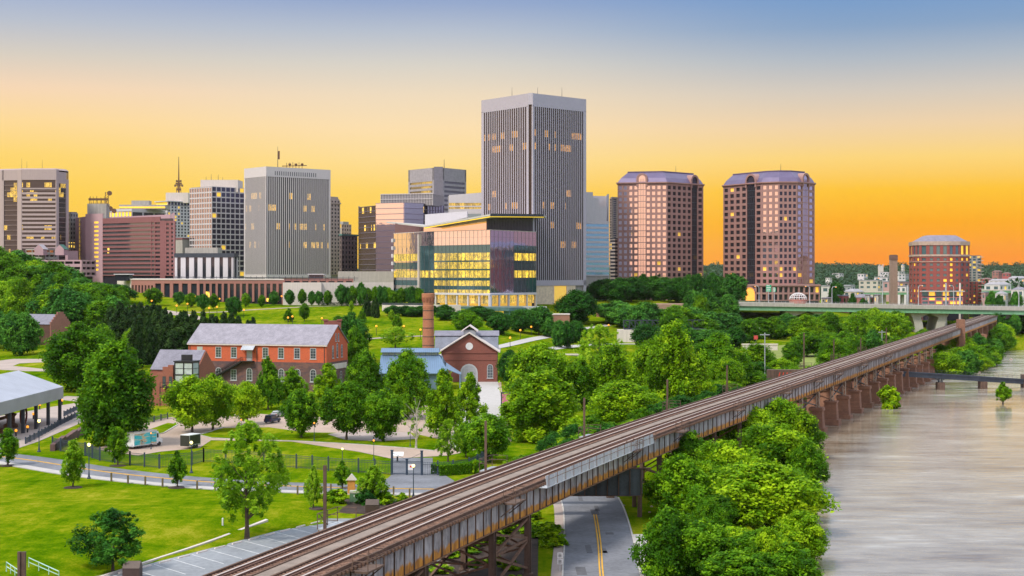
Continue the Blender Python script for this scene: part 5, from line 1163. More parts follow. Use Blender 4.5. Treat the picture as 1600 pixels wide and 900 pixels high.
# beige and brown old blocks
b = Bld('office_tower', 'old beige stone tower just right of the white finned tower', 'office tower', 517, 1060, 30, 512, 531.5); b.core(b.z(310), M['conc'], .5); b.grid('b', b.z(430), b.z(312), 3, 20, .5, .45, .5, 0); b.grid('a', b.z(430), b.z(312), 2, 20, .5, .45, .5, 0); b.solid('b', -.5, b.Lb + .5, b.z(318), b.z(316), -.5, .6); b.solid('b', 0, b.Lb * .8, b.z(312), b.z(307), -2, -.1); b.done(mk('beige_stone', (.46, .36, .32), .85)); b.windows([M['gdark']])
b = Bld('office_block', 'brown stone block with arched windows and a green cornice beside the purple glass building', 'office block', 534, 1010, 25, 531, 558.5); b.core(b.z(366), M['gdark'], .6); b.grid('b', b.z(428), b.z(368), 5, 8, .45, .42, .5, 0); b.grid('a', b.z(428), b.z(368), 1, 8, .4, .4, .5, 0); b.done(mk('brown_stone', (.30, .22, .21), .85)); b.windows([M['gdark']]); mb = MB(); mb.prism(b.ring(-.5), b.z(368), b.z(365.5)); part(mb, 'cornice', mk('copper_green', (.12, .25, .22), .6), b)
b = Bld('office_block', 'distant stepped tan block peeping above the brown stone block', 'office block', 534, 1110, 25, 530, 549); b.core(b.z(356), M['conc'], .5); b.grid('b', b.z(380), b.z(350), 4, 5, .5, .45, .5, 0); b.done(mk('tan_stone', (.50, .36, .30), .85)); b.windows([M['gdark']]); mb = MB(); q0 = b.C + b.b * 2; mb.prism([q0, q0 + b.b * 8, q0 + b.a * 4 + b.b * 8, q0 + b.a * 4], b.z(350), b.z(346)); part(mb, 'roof_box', M['conc'], b)
# purple glass building
b = Poly('glass_office', 'dark and mirror glass office building with flat facets behind the lit glass headquarters', 'office building', [(559.6, 985), (586.6, 960), (631, 949), (662.5, 962), (668, 972), (694, 985)], 45, Y=955); b.core(b.z(322), M['gdark'], .5)
rpanes(b, 0, b.z(430), b.z(320.5), 13, 3, .16); rpanes(b, 1, b.z(430), b.z(317), 13, 1, .10); rpanes(b, 2, b.z(430), b.z(317), 13, 2, .10); rpanes(b, 3, b.z(430), b.z(317), 13, 0, .1); rpanes(b, 4, b.z(430), b.z(318), 13, 2, .08, cols=6, pf=.14)
b.done(mk('mullion_violet', (.20, .17, .26), .4, metal=.4)); b.windows([g_off, glassmat('peach_mirror', (.85, .78, .80), .97, .05, .05, lit=.05, cell=(3, 3, 4)), g_blue, glassmat('violet_glass', (.035, .03, .06), .1, .15, lit=.2, cell=(2.8, 2.8, 3.9))], 'glass_band')
mb = MB(); r2 = [Vector((xat(595, 975), 975)), Vector((xat(676, 965), 965)), Vector((xat(693.5, 990), 990)), Vector((xat(693.5, 1010), 1010)), Vector((xat(595, 1010), 1010))]; mb.prism(r2, b.z(320), zat(303, 968)); ps = part(mb, 'screen_storey', mk('screen_grey', (.24, .22, .25), .6), b); mb = MB()
for k_ in range(34): p = r2[0].lerp(r2[1], k_ / 33); mb.bar((p.x, p.y - .3, b.z(319)), (p.x, p.y - .3, zat(302, 968)), .35)
for zz in (303, 311): mb.bar((r2[0].x, r2[0].y - .4, zat(zz, 968)), (r2[1].x, r2[1].y - .4, zat(zz, 968)), .4)
mb.build('screen_frame', lightfin, ps)
# grey tower behind
b = Poly('office_tower', 'boxy grey tower with a dark slot down its corner behind the glass headquarters', 'office tower', [(638, 1065), (678, 1040), (692, 1040), (728.5, 1062)], 35); b.core(b.z(262), M['rooftar'], .6); zt = b.z(262)
for i, (t_, b0) in ((0, (270, 263)), (2, (270, 263))):
    O, u, n, L = b.face(i); plain(b, i, b.z(281), zt); b.grid(i, b.z(345), b.z(281), 1, 9, 0, .5, .6, 0 if i == 0 else 1, L * .06, L * .94); plain(b, i, b.zb, zt, 0, L * .06); plain(b, i, b.zb, zt, L * .94, L)
b.done(mk('warm_grey', (.36, .33, .36), .8)); b.wall = MB(); plain(b, 1, b.zb, b.z(260.5)); b.done(mk('slot_grey', (.19, .18, .22), .6), 'corner_slot'); b.windows([glassmat('lit_ribbon', (.2, .18, .1), .4, lit=.8, cell=(9, 9, 12), lits=.5), g_grey], 'window_band')
p = pt(694, 260, 1050); mast(b.root, p.x, p.y, p.z - 3, zat(249, 1050), .3)
# white low behind
b = Bld('office_block', 'white sloping topped block with two lit ribbon windows left of the tallest tower', 'office block', 701.5, 930, 4, 699, 757); b.core(b.z(306), pale, .4)
b.C = b.C; O, u, n, L = Vector((xat(701.5, 930), 930)), Vector((1, 0)), Vector((0, -1)), xat(757, 930) - xat(701.5, 930)
for z0, z1 in ((334, 326.5), (323.5, 321.5), (317, 305)): b.wall.fbox(O, u, n, 0, L, b.z(z0), b.z(z1), -.6, .1)
b.wall.hexa([(O.x, 929.9, b.z(305)), (O.x + L, 929.9, b.z(305)), (O.x + L, 936, b.z(305)), (O.x, 936, b.z(305)), (O.x, 929.9, b.z(304.9)), (O.x + L, 929.9, b.z(300.5)), (O.x + L, 936, b.z(300.5)), (O.x, 936, b.z(304.9))]); b.done(pale)
b.win = [(O, u, n, 0, L, b.z(321.5), b.z(317), -.3, 0), (O, u, n, 0, L, b.z(326.5), b.z(323.5), -.3, 0)]; b.windows([glassmat('lit_ribbon_b', (.2, .18, .1), .4, lit=.7, cell=(3, 3, 12), lits=.9)], 'window_band')
# tallest tower
b = Poly('office_tower', 'tallest tower of the skyline, silvery fins with a dark slit at its front corner', 'office tower', [(752, 888), (825, 853), (832.5, 852), (916, 882)], 50, Y=852); b.core(b.z(147), M['rooftar'], 1.0)
for i, nf in ((0, 20), (2, 25)):
    O, u, n, L = b.face(i); e0, e1 = (2.2, 1.2) if i == 0 else (1.2, 2.2)
    b.grid(i, b.z(438), b.z(166), nf, 1, .34, 0, .4, 0, e0, L - e1, back=.12); plain(b, i, b.zb, b.z(165), 0, e0, -1); plain(b, i, b.zb, b.z(165), L - e1, L, -1); plain(b, i, b.z(166), b.z(145.5), 0, L, -1); plain(b, i, b.z(446.5), b.z(438), 0, L, -1)
plain(b, 1, b.z(163), b.z(145), 0, None, -1); O, u, n, L = b.face(1); plain(b, 1, b.zb, b.z(163), 0, .35, -1); plain(b, 1, b.zb, b.z(163), L - .35, L, -1)
b.win.append((O, u, n, .35, L - .35, b.z(440), b.z(163), -.5, 0)); b.done(mk('silver_panel', (.47, .44, .52), .45, var=.04, metal=.3)); b.windows([glassmat('tall_tower_glass', (.055, .036, .030), .1, .2, lit=.15, cell=(3.2, 3.2, 3.8), litc=(1, .45, .07), lits=.62)], 'window_strip')
mb = MB(); O, u, n, L = b.face(2); mb.fbox(O, u, n, 1, L * .40, b.zb, b.z(446.5), -1.2, -.3); mb.fbox(O, u, n, L * .63, L * .80, b.zb, b.z(446.5), -1.2, -.3); part(mb, 'lit_lobby_wall', mk('lobby_stone', (.75, .6, .45), .7), b)
mb = MB(); mb.fbox(O, u, n, L * .40, L * .63, b.zb, b.z(447), -1.2, -.6); part(mb, 'lobby_window', M['litdim'], b)
for px in (800, 840, 878): p = pt(px, 147, 875); mast(b.root, p.x, p.y, p.z - 2, p.z + 4, .15)
# stepped teal block
b = Poly('office_block', 'stepped white block with turquoise window bands right of the tallest tower', 'office block', [(912, 935), (952, 942)], 30); b.core(b.z(345), M['conc'], .6)
O, u, n, L = b.face(0); b.grid(0, b.z(431), b.z(348), 1, 11, 0, .45, .6, 0); plain(b, 0, b.z(348), b.z(345))
for u0, t_ in ((0, 300), (.12, 300), (.38, 313), (.62, 313), (.62, 324), (.85, 324)): pass
mb = b.wall
for u0, u1_, t_ in ((0, .36, 300), (.36, .58, 309), (.58, .90, 322), (.90, 1, 346)): mb.fbox(O, u, n, L * u0, L * u1_ - .003, b.z(348), b.z(t_), -14, .02)
b.done(pale); b.windows([glassmat('teal_glass', (.40, .68, .72), .8, .1, lit=.04, cell=(3, 3, 3))], 'window_band')
# slim tower
b = Bld('office_tower', 'slim brown ribbed tower half hidden behind the left twin tower', 'office tower', 956, 1060, 40, 952.5, 985); b.core(b.z(308), M['gdark'], .5); b.grid('b', b.z(375), b.z(310), 3, 22, .5, .4, .5, 0); b.grid('a', b.z(440), b.z(310), 1, 30, .3, .4, .5, 0); b.solid('b', 0, b.Lb, b.z(310), b.z(307.5), -.5, .1); b.done(mk('brown_grey', (.30, .24, .23), .8)); b.windows([g_off])
b = Bld('office_block', 'lower beige block with dark bands at the foot of the slim brown tower', 'office block', 961, 1000, 40, 953.5, 985); b.core(b.z(372), M['gdark'], .5); b.grid('a', b.z(440), b.z(374), 1, 12, 0, .45, .5, 0); b.grid('b', b.z(440), b.z(374), 1, 12, 0, .45, .5, 0); b.done(mk('beige_b', (.40, .33, .31), .8)); b.windows([g_off], 'window_band')
# the twin granite towers
purp = standing_seam('purple_roof', (0.16, 0.125, 0.23), 1.2, 0, .4)
mdark, mmir = glassmat('twin_glass_dim_side', (.06, .055, .07), .5, .08), glassmat('twin_glass_sky_side', (.80, .70, .72), .97, .04, .03)  # reflection put into the glass: dark copy for dull faces, mirror for peach ones
def twin(label, P, faces, bays, zc, zr_, zb0, rows, glass, arcade):
    b = Poly('granite_tower', label, 'office tower', P, 42, zb=14, group='twin granite towers with purple roofs'); b.core(b.z(zc) + 1, M['gdark'], .6)
    zt, z0 = b.z(zc), b.z(zb0)
    for i, nc, g in faces:
        O, u, n, L = b.face(i); spans = [(0, L)]
        for (bi, p0, p1) in bays:
            if bi == i: spans = [(0, b.u(i, p0)), (b.u(i, p1), L)]; 
        for (s0, s1), c in zip(spans, nc):
            if s1 - s0 < .8: continue
            if c == 0: plain(b, i, b.zb, zt, s0, s1); continue
            b.grid(i, z0, zt - .6, c, rows, .38, .40, .6, g, s0, s1)
            plain(b, i, zt - .6, zt, s0, s1)
            plain(b, i, z0 - .6, z0, s0, s1)
            b.grid(i, b.zb, z0 - .6, c, 2, .42, .36, .6, 2 if arcade else 0, s0, s1)
    mbc = MB(); ri, ro = b.ring(-.9), b.ring(0); mbc.prism(ro, zt - .1, zt + .3, ri); mbc.prism(ri, zt + .3, zt + 1.0); part(mbc, 'cornice', granite, b)
    rt = b.ring(6.5); mbr = MB(); mid_ = [p.lerp(q_, .30) for p, q_ in zip(ro, rt)]
    mbr.prism(ro, zt + 1, zt + (b.z(zr_) - zt) * .45, mid_); mbr.prism(mid_, zt + (b.z(zr_) - zt) * .45, b.z(zr_) - .6, rt); mbr.prism(b.ring(6.2), b.z(zr_) - .6, b.z(zr_)); part(mbr, 'mansard_roof', purp, b)
    for (i, p0, p1) in bays:
        O, u, n, L = b.face(i); u0, u1 = b.u(i, p0), b.u(i, p1); r = (u1 - u0) / 2; zc_ = b.z(zr_) - .5 - r - 2.4
        P_ = lambda a_, z, d: (O.x + u.x * a_ + n.x * d, O.y + u.y * a_ + n.y * d, z)
        mb = MB(); g = 1.3; N_ = 12
        for k_ in range(N_):
            a0, a1 = math.pi * k_ / N_, math.pi * (k_ + 1) / N_; c_ = (u0 + u1) / 2
            q4 = [(c_ + r * math.cos(a0), zc_ + r * math.sin(a0)), (c_ + (r + g) * math.cos(a0), zc_ + (r + g) * math.sin(a0)), (c_ + (r + g) * math.cos(a1), zc_ + (r + g) * math.sin(a1)), (c_ + r * math.cos(a1), zc_ + r * math.sin(a1))]
            mb.hexa([P_(*q, -7) for q in q4] + [P_(*q, .5) for q in q4])
        for a_, c_ in ((u0 - g, u0), (u1, u1 + g)): mb.fbox(O, u, n, a_, c_, zt - 2, zc_, -7, .5)
        part(mb, 'arched_dormer', granite, b)
        mb = MB(); top = [((u0 + u1) / 2 + r * math.cos(math.pi * k_ / N_), zc_ + r * math.sin(math.pi * k_ / N_)) for k_ in range(N_ + 1)]
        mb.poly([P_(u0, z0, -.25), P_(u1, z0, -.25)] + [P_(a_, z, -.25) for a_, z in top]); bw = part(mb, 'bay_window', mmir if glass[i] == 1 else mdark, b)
        mb = MB()
        for k_ in range(1, 4): mb.fbox(O, u, n, u0 + (u1 - u0) * k_ / 4 - .12, u0 + (u1 - u0) * k_ / 4 + .12, z0, zc_, -.25, -.1)
        for k_ in range(rows): zz = z0 + (zt - z0) * k_ / rows; mb.fbox(O, u, n, u0, u1, zz - .2, zz + .2, -.25, -.12)
        mb.build('mullion', granite if glass[i] == 1 else M['steel'], bw)
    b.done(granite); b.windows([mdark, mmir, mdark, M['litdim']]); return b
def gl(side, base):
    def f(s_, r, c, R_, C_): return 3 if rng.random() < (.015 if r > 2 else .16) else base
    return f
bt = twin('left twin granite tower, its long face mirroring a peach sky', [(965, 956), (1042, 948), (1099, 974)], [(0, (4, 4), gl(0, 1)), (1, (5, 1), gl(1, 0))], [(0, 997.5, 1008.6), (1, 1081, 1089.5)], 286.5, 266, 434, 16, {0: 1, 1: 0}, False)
p = pt(1056, 266, 970); mast(bt.root, p.x, p.y, p.z - 2, zat(259, 970), .15)
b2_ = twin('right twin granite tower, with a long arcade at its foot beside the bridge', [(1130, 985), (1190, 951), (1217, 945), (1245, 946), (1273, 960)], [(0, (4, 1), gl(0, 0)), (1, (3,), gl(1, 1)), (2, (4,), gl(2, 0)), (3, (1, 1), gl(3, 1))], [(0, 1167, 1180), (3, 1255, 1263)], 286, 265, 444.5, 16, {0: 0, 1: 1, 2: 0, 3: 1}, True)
p = pt(1220, 265, 970); mast(b2_.root, p.x, p.y, p.z - 2, zat(256, 970), .2)
# arcade podium
b = Poly('arcade_podium', 'two storey granite arcade with lit arches at the foot of the right twin tower', 'arcade', [(1150, 946), (1163, 934), (1216, 925), (1281, 930)], 16, zb=14); b.core(b.z(446), M['gdark'], 1.2)
for i, c in ((0, 2), (1, 6), (2, 8)): b.grid(i, b.z(470), b.z(447), c, 2, .34, .25, 1.0, lambda s_, r, cc, R_, C_: 1 if rng.random() < .1 else 0)
mb = MB(); mb.prism(b.ring(-.6), b.z(447), b.z(444.6)); part(mb, 'cornice', granite, b); b.done(granite); b.windows([mdark, M['lit']])
O, u, n, L = b.face(1); c_ = b.u(1, 1171.5); mb = MB(); mb.poly([(O.x + u.x * a_ + n.x * .1, O.y + u.y * a_ + n.y * .1, z) for a_, z in arch_pts(c_ - 3.2, c_ + 3.2, b.z(470), b.z(449), True)]); ar = part(mb, 'entrance_arch', M['lit2'], b)
mb = MB()
for k_ in range(12):
    a0, a1 = math.pi * k_ / 12, math.pi * (k_ + 1) / 12; zc_ = b.z(449) - 3.2; mb.bar((O.x + u.x * (c_ + 3.5 * math.cos(a0)) + n.x * .3, O.y + u.y * (c_ + 3.5 * math.cos(a0)) + n.y * .3, zc_ + 3.5 * math.sin(a0)), (O.x + u.x * (c_ + 3.5 * math.cos(a1)) + n.x * .3, O.y + u.y * (c_ + 3.5 * math.cos(a1)) + n.y * .3, zc_ + 3.5 * math.sin(a1)), .7)
mb.build('arch_ring', granite, ar)
# glass headquarters in front
hq = Poly('glass_headquarters', 'lit glass headquarters with a butterfly roof in the middle of the view', 'office building', [(615, 852), (655.5, 824), (678, 812), (766, 781), (803, 801), (838, 822)], 42, Y=781); b = hq; b.core(b.z(362), M['gdark'], 1.0)
YQ = 781; rows_y = [(458.5, 453), (447, 438.5), (434, 422.5), (420, 409), (406.5, 394.5), (392, 384)]
ghq = glassmat('hq_glass', (.85, .80, .80), .95, .04, .07); ghl = glassmat('hq_lit_glass', (.12, .14, .14), .5, .08, .05, lit=.66, cell=(1.5, 1.5, 60), lits=1.25, litc=(1, .66, .05)); ghd = glassmat('hq_dark_glass', (.09, .19, .22), .6, .05, .05, lit=.16, cell=(2.6, 2.6, 60), litc=(1, .66, .05))
mats = [ghq, ghl, ghd, g_blue]
for i in range(5):
    O, u, n, L = b.face(i)
    for r_, (ya, yb_) in enumerate(rows_y):
        g = {0: (2, 2, 1, 2, 1, 0), 1: (2, 2, 1, 2, 2, 2), 2: (1, 1, 1, 1, 1, 2), 3: (3, 3, 3, 3, 3, 3), 4: (2, 2, 1, 2, 1, 2)}[i][r_]
        b.win.append((O, u, n, .15, L - .15, b.z(ya), b.z(yb_), -.12, g))
        z_top = b.z(rows_y[r_ + 1][0]) if r_ < 5 else b.z(382)
        b.win.append((O, u, n, .15, L - .15, b.z(yb_) + .003, z_top - .003, -.02, 3 if i == 3 else 2 if i in (1, 2, 4) else 0))
    b.win.append((O, u, n, .15, L - .15, b.z(381.9), b.z(370), -.02, 0 if i < 3 else 3)); b.win.append((O, u, n, .15, L - .15, b.z(369.8), b.z(359.5), -.02, 0 if i < 3 else 3))
    nm = {0: 6, 1: 3, 2: 14, 3: 6, 4: 6}[i]
    for c_ in range(nm + 1): b.wall.fbox(O, u, n, L * c_ / nm - .06, L * c_ / nm + .06, b.z(458.5), b.z(359.5), -.12, .06)
b.done(mk('mullion_grey', (.22, .23, .26), .4, metal=.5), 'mullions'); b.windows(mats, 'glass_band')
mb = MB(); O, u, n, L = b.face(0); O1, u1_, n1, L1 = b.face(1)
mb.fbox(O1, u1_, n1, -.5, .5, b.zb, b.z(363), -.5, 1.0)
mb.prism(b.ring(-.15), b.z(359.4), b.z(358.6)); part(mb, 'parapet', M['conc_lt'], b)
for r_ in range(7): mb = MB(); mb.fbox(O, u, n, -1.5, .6, b.z(452 - r_ * 13), b.z(446 - r_ * 13), -1.5, .8); part(mb, 'balcony_slab', pale, b)
# penthouse and wing roof
R1 = [Vector((xat(617, 850), 850)), Vector((xat(662, 826), 826)), Vector((xat(760, 786), 786)), Vector((xat(832, 826), 826)), Vector((xat(832, 850), 850)), Vector((xat(640, 880), 880))]
mb = MB(); zt_ = [zat(349, 850), zat(352.5, 826), zat(338.5, 786), zat(338, 826)]; z0 = b.z(359)
for k_ in range(2): A_, B1 = R1[k_], R1[k_ + 1]; mb.quad((*A_, z0), (*B1, z0), (*B1, zt_[k_ + 1]), (*A_, zt_[k_]))
part(mb, 'penthouse_glass', glassmat('pent_mirror', (.95, .72, .62), .97, .07, .02), b)
mb = MB(); mb.quad((*R1[2], z0), (*R1[3], z0), (*R1[3], zt_[3]), (*R1[2], zt_[2])); part(mb, 'penthouse_louvre', mk('louvre_dark', (.10, .085, .11), .5, var=.1), b)
mb = MB(); nf_ = 30
for k_ in range(nf_ + 1):
    p = R1[2].lerp(R1[3], k_ / nf_); mb.bar((p.x + .1, p.y - .15, z0), (p.x + .1, p.y - .15, zt_[2] + (zt_[3] - zt_[2]) * k_ / nf_), .14)
part(mb, 'louvre_fins', M['steel'], b)
ro = [(604, 862, 346), (663, 815, 352.5), (766, 768, 334.5), (850, 815, 335.5)]; F = [pt(p_, y_, d_) for p_, d_, y_ in ro]; Bk = [Vector((F[0].x + 12, 895, F[0].z)), Vector((F[1].x + 30, 885, F[1].z)), Vector((F[2].x + 24, 860, F[2].z + 2)), Vector((F[3].x + 2, 842, F[3].z))]
mb = MB()
for k_ in range(3): mb.hexa([F[k_] - Vector((0, 0, .9)), F[k_ + 1] - Vector((0, 0, .9)), Bk[k_ + 1] - Vector((0, 0, .9)), Bk[k_] - Vector((0, 0, .9)), F[k_], F[k_ + 1], Bk[k_ + 1], Bk[k_]])
part(mb, 'wing_roof', mk('roof_white', (.55, .53, .52), .5, var=.04), b)
mb = MB()
for k_ in (1, 2): 
    dv = Vector((0, -.06, -1.55)); dn = Vector((0, .4, 0)); mb.hexa([F[k_] + dv + dn, F[k_ + 1] + dv + dn, F[k_ + 1] + dv + dn * 2, F[k_] + dv + dn * 2, F[k_] + dn + Vector((0, 0, -1.1)), F[k_ + 1] + dn + Vector((0, 0, -1.1)), F[k_ + 1] + dn * 2 + Vector((0, 0, -1.1)), F[k_] + dn * 2 + Vector((0, 0, -1.1))])
mb2 = MB(); dn = Vector((0, -.25, 0)); mb2.hexa([F[2] + dn - Vector((0, 0, 1.1)), F[3] + dn - Vector((0, 0, 1.1)), F[3] - Vector((0, 0, 1.1)), F[2] - Vector((0, 0, 1.1)), F[2] + dn + Vector((0, 0, .3)), F[3] + dn + Vector((0, 0, .3)), F[3] + Vector((0, 0, .3)), F[2] + Vector((0, 0, .3))]); part(mb2, 'roof_edge', M['steel'], b)
part(mb, 'lit_soffit', emis('soffit_glow', (1, .66, .05), .6, False), b)
mb = MB(); q0 = pt(664, 350, 845); q1 = pt(730, 334, 845); mb.hexa([(q0.x, 845, q0.z - 2), (q1.x, 845, q1.z - 2), (q1.x, 865, q1.z - 2), (q0.x, 865, q0.z - 2), (q0.x, 845, zat(335, 845)), (q1.x, 845, zat(330, 845)), (q1.x, 865, zat(330, 845)), (q0.x, 865, zat(335, 845))]); part(mb, 'roof_plant_room', pale, b)
# podium
PD = [(680, 800), (766, 772), (838, 800)]
pd = Poly('glass_podium', 'lit lobby storey with white columns under the glass headquarters', 'podium', PD, 20, Y=772); pd.core(pd.z(462), M['litdim'], 2.5, 'lobby_interior')
for i, nc in ((0, 5), (1, 5)):
    O, u, n, L = pd.face(i)
    for c_ in range(nc + 1): mb = MB(); a_ = L * c_ / nc; mb.fbox(O, u, n, a_ - .45, a_ + .45, pd.zb, pd.z(459.5), -.9, 0); part(mb, 'column', pale, pd)
    for c_ in range(nc): pd.win.append((O, u, n, L * c_ / nc + .5, L * (c_ + 1) / nc - .5, pd.z(475), pd.z(461.5), -1.2, 0))
pd.windows([glassmat('lobby_glass', (.2, .2, .16), .3, lit=.8, cell=(2.2, 2.2, 60), litc=(1, .6, .08), lits=.9)]); mb = MB(); mb.prism(pd.ring(-.4), pd.z(461.5), pd.z(458.7)); part(mb, 'roof_slab', pale, pd)
lp = Poly('glass_terrace_building', 'low green glass terrace building with yellow lit rooms below the headquarters', 'building', [(717, 765), (796, 742), (853, 752)], 24, Y=742, zb=2); lp.core(lp.z(484), M['gdark'], 1)
for i, nc in ((0, 9), (1, 6)):
    O, u, n, L = lp.face(i); lp.grid(i, lp.z(507), lp.z(486), nc, 2, .05, .08, .5, lambda s_, r, c, R_, C_: 1 if (r == 1 and rng.random() < .85) else 0); plain(lp, i, lp.zb, lp.z(507))
lp.done(mk('teal_frame', (.07, .16, .17), .4)); lp.windows([glassmat('teal_window', (.08, .18, .2), .6), M['lit']]); mb = MB(); mb.prism(lp.ring(-.5), lp.z(486), lp.z(480.5)); part(mb, 'fascia', mk('teal_fascia', (.10, .20, .22), .35, metal=.3), lp); mb = MB(); O, u, n, L = lp.face(1); mb.fbox(O, u, n, L * .45, L, lp.z(484), lp.z(479.5), -3, .8); part(mb, 'white_canopy', pale, lp)
# long brick civic building
eb = Poly('long_brick_building', 'long low building of brick pillars and tall dark windows across the lawn', 'building', [(183, 835), (205, 815), (240, 800), (310, 790), (443, 790)], 40, Y=795, zb=12); eb.core(eb.z(437), M['gdark'], .8)
ebm = brickmat('brick_pink', (.42, .19, .16), (.36, .15, .13), (.3, .2, .18), .6, .2, .12, (.25, .12, .1))
for i, nc in ((2, 5), (3, 14)):
    O, u, n, L = eb.face(i); eb.grid(i, eb.z(471), eb.z(443), nc, 1, .36, 0, .8, 0); plain(eb, i, eb.z(443), eb.z(437.5), d0=-.8)
eb.grid(1, eb.z(471), eb.z(446), 7, 1, .45, 0, .8, 0); plain(eb, 1, eb.z(446), eb.z(437.5)); eb.done(ebm); eb.wall = MB(); plain(eb, 0, eb.zb, eb.z(437)); mb = MB(); mb.prism(eb.ring(-.25), eb.z(437.5), eb.z(435.8)); part(mb, 'coping', M['conc_lt'], eb); eb.done(M['conc_lt'], 'pale_end_wall'); eb.windows([glassmat('eb_glass', (.05, .06, .09), .5, lit=.08, cell=(2.5, 2.5, 3.5))], 'tall_window')
# deck behind and low concrete walls
b = Poly('brick_garage', 'low brick garage strip between the finned tower and the white wall', 'garage', [(443, 812), (552, 812)], 20, Y=812, zb=14); b.core(b.z(438), M['gdark'], .6); b.grid(0, b.z(446), b.z(439), 8, 1, .3, 0, .6, 0); plain(b, 0, b.zb, b.z(446)); plain(b, 0, b.z(439), b.z(435.5)); b.done(ebm); b.windows([g_off])
w = Poly('retaining_wall', 'long plain white wall above the lawn right of the brick pillars', 'wall', [(442, 786), (502, 786), (503, 790), (615, 800)], 4, Y=786, zb=10); w.core(w.z(441.5), M['conc_lt'], 0, 'wall')
b = Poly('concrete_block', 'plain pale grey concrete block left of the glass headquarters', 'building', [(528, 850), (615, 850)], 30, Y=850, zb=14); b.core(b.z(424), M['conc'], 0, 'wall')
w = Poly('terrace_wall', 'low white terrace wall with a glass railing at the right end of the lawn', 'wall', [(597, 742), (661, 735), (720, 742)], 3, Y=735, zb=6); w.core(w.z(477), M['conc_lt'], 0, 'wall'); mb = MB(); O, u, n, L = w.face(0); mb.fbox(O, u, n, L * .30, L * .78, w.z(487), w.z(481), -.1, .05); part(mb, 'louvre_panel', mk('louvre_blue', (.22, .28, .42), .5), w); mb = MB(); mb.fbox(O, u, n, 0, L, w.z(477), w.z(473.5), -.5, -.42); part(mb, 'glass_railing', M['gwin'], w)
# terrace deck line and roof rails behind long brick building
mb = MB()
for px in range(275, 560, 9): p = pt(px, 436, 806); mb.bar((p.x, 806, p.z - 1), (p.x, 806, p.z + 1.6), .2)
A_, B1 = pt(270, 433, 806), pt(560, 434.5, 806); mb.bar(A_, B1, .3); mb.bar(A_ - Vector((0, 0, 1)), B1 - Vector((0, 0, 1)), .2); o = mb.build('roof_railing', M['steel'], eb.root)
for px, lab in ((191, 'small glazed roof kiosk at the left end of the long brick building'), (494, 'small glazed roof kiosk above the white wall')):
    k_ = thing('roof_kiosk', lab, 'kiosk', pt(px, 436, 815)); p = pt(px, 436, 815); mb = MB(); mb.box(p.x - 4, p.x + 4, 815, 822, p.z - 1, p.z + 2.4); mb.build('glazing', g_off, k_); mb = MB(); mb.box(p.x - 4.6, p.x + 4.6, 814.4, 822.6, p.z + 2.4, p.z + 2.9); mb.build('roof', pale, k_)
# brick apartment block right
ap = Poly('brick_apartments', 'tall red brick apartment block with a grey hipped roof standing by the bridge', 'apartment block', [(1420.5, 930), (1426, 905), (1437, 897), (1450, 893), (1482, 891), (1500, 893), (1515, 900)], 32, Y=893, zb=6); b = ap; b.core(b.z(380), M['gdark'], .5)
apb = brickmat('apartment_brick', (.34, .085, .075), (.27, .07, .06), (.25, .13, .11), .6, .2, .1, (.2, .07, .06)); gap = glassmat('apt_glass', (.14, .24, .26), .45)
def ag_(s_, r, c, R_, C_): return 1 if rng.random() < .17 else 0
for i, c in ((0, 1), (1, 2), (2, 1), (3, 3), (4, 2), (5, 2)): b.grid(i, b.z(475), b.z(401), c, 9, .52, .5, .5, ag_); b.grid(i, b.z(398.5), b.z(383), c, 1, .45, .1, .5, ag_)
b.done(apb); b.windows([gap, M['lit']]); mb = MB()
for y0_, y1_ in ((383, 377), (400.5, 397.5), (409.5, 408.5)): mb.prism(b.ring(-.3), b.z(y0_), b.z(y1_))
part(mb, 'stone_band', mk('band_stone', (.46, .34, .28), .8), b); mb = MB(); mb.prism(b.ring(1), b.z(377), b.z(367), b.ring(8)); part(mb, 'roof', slate('apt_roof', (.22, .20, .26)), b)
b = Poly('apartment_block', 'grey and brick balcony block half hidden behind the brick apartment block', 'apartment block', [(1512, 945), (1533.5, 950)], 25, zb=6); b.core(b.z(399), M['gdark'], .5); b.grid(0, b.z(428), b.z(399.5), 3, 7, .3, .35, .6, ag_); b.grid(0, b.z(440), b.z(428), 3, 3, .4, .4, .6, ag_); b.done(M['conc']); b.wall = MB(); b.grid(0, b.z(475), b.z(440), 3, 7, .5, .5, .6, ag_); b.done(apb, 'brick_wall'); b.windows([gap, M['lit']])
mb = MB(); O, u, n, L = b.face(0)
for k_ in range(14): zz = b.z(474) + (b.z(402) - b.z(474)) * k_ / 13; mb.fbox(O, u, n, L * .78, L * 1.04, zz, zz + .3, 0, 1.6)
part(mb, 'balcony', M['conc_lt'], b)
p = Poly('entrance_pavilion', 'long low pavilion with lit windows and a pink front before the brick apartment block', 'pavilion', [(1440, 884), (1505, 884)], 8, Y=884, zb=6); b = p; b.core(b.z(456), M['gdark'], .4); b.grid(0, b.z(476), b.z(464), 6, 2, .2, .3, .4, lambda *a: 1 if rng.random() < .3 else 0); b.grid(0, b.z(462), b.z(456), 6, 1, .15, 0, .4, lambda s_, r, c, *a: c % 2); b.done(mk('rose_paint', (.48, .18, .20), .7)); b.windows([gap, M['lit']]); mb = MB(); mb.prism(b.ring(-1), b.z(456), b.z(454.5)); part(mb, 'canopy', M['conc'], b)
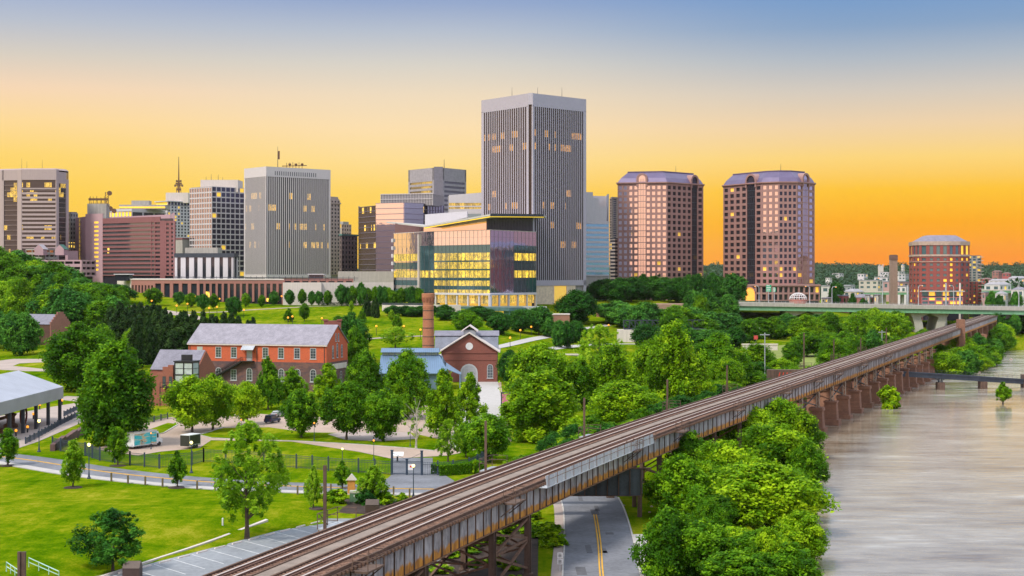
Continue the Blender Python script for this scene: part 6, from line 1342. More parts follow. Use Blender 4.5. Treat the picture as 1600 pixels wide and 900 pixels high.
# tan stack
x = xat(1397.3, 960); w_ = 5.6 / FPX * 960; mb = MB(); mb.prism([(x - w_ * 1.05, 960), (x + w_ * 1.05, 960), (x + w_ * 1.05, 960 + w_ * 2), (x - w_ * 1.05, 960 + w_ * 2)], 0, zat(406, 960), [(x - w_ * .92, 960.2), (x + w_ * .92, 960.2), (x + w_ * .92, 960 + w_ * 1.8), (x - w_ * .92, 960 + w_ * 1.8)]); sk = thing('square_stack', 'square tan chimney stack standing alone left of the brick apartment block', 'chimney', (x, 960, 0)); mb.build('shaft', mk('tan_stack', (.34, .25, .21), .85, streak=True), sk)
mb = MB(); mb.box(x - w_ * .98, x + w_ * .98, 959.9, 960 + w_ * 1.9, zat(406, 960), zat(399, 960)); mb.box(x - w_ * .8, x + w_ * .8, 960.2, 960 + w_ * 1.7, zat(399, 960), zat(398, 960)); mb.build('cap', mk('brown_cap', (.20, .12, .10), .85), sk)
# domed trellis by the arcade
dm = thing('garden_dome', 'white wire trellis dome on a red ring by the bridge at the tower arcade', 'dome', (xat(1247, 880), 880, 17)); x = xat(1247, 880); zd = zat(468, 880); mb = MB()
for k_ in range(10): t = math.pi * k_ / 10; mb.tube([(x + 5.2 * math.cos(t) * math.cos(s_), 880 + 5.2 * math.sin(t) * math.cos(s_), zd + 4.0 * max(0, math.sin(s_))) for s_ in np.linspace(0, math.pi, 13)], .14, 4, False)
for s_ in (.3, .7, 1.1): mb.tube([(x + 5.2 * math.cos(s_) * math.cos(t), 880 + 5.2 * math.cos(s_) * math.sin(t), zd + 4 * math.sin(s_)) for t in np.linspace(0, 6.283, 17)], .14, 4, False)
mb.build('trellis', M['white'], dm); mb = MB(); mb.lathe((x, 880, zd - 4), [(5.4, 0), (5.4, 4)], 18); mb.build('ring_wall', mk('ring_red', (.40, .16, .13), .8), dm)
# low town beyond the bridge
town = random.Random(5); walls_ = [(.62, .58, .58), (.50, .30, .30), (.40, .10, .11), (.56, .50, .45), (.68, .62, .66), (.36, .16, .14), (.52, .50, .56)]
tm = [mk('town_wall', c, .85, var=.06) for c in walls_]; tr = [mk('town_roof', c, .7) for c in ((.24, .22, .27), (.34, .32, .35), (.20, .11, .10), (.18, .19, .24))]
names_c = ['white', 'rose', 'dark red', 'cream', 'pale pink', 'brick brown', 'pale grey']
spec = [(1296, 1326, 462, 474, 1000, 2, 0), (1283, 1330, 447, 458, 1150, 0, 1), (1318, 1350, 455, 463, 1060, 3, 1), (1342, 1380, 438, 452, 1250, 3, 1), (1366, 1393, 433, 447, 1400, 4, 1), (1380, 1420, 440, 452, 1300, 1, 0), (1318, 1336, 446, 453, 1200, 6, 1), (1330, 1365, 464, 475, 980, 5, 0), (1352, 1360, 461, 474, 965, 6, 0), (1366, 1376, 461, 474, 965, 0, 0), (1400, 1420, 447, 458, 1180, 4, 0),
        (1538, 1580, 444, 456, 1150, 0, 1), (1534, 1552, 436, 443, 1900, 2, 2), (1545, 1590, 438, 445, 1700, 4, 1), (1575, 1605, 434, 448, 1450, 6, 1), (1528, 1545, 457, 468, 1020, 1, 0), (1580, 1606, 452, 464, 1120, 4, 0), (1404, 1420, 428, 437, 1900, 6, 1), (1395, 1412, 424, 432, 2300, 0, 1), (1375, 1392, 425, 430, 2600, 4, 1), (1300, 1318, 427, 431, 2600, 0, 1), (1340, 1356, 428, 433, 2400, 4, 1), (1290, 1300, 434, 438, 2200, 4, 0), (1550, 1566, 424, 431, 2500, 5, 2), (1566, 1580, 427, 433, 2300, 2, 2), (1590, 1604, 436, 442, 1800, 3, 2), (1408, 1414, 414, 430, 2700, 0, 1), (1284, 1300, 466, 473, 950, 3, 0), (1555, 1575, 458, 472, 980, 4, 1)]
for k_, (x0, x1, y0, y1, Y_, wi, ri) in enumerate(spec):
    b = Poly('town_house', '%s walled low house in the far town, %s' % (names_c[wi], {0: 'just behind the bridge railing', 1: 'among the roofs of the middle distance', 2: 'high on the wooded slope'}[0 if Y_ < 1100 else 1 if Y_ < 1700 else 2]), 'house', [(x0, Y_ + 4), (x0 + (x1 - x0) * town.uniform(.55, .8), Y_), (x1, Y_ + 8)], 16, Y=Y_, zb=-2 + T(xat(x0, Y_), Y_) * 0, group='low houses of the far town')
    b.core(b.z(y0) - .3, M['gdark'], .5); fl = max(1, int((zat(y0, Y_) - zat(y1, Y_)) / 3.4))
    for i in (0, 1): O, u, n, L = b.face(i); b.grid(i, b.z(y1), b.z(y0) - .4, max(2, int(L / 4.5)), fl, .5, .5, .5, lambda *a: 1 if town.random() < .08 else 0); plain(b, i, b.z(y1) - 12, b.z(y1))
    b.done(tm[wi]); b.windows([gap, M['lit']], most=14 if Y_ < 1500 else 0); mb = MB()
    if ri == 2 or town.random() < .4: mb.prism(b.ring(-.25), b.z(y0) - .4, b.z(y0) + 1.6, b.ring(4))
    else: mb.prism(b.ring(-.2), b.z(y0) - .4, b.z(y0) + .3)
    part(mb, 'roof', tr[ri if ri < 3 else 0], b)
# distant road deck right
for px0, px1, py, Y_, lab in ((1530, 1640, 454, 1150, 'far elevated road deck crossing behind the right end of the bridge'), (1335, 1420, 457, 1120, 'far elevated road deck between the town roofs and the tan stack')):
    r_ = thing('elevated_road', lab, 'elevated road', (xat(px0, Y_), Y_, 5)); mb = MB(); mb.box(xat(px0, Y_), xat(px1, Y_), Y_, Y_ + 14, zat(py + 3.5, Y_), zat(py, Y_)); mb.build('deck', M['green_paint'], r_)
    mb = MB(); mb.box(xat(px0, Y_), xat(px1, Y_), Y_ - .2, Y_, zat(py, Y_), zat(py - 1.8, Y_)); mb.build('parapet', M['conc_lt'], r_); mb = MB()
    for q_ in range(6): x_ = xat(px0, Y_) + (xat(px1, Y_) - xat(px0, Y_)) * (q_ + .5) / 6; mb.box(x_ - 1, x_ + 1, Y_ + 4, Y_ + 8, 0, zat(py + 3.5, Y_))
    mb.build('pier', M['conc'], r_)
# church tower on the hill
p = pt(1377, 425, 2650); mb = MB(); mb.box(p.x - 4, p.x + 4, 2650, 2658, 10, zat(415, 2650))
for dx in (-3, 3): mb.box(p.x + dx - .9, p.x + dx + .9, 2649, 2651, zat(415, 2650), zat(413, 2650))
o = mb.build('church_tower', M['conc_lt']); tag(o, 'tiny pale church tower on the distant wooded hill left of the tan stack', 'church tower')
# ------------------------------------------------------------------ trees
def leafmat(name, dark, mid, light, trans=0.35):
    m = bpy.data.materials.new(name); m.use_nodes = True; nt = m.node_tree; nt.nodes.clear()
    out = N(nt, 'ShaderNodeOutputMaterial'); at = N(nt, 'ShaderNodeAttribute', attribute_name='tint'); oi = N(nt, 'ShaderNodeObjectInfo')
    f = mth(nt, 'ADD', at.outputs['Fac'], mth(nt, 'MULTIPLY', mth(nt, 'SUBTRACT', oi.outputs['Random'], 0.5), 0.34))
    c = cramp(nt, f, [(0.0, dark), (0.5, mid), (1.0, light)])
    d = N(nt, 'ShaderNodeBsdfPrincipled'); d.inputs['Roughness'].default_value = 0.6; d.inputs['Specular IOR Level'].default_value = 0.1
    t = N(nt, 'ShaderNodeBsdfTranslucent'); nt.links.new(c, d.inputs['Base Color'])
    nt.links.new(mixc(nt, 0.5, c, (0.20, 0.42, 0.01)), t.inputs[0])
    mx = N(nt, 'ShaderNodeMixShader'); mx.inputs[0].default_value = trans
    nt.links.new(d.outputs[0], mx.inputs[1]); nt.links.new(t.outputs[0], mx.inputs[2]); nt.links.new(mx.outputs[0], out.inputs[0]); return m
LM = {'woods': leafmat('leaf_woods_hazed', (0.018, 0.045, 0.030), (0.040, 0.085, 0.050), (0.075, 0.135, 0.062), 0.1),  # distance haze mixed into the leaf colours of the far hills
      'green': leafmat('leaf_green', (0.018, 0.075, 0.003), (0.078, 0.225, 0.005), (0.27, 0.50, 0.010)),
      'bright': leafmat('leaf_bright', (0.040, 0.130, 0.003), (0.18, 0.365, 0.005), (0.48, 0.68, 0.012)),
      'dark': leafmat('leaf_dark', (0.008, 0.048, 0.008), (0.026, 0.125, 0.014), (0.075, 0.24, 0.020), 0.2),
      'cedar': leafmat('leaf_cedar', (0.010, 0.030, 0.010), (0.026, 0.066, 0.016), (0.060, 0.12, 0.022), 0.1),
      'far': leafmat('leaf_far', (0.014, 0.070, 0.012), (0.044, 0.175, 0.022), (0.12, 0.32, 0.030), 0.2),
      'pale': leafmat('leaf_pale', (0.10, 0.24, 0.010), (0.28, 0.50, 0.016), (0.55, 0.75, 0.05), .5)}
def leaves_mesh(name, C, Nn, tint, size, nr, mat):
    n = len(C); Nn = Nn / np.maximum(1e-6, np.linalg.norm(Nn, axis=1, keepdims=True))
    rv = nr.normal(size=(n, 3)); t1 = np.cross(Nn, rv); t1 /= np.maximum(1e-6, np.linalg.norm(t1, axis=1, keepdims=True)); t2 = np.cross(Nn, t1)
    s = size * nr.uniform(0.6, 1.35, (n, 1)); w = s * nr.uniform(0.45, 0.8, (n, 1)); bend = Nn * s * 0.22
    V = np.stack([C - t1 * s, C - t2 * w + bend, C + t1 * s, C + t2 * w + bend], 1).reshape(-1, 3)
    me = bpy.data.meshes.new(name); me.vertices.add(4 * n); me.vertices.foreach_set('co', V.astype(np.float32).ravel())
    me.loops.add(4 * n); me.loops.foreach_set('vertex_index', np.arange(4 * n, dtype=np.int32))
    me.polygons.add(n); me.polygons.foreach_set('loop_start', np.arange(0, 4 * n, 4, dtype=np.int32))
    at = me.attributes.new('tint', 'FLOAT', 'POINT'); at.data.foreach_set('value', np.repeat(tint, 4).astype(np.float32))
    me.materials.append(mat); me.update(calc_edges=True); me.validate(); return me
def crown(seed, kind):
    """returns leaf centres, directions, clump tints and limb targets for a tree of height 1, crown about 1 wide"""
    K = dict(broad=dict(z0=.16, z1=1, prof=[(0, .45), (.2, .86), (.45, 1), (.7, .84), (.9, .5), (1, .15)], lobes=44, lr=(.11, .20), n=30000, fill=.35),
             round=dict(z0=.24, z1=1, prof=[(0, .35), (.2, .85), (.5, 1), (.75, .82), (.92, .45), (1, .1)], lobes=34, lr=(.12, .21), n=22000, fill=.35),
             tall=dict(z0=.12, z1=1, prof=[(0, .75), (.2, .98), (.45, 1), (.7, .88), (.88, .6), (1, .25)], lobes=50, lr=(.11, .20), n=32000, fill=.35),
             airy=dict(z0=.24, z1=1, prof=[(0, .5), (.2, .85), (.5, 1), (.8, .75), (1, .2)], lobes=64, lr=(.05, .11), n=9000, fill=.5),
             cone=dict(z0=.16, z1=1, prof=[(0, .8), (.12, 1), (.4, .86), (.7, .58), (.9, .34), (1, .12)], lobes=44, lr=(.08, .16), n=18000, fill=.35),
             young=dict(z0=.26, z1=1, prof=[(0, .5), (.2, .95), (.45, .95), (.7, .62), (.9, .3), (1, .06)], lobes=26, lr=(.11, .19), n=8000, fill=.4),
             cedar=dict(z0=.02, z1=1, prof=[(0, .9), (.2, 1), (.5, .78), (.75, .45), (1, .04)], lobes=44, lr=(.10, .18), n=22000, fill=.2),
             spread=dict(z0=.20, z1=1, prof=[(0, .7), (.15, 1), (.4, 1), (.65, .8), (.85, .55), (1, .2)], lobes=36, lr=(.07, .15), n=12000, fill=.45),
             sparse=dict(z0=.25, z1=1, prof=[(0, .5), (.3, 1), (.7, .9), (1, .3)], lobes=22, lr=(.04, .08), n=500, fill=.6),
             shrub=dict(z0=.0, z1=1, prof=[(0, .9), (.3, 1), (.6, .9), (.85, .6), (1, .2)], lobes=16, lr=(.14, .24), n=4200, fill=.2))[kind]
    nr = np.random.default_rng(seed); pz, pr = zip(*K['prof']); L = []
    ph = nr.uniform(0, 6.28, 3)
    for i in range(K['lobes']):
        t = (i + nr.uniform(0, 1)) / K['lobes']; a = i * 2.399 + nr.uniform(-.4, .4)
        R_ = np.interp(t, pz, pr) * 0.5 * (1 + .16 * math.sin(a * 2 + ph[0]) + .12 * math.sin(a * 3 + ph[1] + t * 5))
        lr = nr.uniform(*K['lr']) * (0.65 + 0.5 * np.interp(t, pz, pr))
        rr = max(0, R_ - lr * 0.7) * (1 if nr.uniform() > K['fill'] else nr.uniform(.2, .8))
        L.append((rr * math.cos(a), rr * math.sin(a), K['z0'] + (K['z1'] - K['z0']) * t * .97 - lr * .2 * t, lr))
    L = np.array(L); area = L[:, 3] ** 2; cnt = (K['n'] * area / area.sum()).astype(int)
    Cs, Ns, Ts = [], [], []
    for (x, y, z, lr), c in zip(L, cnt):
        m = max(4, int(c / 42)); d = nr.normal(size=(m, 3)); d[:, 2] = d[:, 2] * .9 + .25; d /= np.linalg.norm(d, axis=1, keepdims=True)
        cc = np.array([x, y, z]) + d * lr * nr.uniform(.72, 1.08, (m, 1)) * np.array([1, 1, .9])
        ti = np.clip(.50 + .19 * nr.normal(size=m) + .16 * nr.normal(), 0, 1)
        k = nr.integers(0, m, c); sp = lr * .24
        off = nr.normal(size=(c, 3)) * sp * np.array([1, 1, .8])
        Cs.append(cc[k] + off); Ns.append(d[k] * .8 + np.array([0, 0, .55]) + nr.normal(size=(c, 3)) * .5); Ts.append(np.clip(ti[k] + nr.normal(size=c) * .08, 0, 1))
    C = np.concatenate(Cs); rr_ = .485 / np.percentile(np.hypot(C[:, 0], C[:, 1]), 98); C[:, :2] *= rr_; L[:, :2] *= rr_; zz_ = 1 / np.percentile(C[:, 2], 99.7); C[:, 2] *= zz_; L[:, 2] *= zz_; C[:, 2] = np.maximum(C[:, 2], 0.0)
    return C, np.concatenate(Ns), np.concatenate(Ts), L
def trunk_mesh(mb, L, H, W, r, seed, n=12, low=.0, bushy=False):
    q = random.Random(seed); lean = (q.uniform(-.03, .03) * H, q.uniform(-.03, .03) * H)
    top = .78 * H; pts = [Vector((lean[0] * k, lean[1] * k, top * k)) + Vector((q.uniform(-1, 1), q.uniform(-1, 1), 0)) * r * .4 * (k > 0) for k in (0, .15, .32, .5, .68, .85, 1)]
    mb.tube(pts, [r * 1.5, r, r * .9, r * .75, r * .55, r * .35, r * .12], 8)
    idx = list(range(len(L))); q.shuffle(idx)
    for i in idx[:n]:
        x, y, z, lr = L[i]; e = Vector((x * W, y * W, z * H)); zs = max(.16 * H, min(.7 * H, e.z - .18 * H - .25 * math.hypot(e.x, e.y)))
        t = zs / top; s = Vector((lean[0] * t, lean[1] * t, zs)); mid = s.lerp(e, .5) + Vector((0, 0, -.02 * H))
        rr = r * .42 * (1 - .5 * t)
        mb.tube([s, mid, e], [rr, rr * .62, rr * .2], 5)
        for _ in range(2):
            e2 = e + Vector((q.uniform(-1, 1), q.uniform(-1, 1), q.uniform(-.2, .8))) * lr * W * .8
            mb.tube([mid, mid.lerp(e2, .6), e2], [rr * .45, rr * .3, rr * .1], 4)
PROTO = {}
def tree_proto(kind, seed, H, W, leaf, lm, bark='bark', tr=None, limbs=12):
    key = (kind, seed, lm)
    if key in PROTO: return PROTO[key]
    C, Nn, Ti, L = crown(seed, kind); C = C * np.array([W, W, H])
    me = leaves_mesh('crown', C, Nn, Ti, leaf, np.random.default_rng(seed + 99), LM[lm])
    mb = MB(); trunk_mesh(mb, L, H, W, tr or H * .018, seed, limbs)
    t = bpy.data.meshes.new('trunk'); t.from_pydata(mb.v, [], mb.f); t.materials.append(M[bark]); t.update()
    PROTO[key] = (me, t, H, W); return PROTO[key]
KINDS = {  # look: kind, seeds, height, width, leaf size, leaf material
 'oak': ('broad', (1, 2, 3), 16, 16, .30, 'green'), 'oakbright': ('broad', (4, 5, 6), 14, 15, .29, 'bright'),
 'tallbright': ('tall', (7, 8), 18, 13, .29, 'bright'), 'tall': ('tall', (9, 10), 18, 13, .29, 'green'),
 'round': ('round', (11, 12, 13), 10, 9, .21, 'green'), 'roundbright': ('round', (14, 15), 10, 9, .21, 'bright'),
 'airy': ('airy', (16, 17), 14, 11, .22, 'pale'), 'cone': ('cone', (18, 19), 10, 8, .19, 'green'), 'conebright': ('cone', (20, 28), 10, 8, .19, 'bright'),
 'young': ('young', (21, 22), 5.5, 3.2, .12, 'pale'), 'youngdark': ('young', (23, 24), 5.5, 3.2, .12, 'green'),
 'cedar': ('cedar', (25, 26, 27), 14, 8, .27, 'cedar'), 'spread': ('spread', (29,), 10, 11, .19, 'dark'), 'far': ('broad', (30, 31, 32), 14, 15, .36, 'far'), 'farround': ('round', (33, 34), 10, 9, .26, 'far'),
 'darkbroad': ('broad', (35, 36), 14, 14, .30, 'dark'), 'bare': ('sparse', (37,), 9, 7, .2, 'pale'), 'shrub': ('shrub', (38, 39), 2.5, 3, .16, 'bright'), 'shrubdark': ('shrub', (40,), 2.5, 3, .16, 'dark')}
tn = [0]
def tree(look, base, top_z, width, label, cat='tree', group=None, name='tree', parts=True, seed=None, limbs=12):
    kind, seeds, H, W, leaf, lm = KINDS[look]; tn[0] += 1
    sd_ = seeds[tn[0] % len(seeds)] if seed is None else seed
    bark = 'bark_lt' if look in ('bare',) else 'bark'
    me, t, H, W = tree_proto(kind, sd_, H, W, leaf, lm, bark, limbs=20 if look == 'bare' else limbs)
    h = max(1.0, top_z - base.z); r = thing(name, label, cat, (base.x, base.y, base.z - .05), group)
    r.rotation_euler = (0, 0, rng.uniform(0, 6.28)); r.scale = (width / W, width / W, h / H)
    for nm, m_ in (('crown', me), ('trunk', t)):
        o = bpy.data.objects.new(nm, m_); col.objects.link(o); o.parent = r
    return r
def tpx(look, px, by, ty, w, label, Y=None, **k):
    """a tree by where its foot, its top and its width are seen"""
    if Y is None: b = G(px, by)
    else: b = gp(px, Y)
    Y = b.y; W = w / FPX * Y
    return tree(look, b, zat(ty, Y + 0.0), W, label, **k)
# ------------------------------------------------------------------ trees one can tell apart
# foreground lawn and street
tpx('spread', 176, 893, 796, 128, 'dark spreading tree on the lawn by the car park, in the bottom left corner')
tpx('airy', 386, 842, 660, 136, 'tall loose yellow green tree at the head of the car park bays')
for a in ((12, 728, 670, 42, 'youngdark', 'small dark round tree by the street at the far left edge'), (114, 762, 688, 38, 'young', 'small bright tree in a mulch ring on the lawn left of the bollards'), (184, 728, 668, 34, 'youngdark', 'small tree by the iron fence in front of the big maple'),
          (277, 762, 705, 33, 'youngdark', 'small dark egg shaped tree on the sidewalk among the bollards'), (490, 795, 728, 28, 'young', 'slender airy young tree in a mulch ring beside the tall signal post'), (535, 764, 720, 30, 'youngdark', 'dark green young tree behind the little wooden kiosk'), (584, 787, 728, 50, 'young', 'yellow green young tree growing out of the shrubs by the utility box')):
    px, by, ty, w, lk, lb = a; t_ = tpx(lk, px, by, ty, w, lb)
    if px in (12, 114, 277, 490, 184):
        c = G(px, by); mb = MB(); mb.lathe((c.x, c.y, c.z + .02), [(1.5, 0), (1.3, .1), (.3, .16)], 14); o = mb.build('mulch_ring', M['mulch']); tag(o, {12: 'dark mulch ring around the tree at the far left edge', 114: 'dark mulch ring around the bright young tree on the lawn', 277: 'dark mulch ring around the egg shaped tree', 490: 'dark mulch ring around the slender young tree', 184: 'dark mulch ring around the tree by the iron fence'}[px], 'mulch ring')
# around the forecourt
tpx('tall', 180, 697, 536, 124, 'huge dense maple, the biggest tree of the left foreground', seed=9)
tpx('oak', 122, 612, 506, 118, 'broad light green oak standing behind the huge maple', seed=2)
for a in (('roundbright', 300, 676, 588, 84, 'left tree of the overlapping pair beside the parking drive'), ('roundbright', 332, 672, 586, 62, 'right tree of the overlapping pair beside the parking drive'), ('roundbright', 386, 664, 597, 56, 'single small bright tree before the museum stair'),
          ('cone', 419, 640, 560, 50, 'layered tree against the middle of the museum wall'), ('cone', 458, 636, 576, 50, 'low layered tree right of the middle of the museum wall'), ('conebright', 512, 630, 568, 52, 'layered tree at the right corner of the museum'),
          ('round', 471, 684, 609, 66, 'dark round tree on the island, leftmost of the row of three'), ('round', 541, 688, 598, 78, 'dark round tree on the island, middle of the row of three'), ('round', 598, 690, 610, 72, 'dark round tree on the island, right of the row of three'),
          ('oak', 569, 655, 550, 76, 'full green tree hiding the corner of the blue shed, left one of two'), ('oak', 636, 655, 548, 84, 'full green tree hiding the front of the blue shed, right one of two'), ('conebright', 692, 685, 578, 64, 'bright layered tree in front of the shed gable'), ('conebright', 735, 665, 584, 54, 'bright pagoda shaped tree left of the grey yard')):
    tpx(a[0], a[1], a[2], a[3], a[4], a[5])
tpx('bare', 650, 702, 618, 62, 'half bare tree with white branches beside the fence gate')
tpx('airy', 700, 724, 655, 50, 'small open tree directly behind the iron fence, left of the hedge')
tpx('round', 762, 722, 648, 88, 'wide grey green tree behind the hedge and the tall signal post')
tpx('round', 728, 715, 660, 46, 'narrow open tree between the hedge trees')
# big trees between the yard and the viaduct
for a in (('tallbright', 850, 690, 583, 124, 'massive bright tree just left of the viaduct, lower crown of the pair'), ('oakbright', 843, 640, 540, 112, 'massive bright tree just left of the viaduct, upper crown of the pair'), ('tall', 905, 640, 560, 70, 'dark tree tucked behind the massive pair'),
          ('airy', 936, 600, 508, 78, 'loose topped tall tree with orange tinged crown behind the massive pair'), ('tallbright', 958, 640, 540, 84, 'bright pointed tree above the rounded tree by the signal posts'), ('oakbright', 975, 668, 596, 116, 'wide rounded bright tree close to the viaduct, left of the second signal post'),
          ('tallbright', 1052, 640, 508, 92, 'tallest knobbly bright tree of the clump left of the viaduct'), ('tallbright', 1018, 620, 532, 70, 'knobbly bright tree at the left shoulder of the clump'), ('oakbright', 1082, 640, 560, 70, 'lower bright tree at the right foot of the clump'), ('oak', 1118, 605, 522, 92, 'dark green tree right of the knobbly clump'),
          ('oakbright', 1135, 615, 560, 62, 'rounded tree against the viaduct below the dark green one'), ('tallbright', 1182, 592, 538, 64, 'bright tree at the left edge of the meadow'), ('oak', 1160, 600, 556, 50, 'small tree squeezed beside the viaduct before the meadow'), ('oak', 1238, 573, 534, 44, 'yellowish round tree alone at the right edge of the meadow')):
    tpx(a[0], a[1], a[2], a[3], a[4], a[5])
# the mass between viaduct and river
def rt(px, Y, ty, w, lb, lk='oakbright', **k):
    x = xat(px, Y); z = max(WZ(Y) + .2, T(x, Y)) if Y > 400 else -2.0; tree(lk, Vector((x, Y, z)), zat(ty, Y), w / FPX * Y, lb, **k)
for a in ((1190, 205, 720, 190, 'largest bright tree in the bottom right, over the river bank', 'oakbright'), (1250, 182, 800, 96, 'tree leaning over the water right of the largest bottom right tree', 'oakbright'), (1150, 168, 826, 130, 'bright tree at the bottom edge under the largest bank tree', 'oakbright'), (1232, 160, 850, 130, 'spreading tree at the bottom edge nearest the water', 'oak'),
          (1062, 206, 712, 124, 'deep green tree right beside the street under the viaduct', 'oak'), (1046, 166, 796, 112, 'dark green tree beside the street at the bottom edge', 'oak'), (1078, 232, 676, 100, 'green tree top touching the viaduct girder', 'oak'), (1130, 222, 690, 118, 'bright tree in the middle of the bank thicket', 'oakbright'),
          (1165, 280, 634, 116, 'tall bright tree reaching the tracks, left one of the top pair', 'oakbright'), (1218, 288, 624, 100, 'tall bright tree reaching the tracks, right one of the top pair', 'oakbright'), (1208, 245, 664, 140, 'broad bright tree below the top pair', 'oakbright'), (1256, 290, 648, 76, 'tree at the right edge of the thicket beside the first stone piers', 'oak'), (1262, 240, 690, 66, 'small tree hanging over the water at the right edge of the thicket', 'oak'), (1118, 275, 646, 64, 'small tree top just under the tracks at the left of the thicket', 'oak')):
    rt(a[0], a[1], a[2], a[3], a[4], a[5])
q = random.Random(21)
for k in range(46):
    Y = q.uniform(138, 300); px = q.uniform(1008 if Y < 210 else 1040, 1262); x = xat(px, Y)
    if x > np.interp(Y, BY, BX) + 1 or x < xl(Y) + DW + 1 or abs(x - 11) < 7.5: continue
    h = q.uniform(3.0, 6.5); b_ = Vector((x, Y, max(-2, T(x, Y)))); tree(q.choice(('oak', 'round', 'oakbright')), b_, b_.z + h, q.uniform(4.5, 8), 'low leafy tree filling the thicket between the street and the river', 'bush', 'low trees of the river thicket', name='bush')  # low filler trees under the name bush
for k in range(60):
    Y = q.uniform(236, 470); x = xl(Y) - q.uniform(5, 15 + (Y - 200) * .12)
    h = q.uniform(3.5, 8); b_ = Vector((x, Y, T(x, Y))); tree(q.choice(('oak', 'round', 'oakbright', 'darkbroad')), b_, b_.z + h, q.uniform(6, 10), 'low leafy tree standing along the left side of the viaduct', 'bush', 'low trees along the left side of the viaduct', name='bush')  # again small trees, kept under the bush name
# on the river and beyond
for a in ((1480, 606, 548, 70, 'left one of three round trees at the far foot of the viaduct', 'oakbright'), (1450, 596, 558, 56, 'low dark tree against the far foot of the viaduct', 'oak'), (1505, 640, 542, 52, 'middle of three round trees at the far foot of the viaduct', 'oakbright'), (1500, 655, 517, 44, 'tall tree above the three round trees beside the broken pier', 'oakbright'), (1460, 630, 536, 50, 'tree behind the round trees at the far foot of the viaduct', 'oak')):
    rt(a[0], a[1], a[2], a[3], a[4], a[5])
b_ = Vector((xat(1389, 400), 400, WZ(400))); tree('shrub', b_, zat(603, 400), 6.2, 'small bush growing at the foot of a viaduct pier in the water', 'shrub', name='bush')
b_ = Vector((xat(1567, 418), 418, WZ(418))); tree('youngdark', b_, zat(597, 418), 5.2, 'lone small tree standing in the river before the footbridge')
b_ = Vector((xat(1557, 660), 660, WZ(660))); tree('young', b_, zat(549, 660), 5.5, 'lone small tree on rocks in the river beside the masonry pier')
for px, py, w in ((1500, 583, 5), (1545, 561, 14), (1580, 560, 6), (1530, 587, 6)):
    Y = 41 * FPX / (py - HOR); c = Vector((xat(px, Y), Y, WZ(Y))); mb = MB(); ww = w / FPX * Y / 2; mb.lathe(c, [(ww, -.5), (ww * .9, .2), (ww * .4, .6), (.05, .7)], 9); o = mb.build('river_rock', M['rock']); tag(o, {1500: 'small dark rock in the water beside the round trees', 1545: 'long low rock in the water between masonry pier and bridge leg', 1580: 'small rock in the water by the bridge leg', 1530: 'small rock in the water just above the footbridge'}[px], 'rock')
# far bank right of the bridge and the greens below the bridge
def mass(nm_, px0, px1, Y0, Y1, ty0, ty1, n, w, lk, label, group, seed, low=None):
    q = random.Random(seed)
    for k in range(n):
        px = px0 + (px1 - px0) * (k + q.uniform(.1, .9)) / n; Y = q.uniform(Y0, Y1); f = (px - px0) / (px1 - px0)
        ty = ty0 + (ty1 - ty0) * f + q.uniform(-5, 7); ww = w * q.uniform(.75, 1.25); x = xat(px, Y); z = T(x, Y)
        if x > np.interp(Y, BY, BX) - 2 and Y < 870: continue
        top = max(zat(ty, Y), z + 5)
        tree(q.choice(lk), Vector((x, Y, z)), top, ww / FPX * Y, label, 'evergreen' if lk[0] == 'cedar' else 'tree', group, name='cedar' if lk[0] == 'cedar' else 'tree')
q = random.Random(78)
for k in range(26):
    Y = 548 + 11.2 * k + q.uniform(-5, 5)
    if 688 < Y < 765: continue
    x = xl(Y) + DW + q.uniform(4, 13 if Y < 730 else 7); b_ = Vector((x, Y, WZ(Y) + .3)); tree(q.choice(('oakbright', 'oak', 'oakbright', 'far')), b_, q.uniform(-1, 6.5), q.uniform(10, 17), 'leafy tree at the waterside hiding the far piers of the viaduct', group='waterside trees hiding the far viaduct piers')
q = random.Random(77)
for k in range(20):
    px = 1545 + 3.4 * k + q.uniform(-3, 3); Y = q.uniform(866, 892); x = xat(px, Y); Y = q.uniform(846, 880); x = xat(px, Y); b_ = Vector((x, Y, max(T(x, Y), -8))); tree(q.choice(('oak', 'far', 'darkbroad')), b_, b_.z + q.uniform(8, 14), q.uniform(9, 15), 'leafy waterside tree beyond the bridge legs at the right edge', group='waterside trees beyond the bridge legs')
mass('t', 1545, 1606, 875, 900, 500, 498, 6, 40, ['far', 'farround'], 'leafy tree on the far river bank beyond the bridge legs', 'trees on the far bank beyond the bridge', 1)
mass('t', 1520, 1600, 862, 872, 528, 530, 7, 30, ['far', 'farround'], 'low waterside tree on the far river bank beyond the bridge legs', 'low trees on the far bank', 2)
mass('t', 1255, 1425, 560, 640, 520, 520, 9, 58, ['far', 'oak', 'green' if False else 'round'], 'dense rounded tree in the dark green belt right of the meadow', 'trees in the belt between meadow and viaduct', 3)
mass('t', 1300, 1430, 500, 560, 528, 512, 7, 52, ['oak', 'far'], 'tree of the belt standing close to the viaduct tracks', 'trees of the belt next to the tracks', 31)
mass('t', 1165, 1400, 700, 800, 500, 484, 12, 54, ['oak', 'far', 'oakbright'], 'leafy tree just below the green girder of the bridge', 'trees below the bridge girder', 4)
mass('t', 1330, 1420, 660, 740, 484, 494, 5, 46, ['airy', 'oakbright'], 'open crowned sycamore rising before the bridge', 'sycamores before the bridge', 5)
mass('t', 1430, 1520, 720, 800, 520, 510, 5, 34, ['oak', 'tall'], 'green tree beside the tracks in front of the bridge piers', 'trees beside the bridge piers', 6)
mass('t', 1150, 1255, 760, 840, 498, 504, 8, 40, ['darkbroad', 'far'], 'dark tree under the left end of the bridge', 'dark trees under the left bridge end', 7)
mass('t', 960, 1150, 700, 780, 474, 490, 12, 62, ['far', 'farround', 'oak'], 'rounded blue green tree behind the truss footbridge', 'rounded trees behind the truss footbridge', 8)
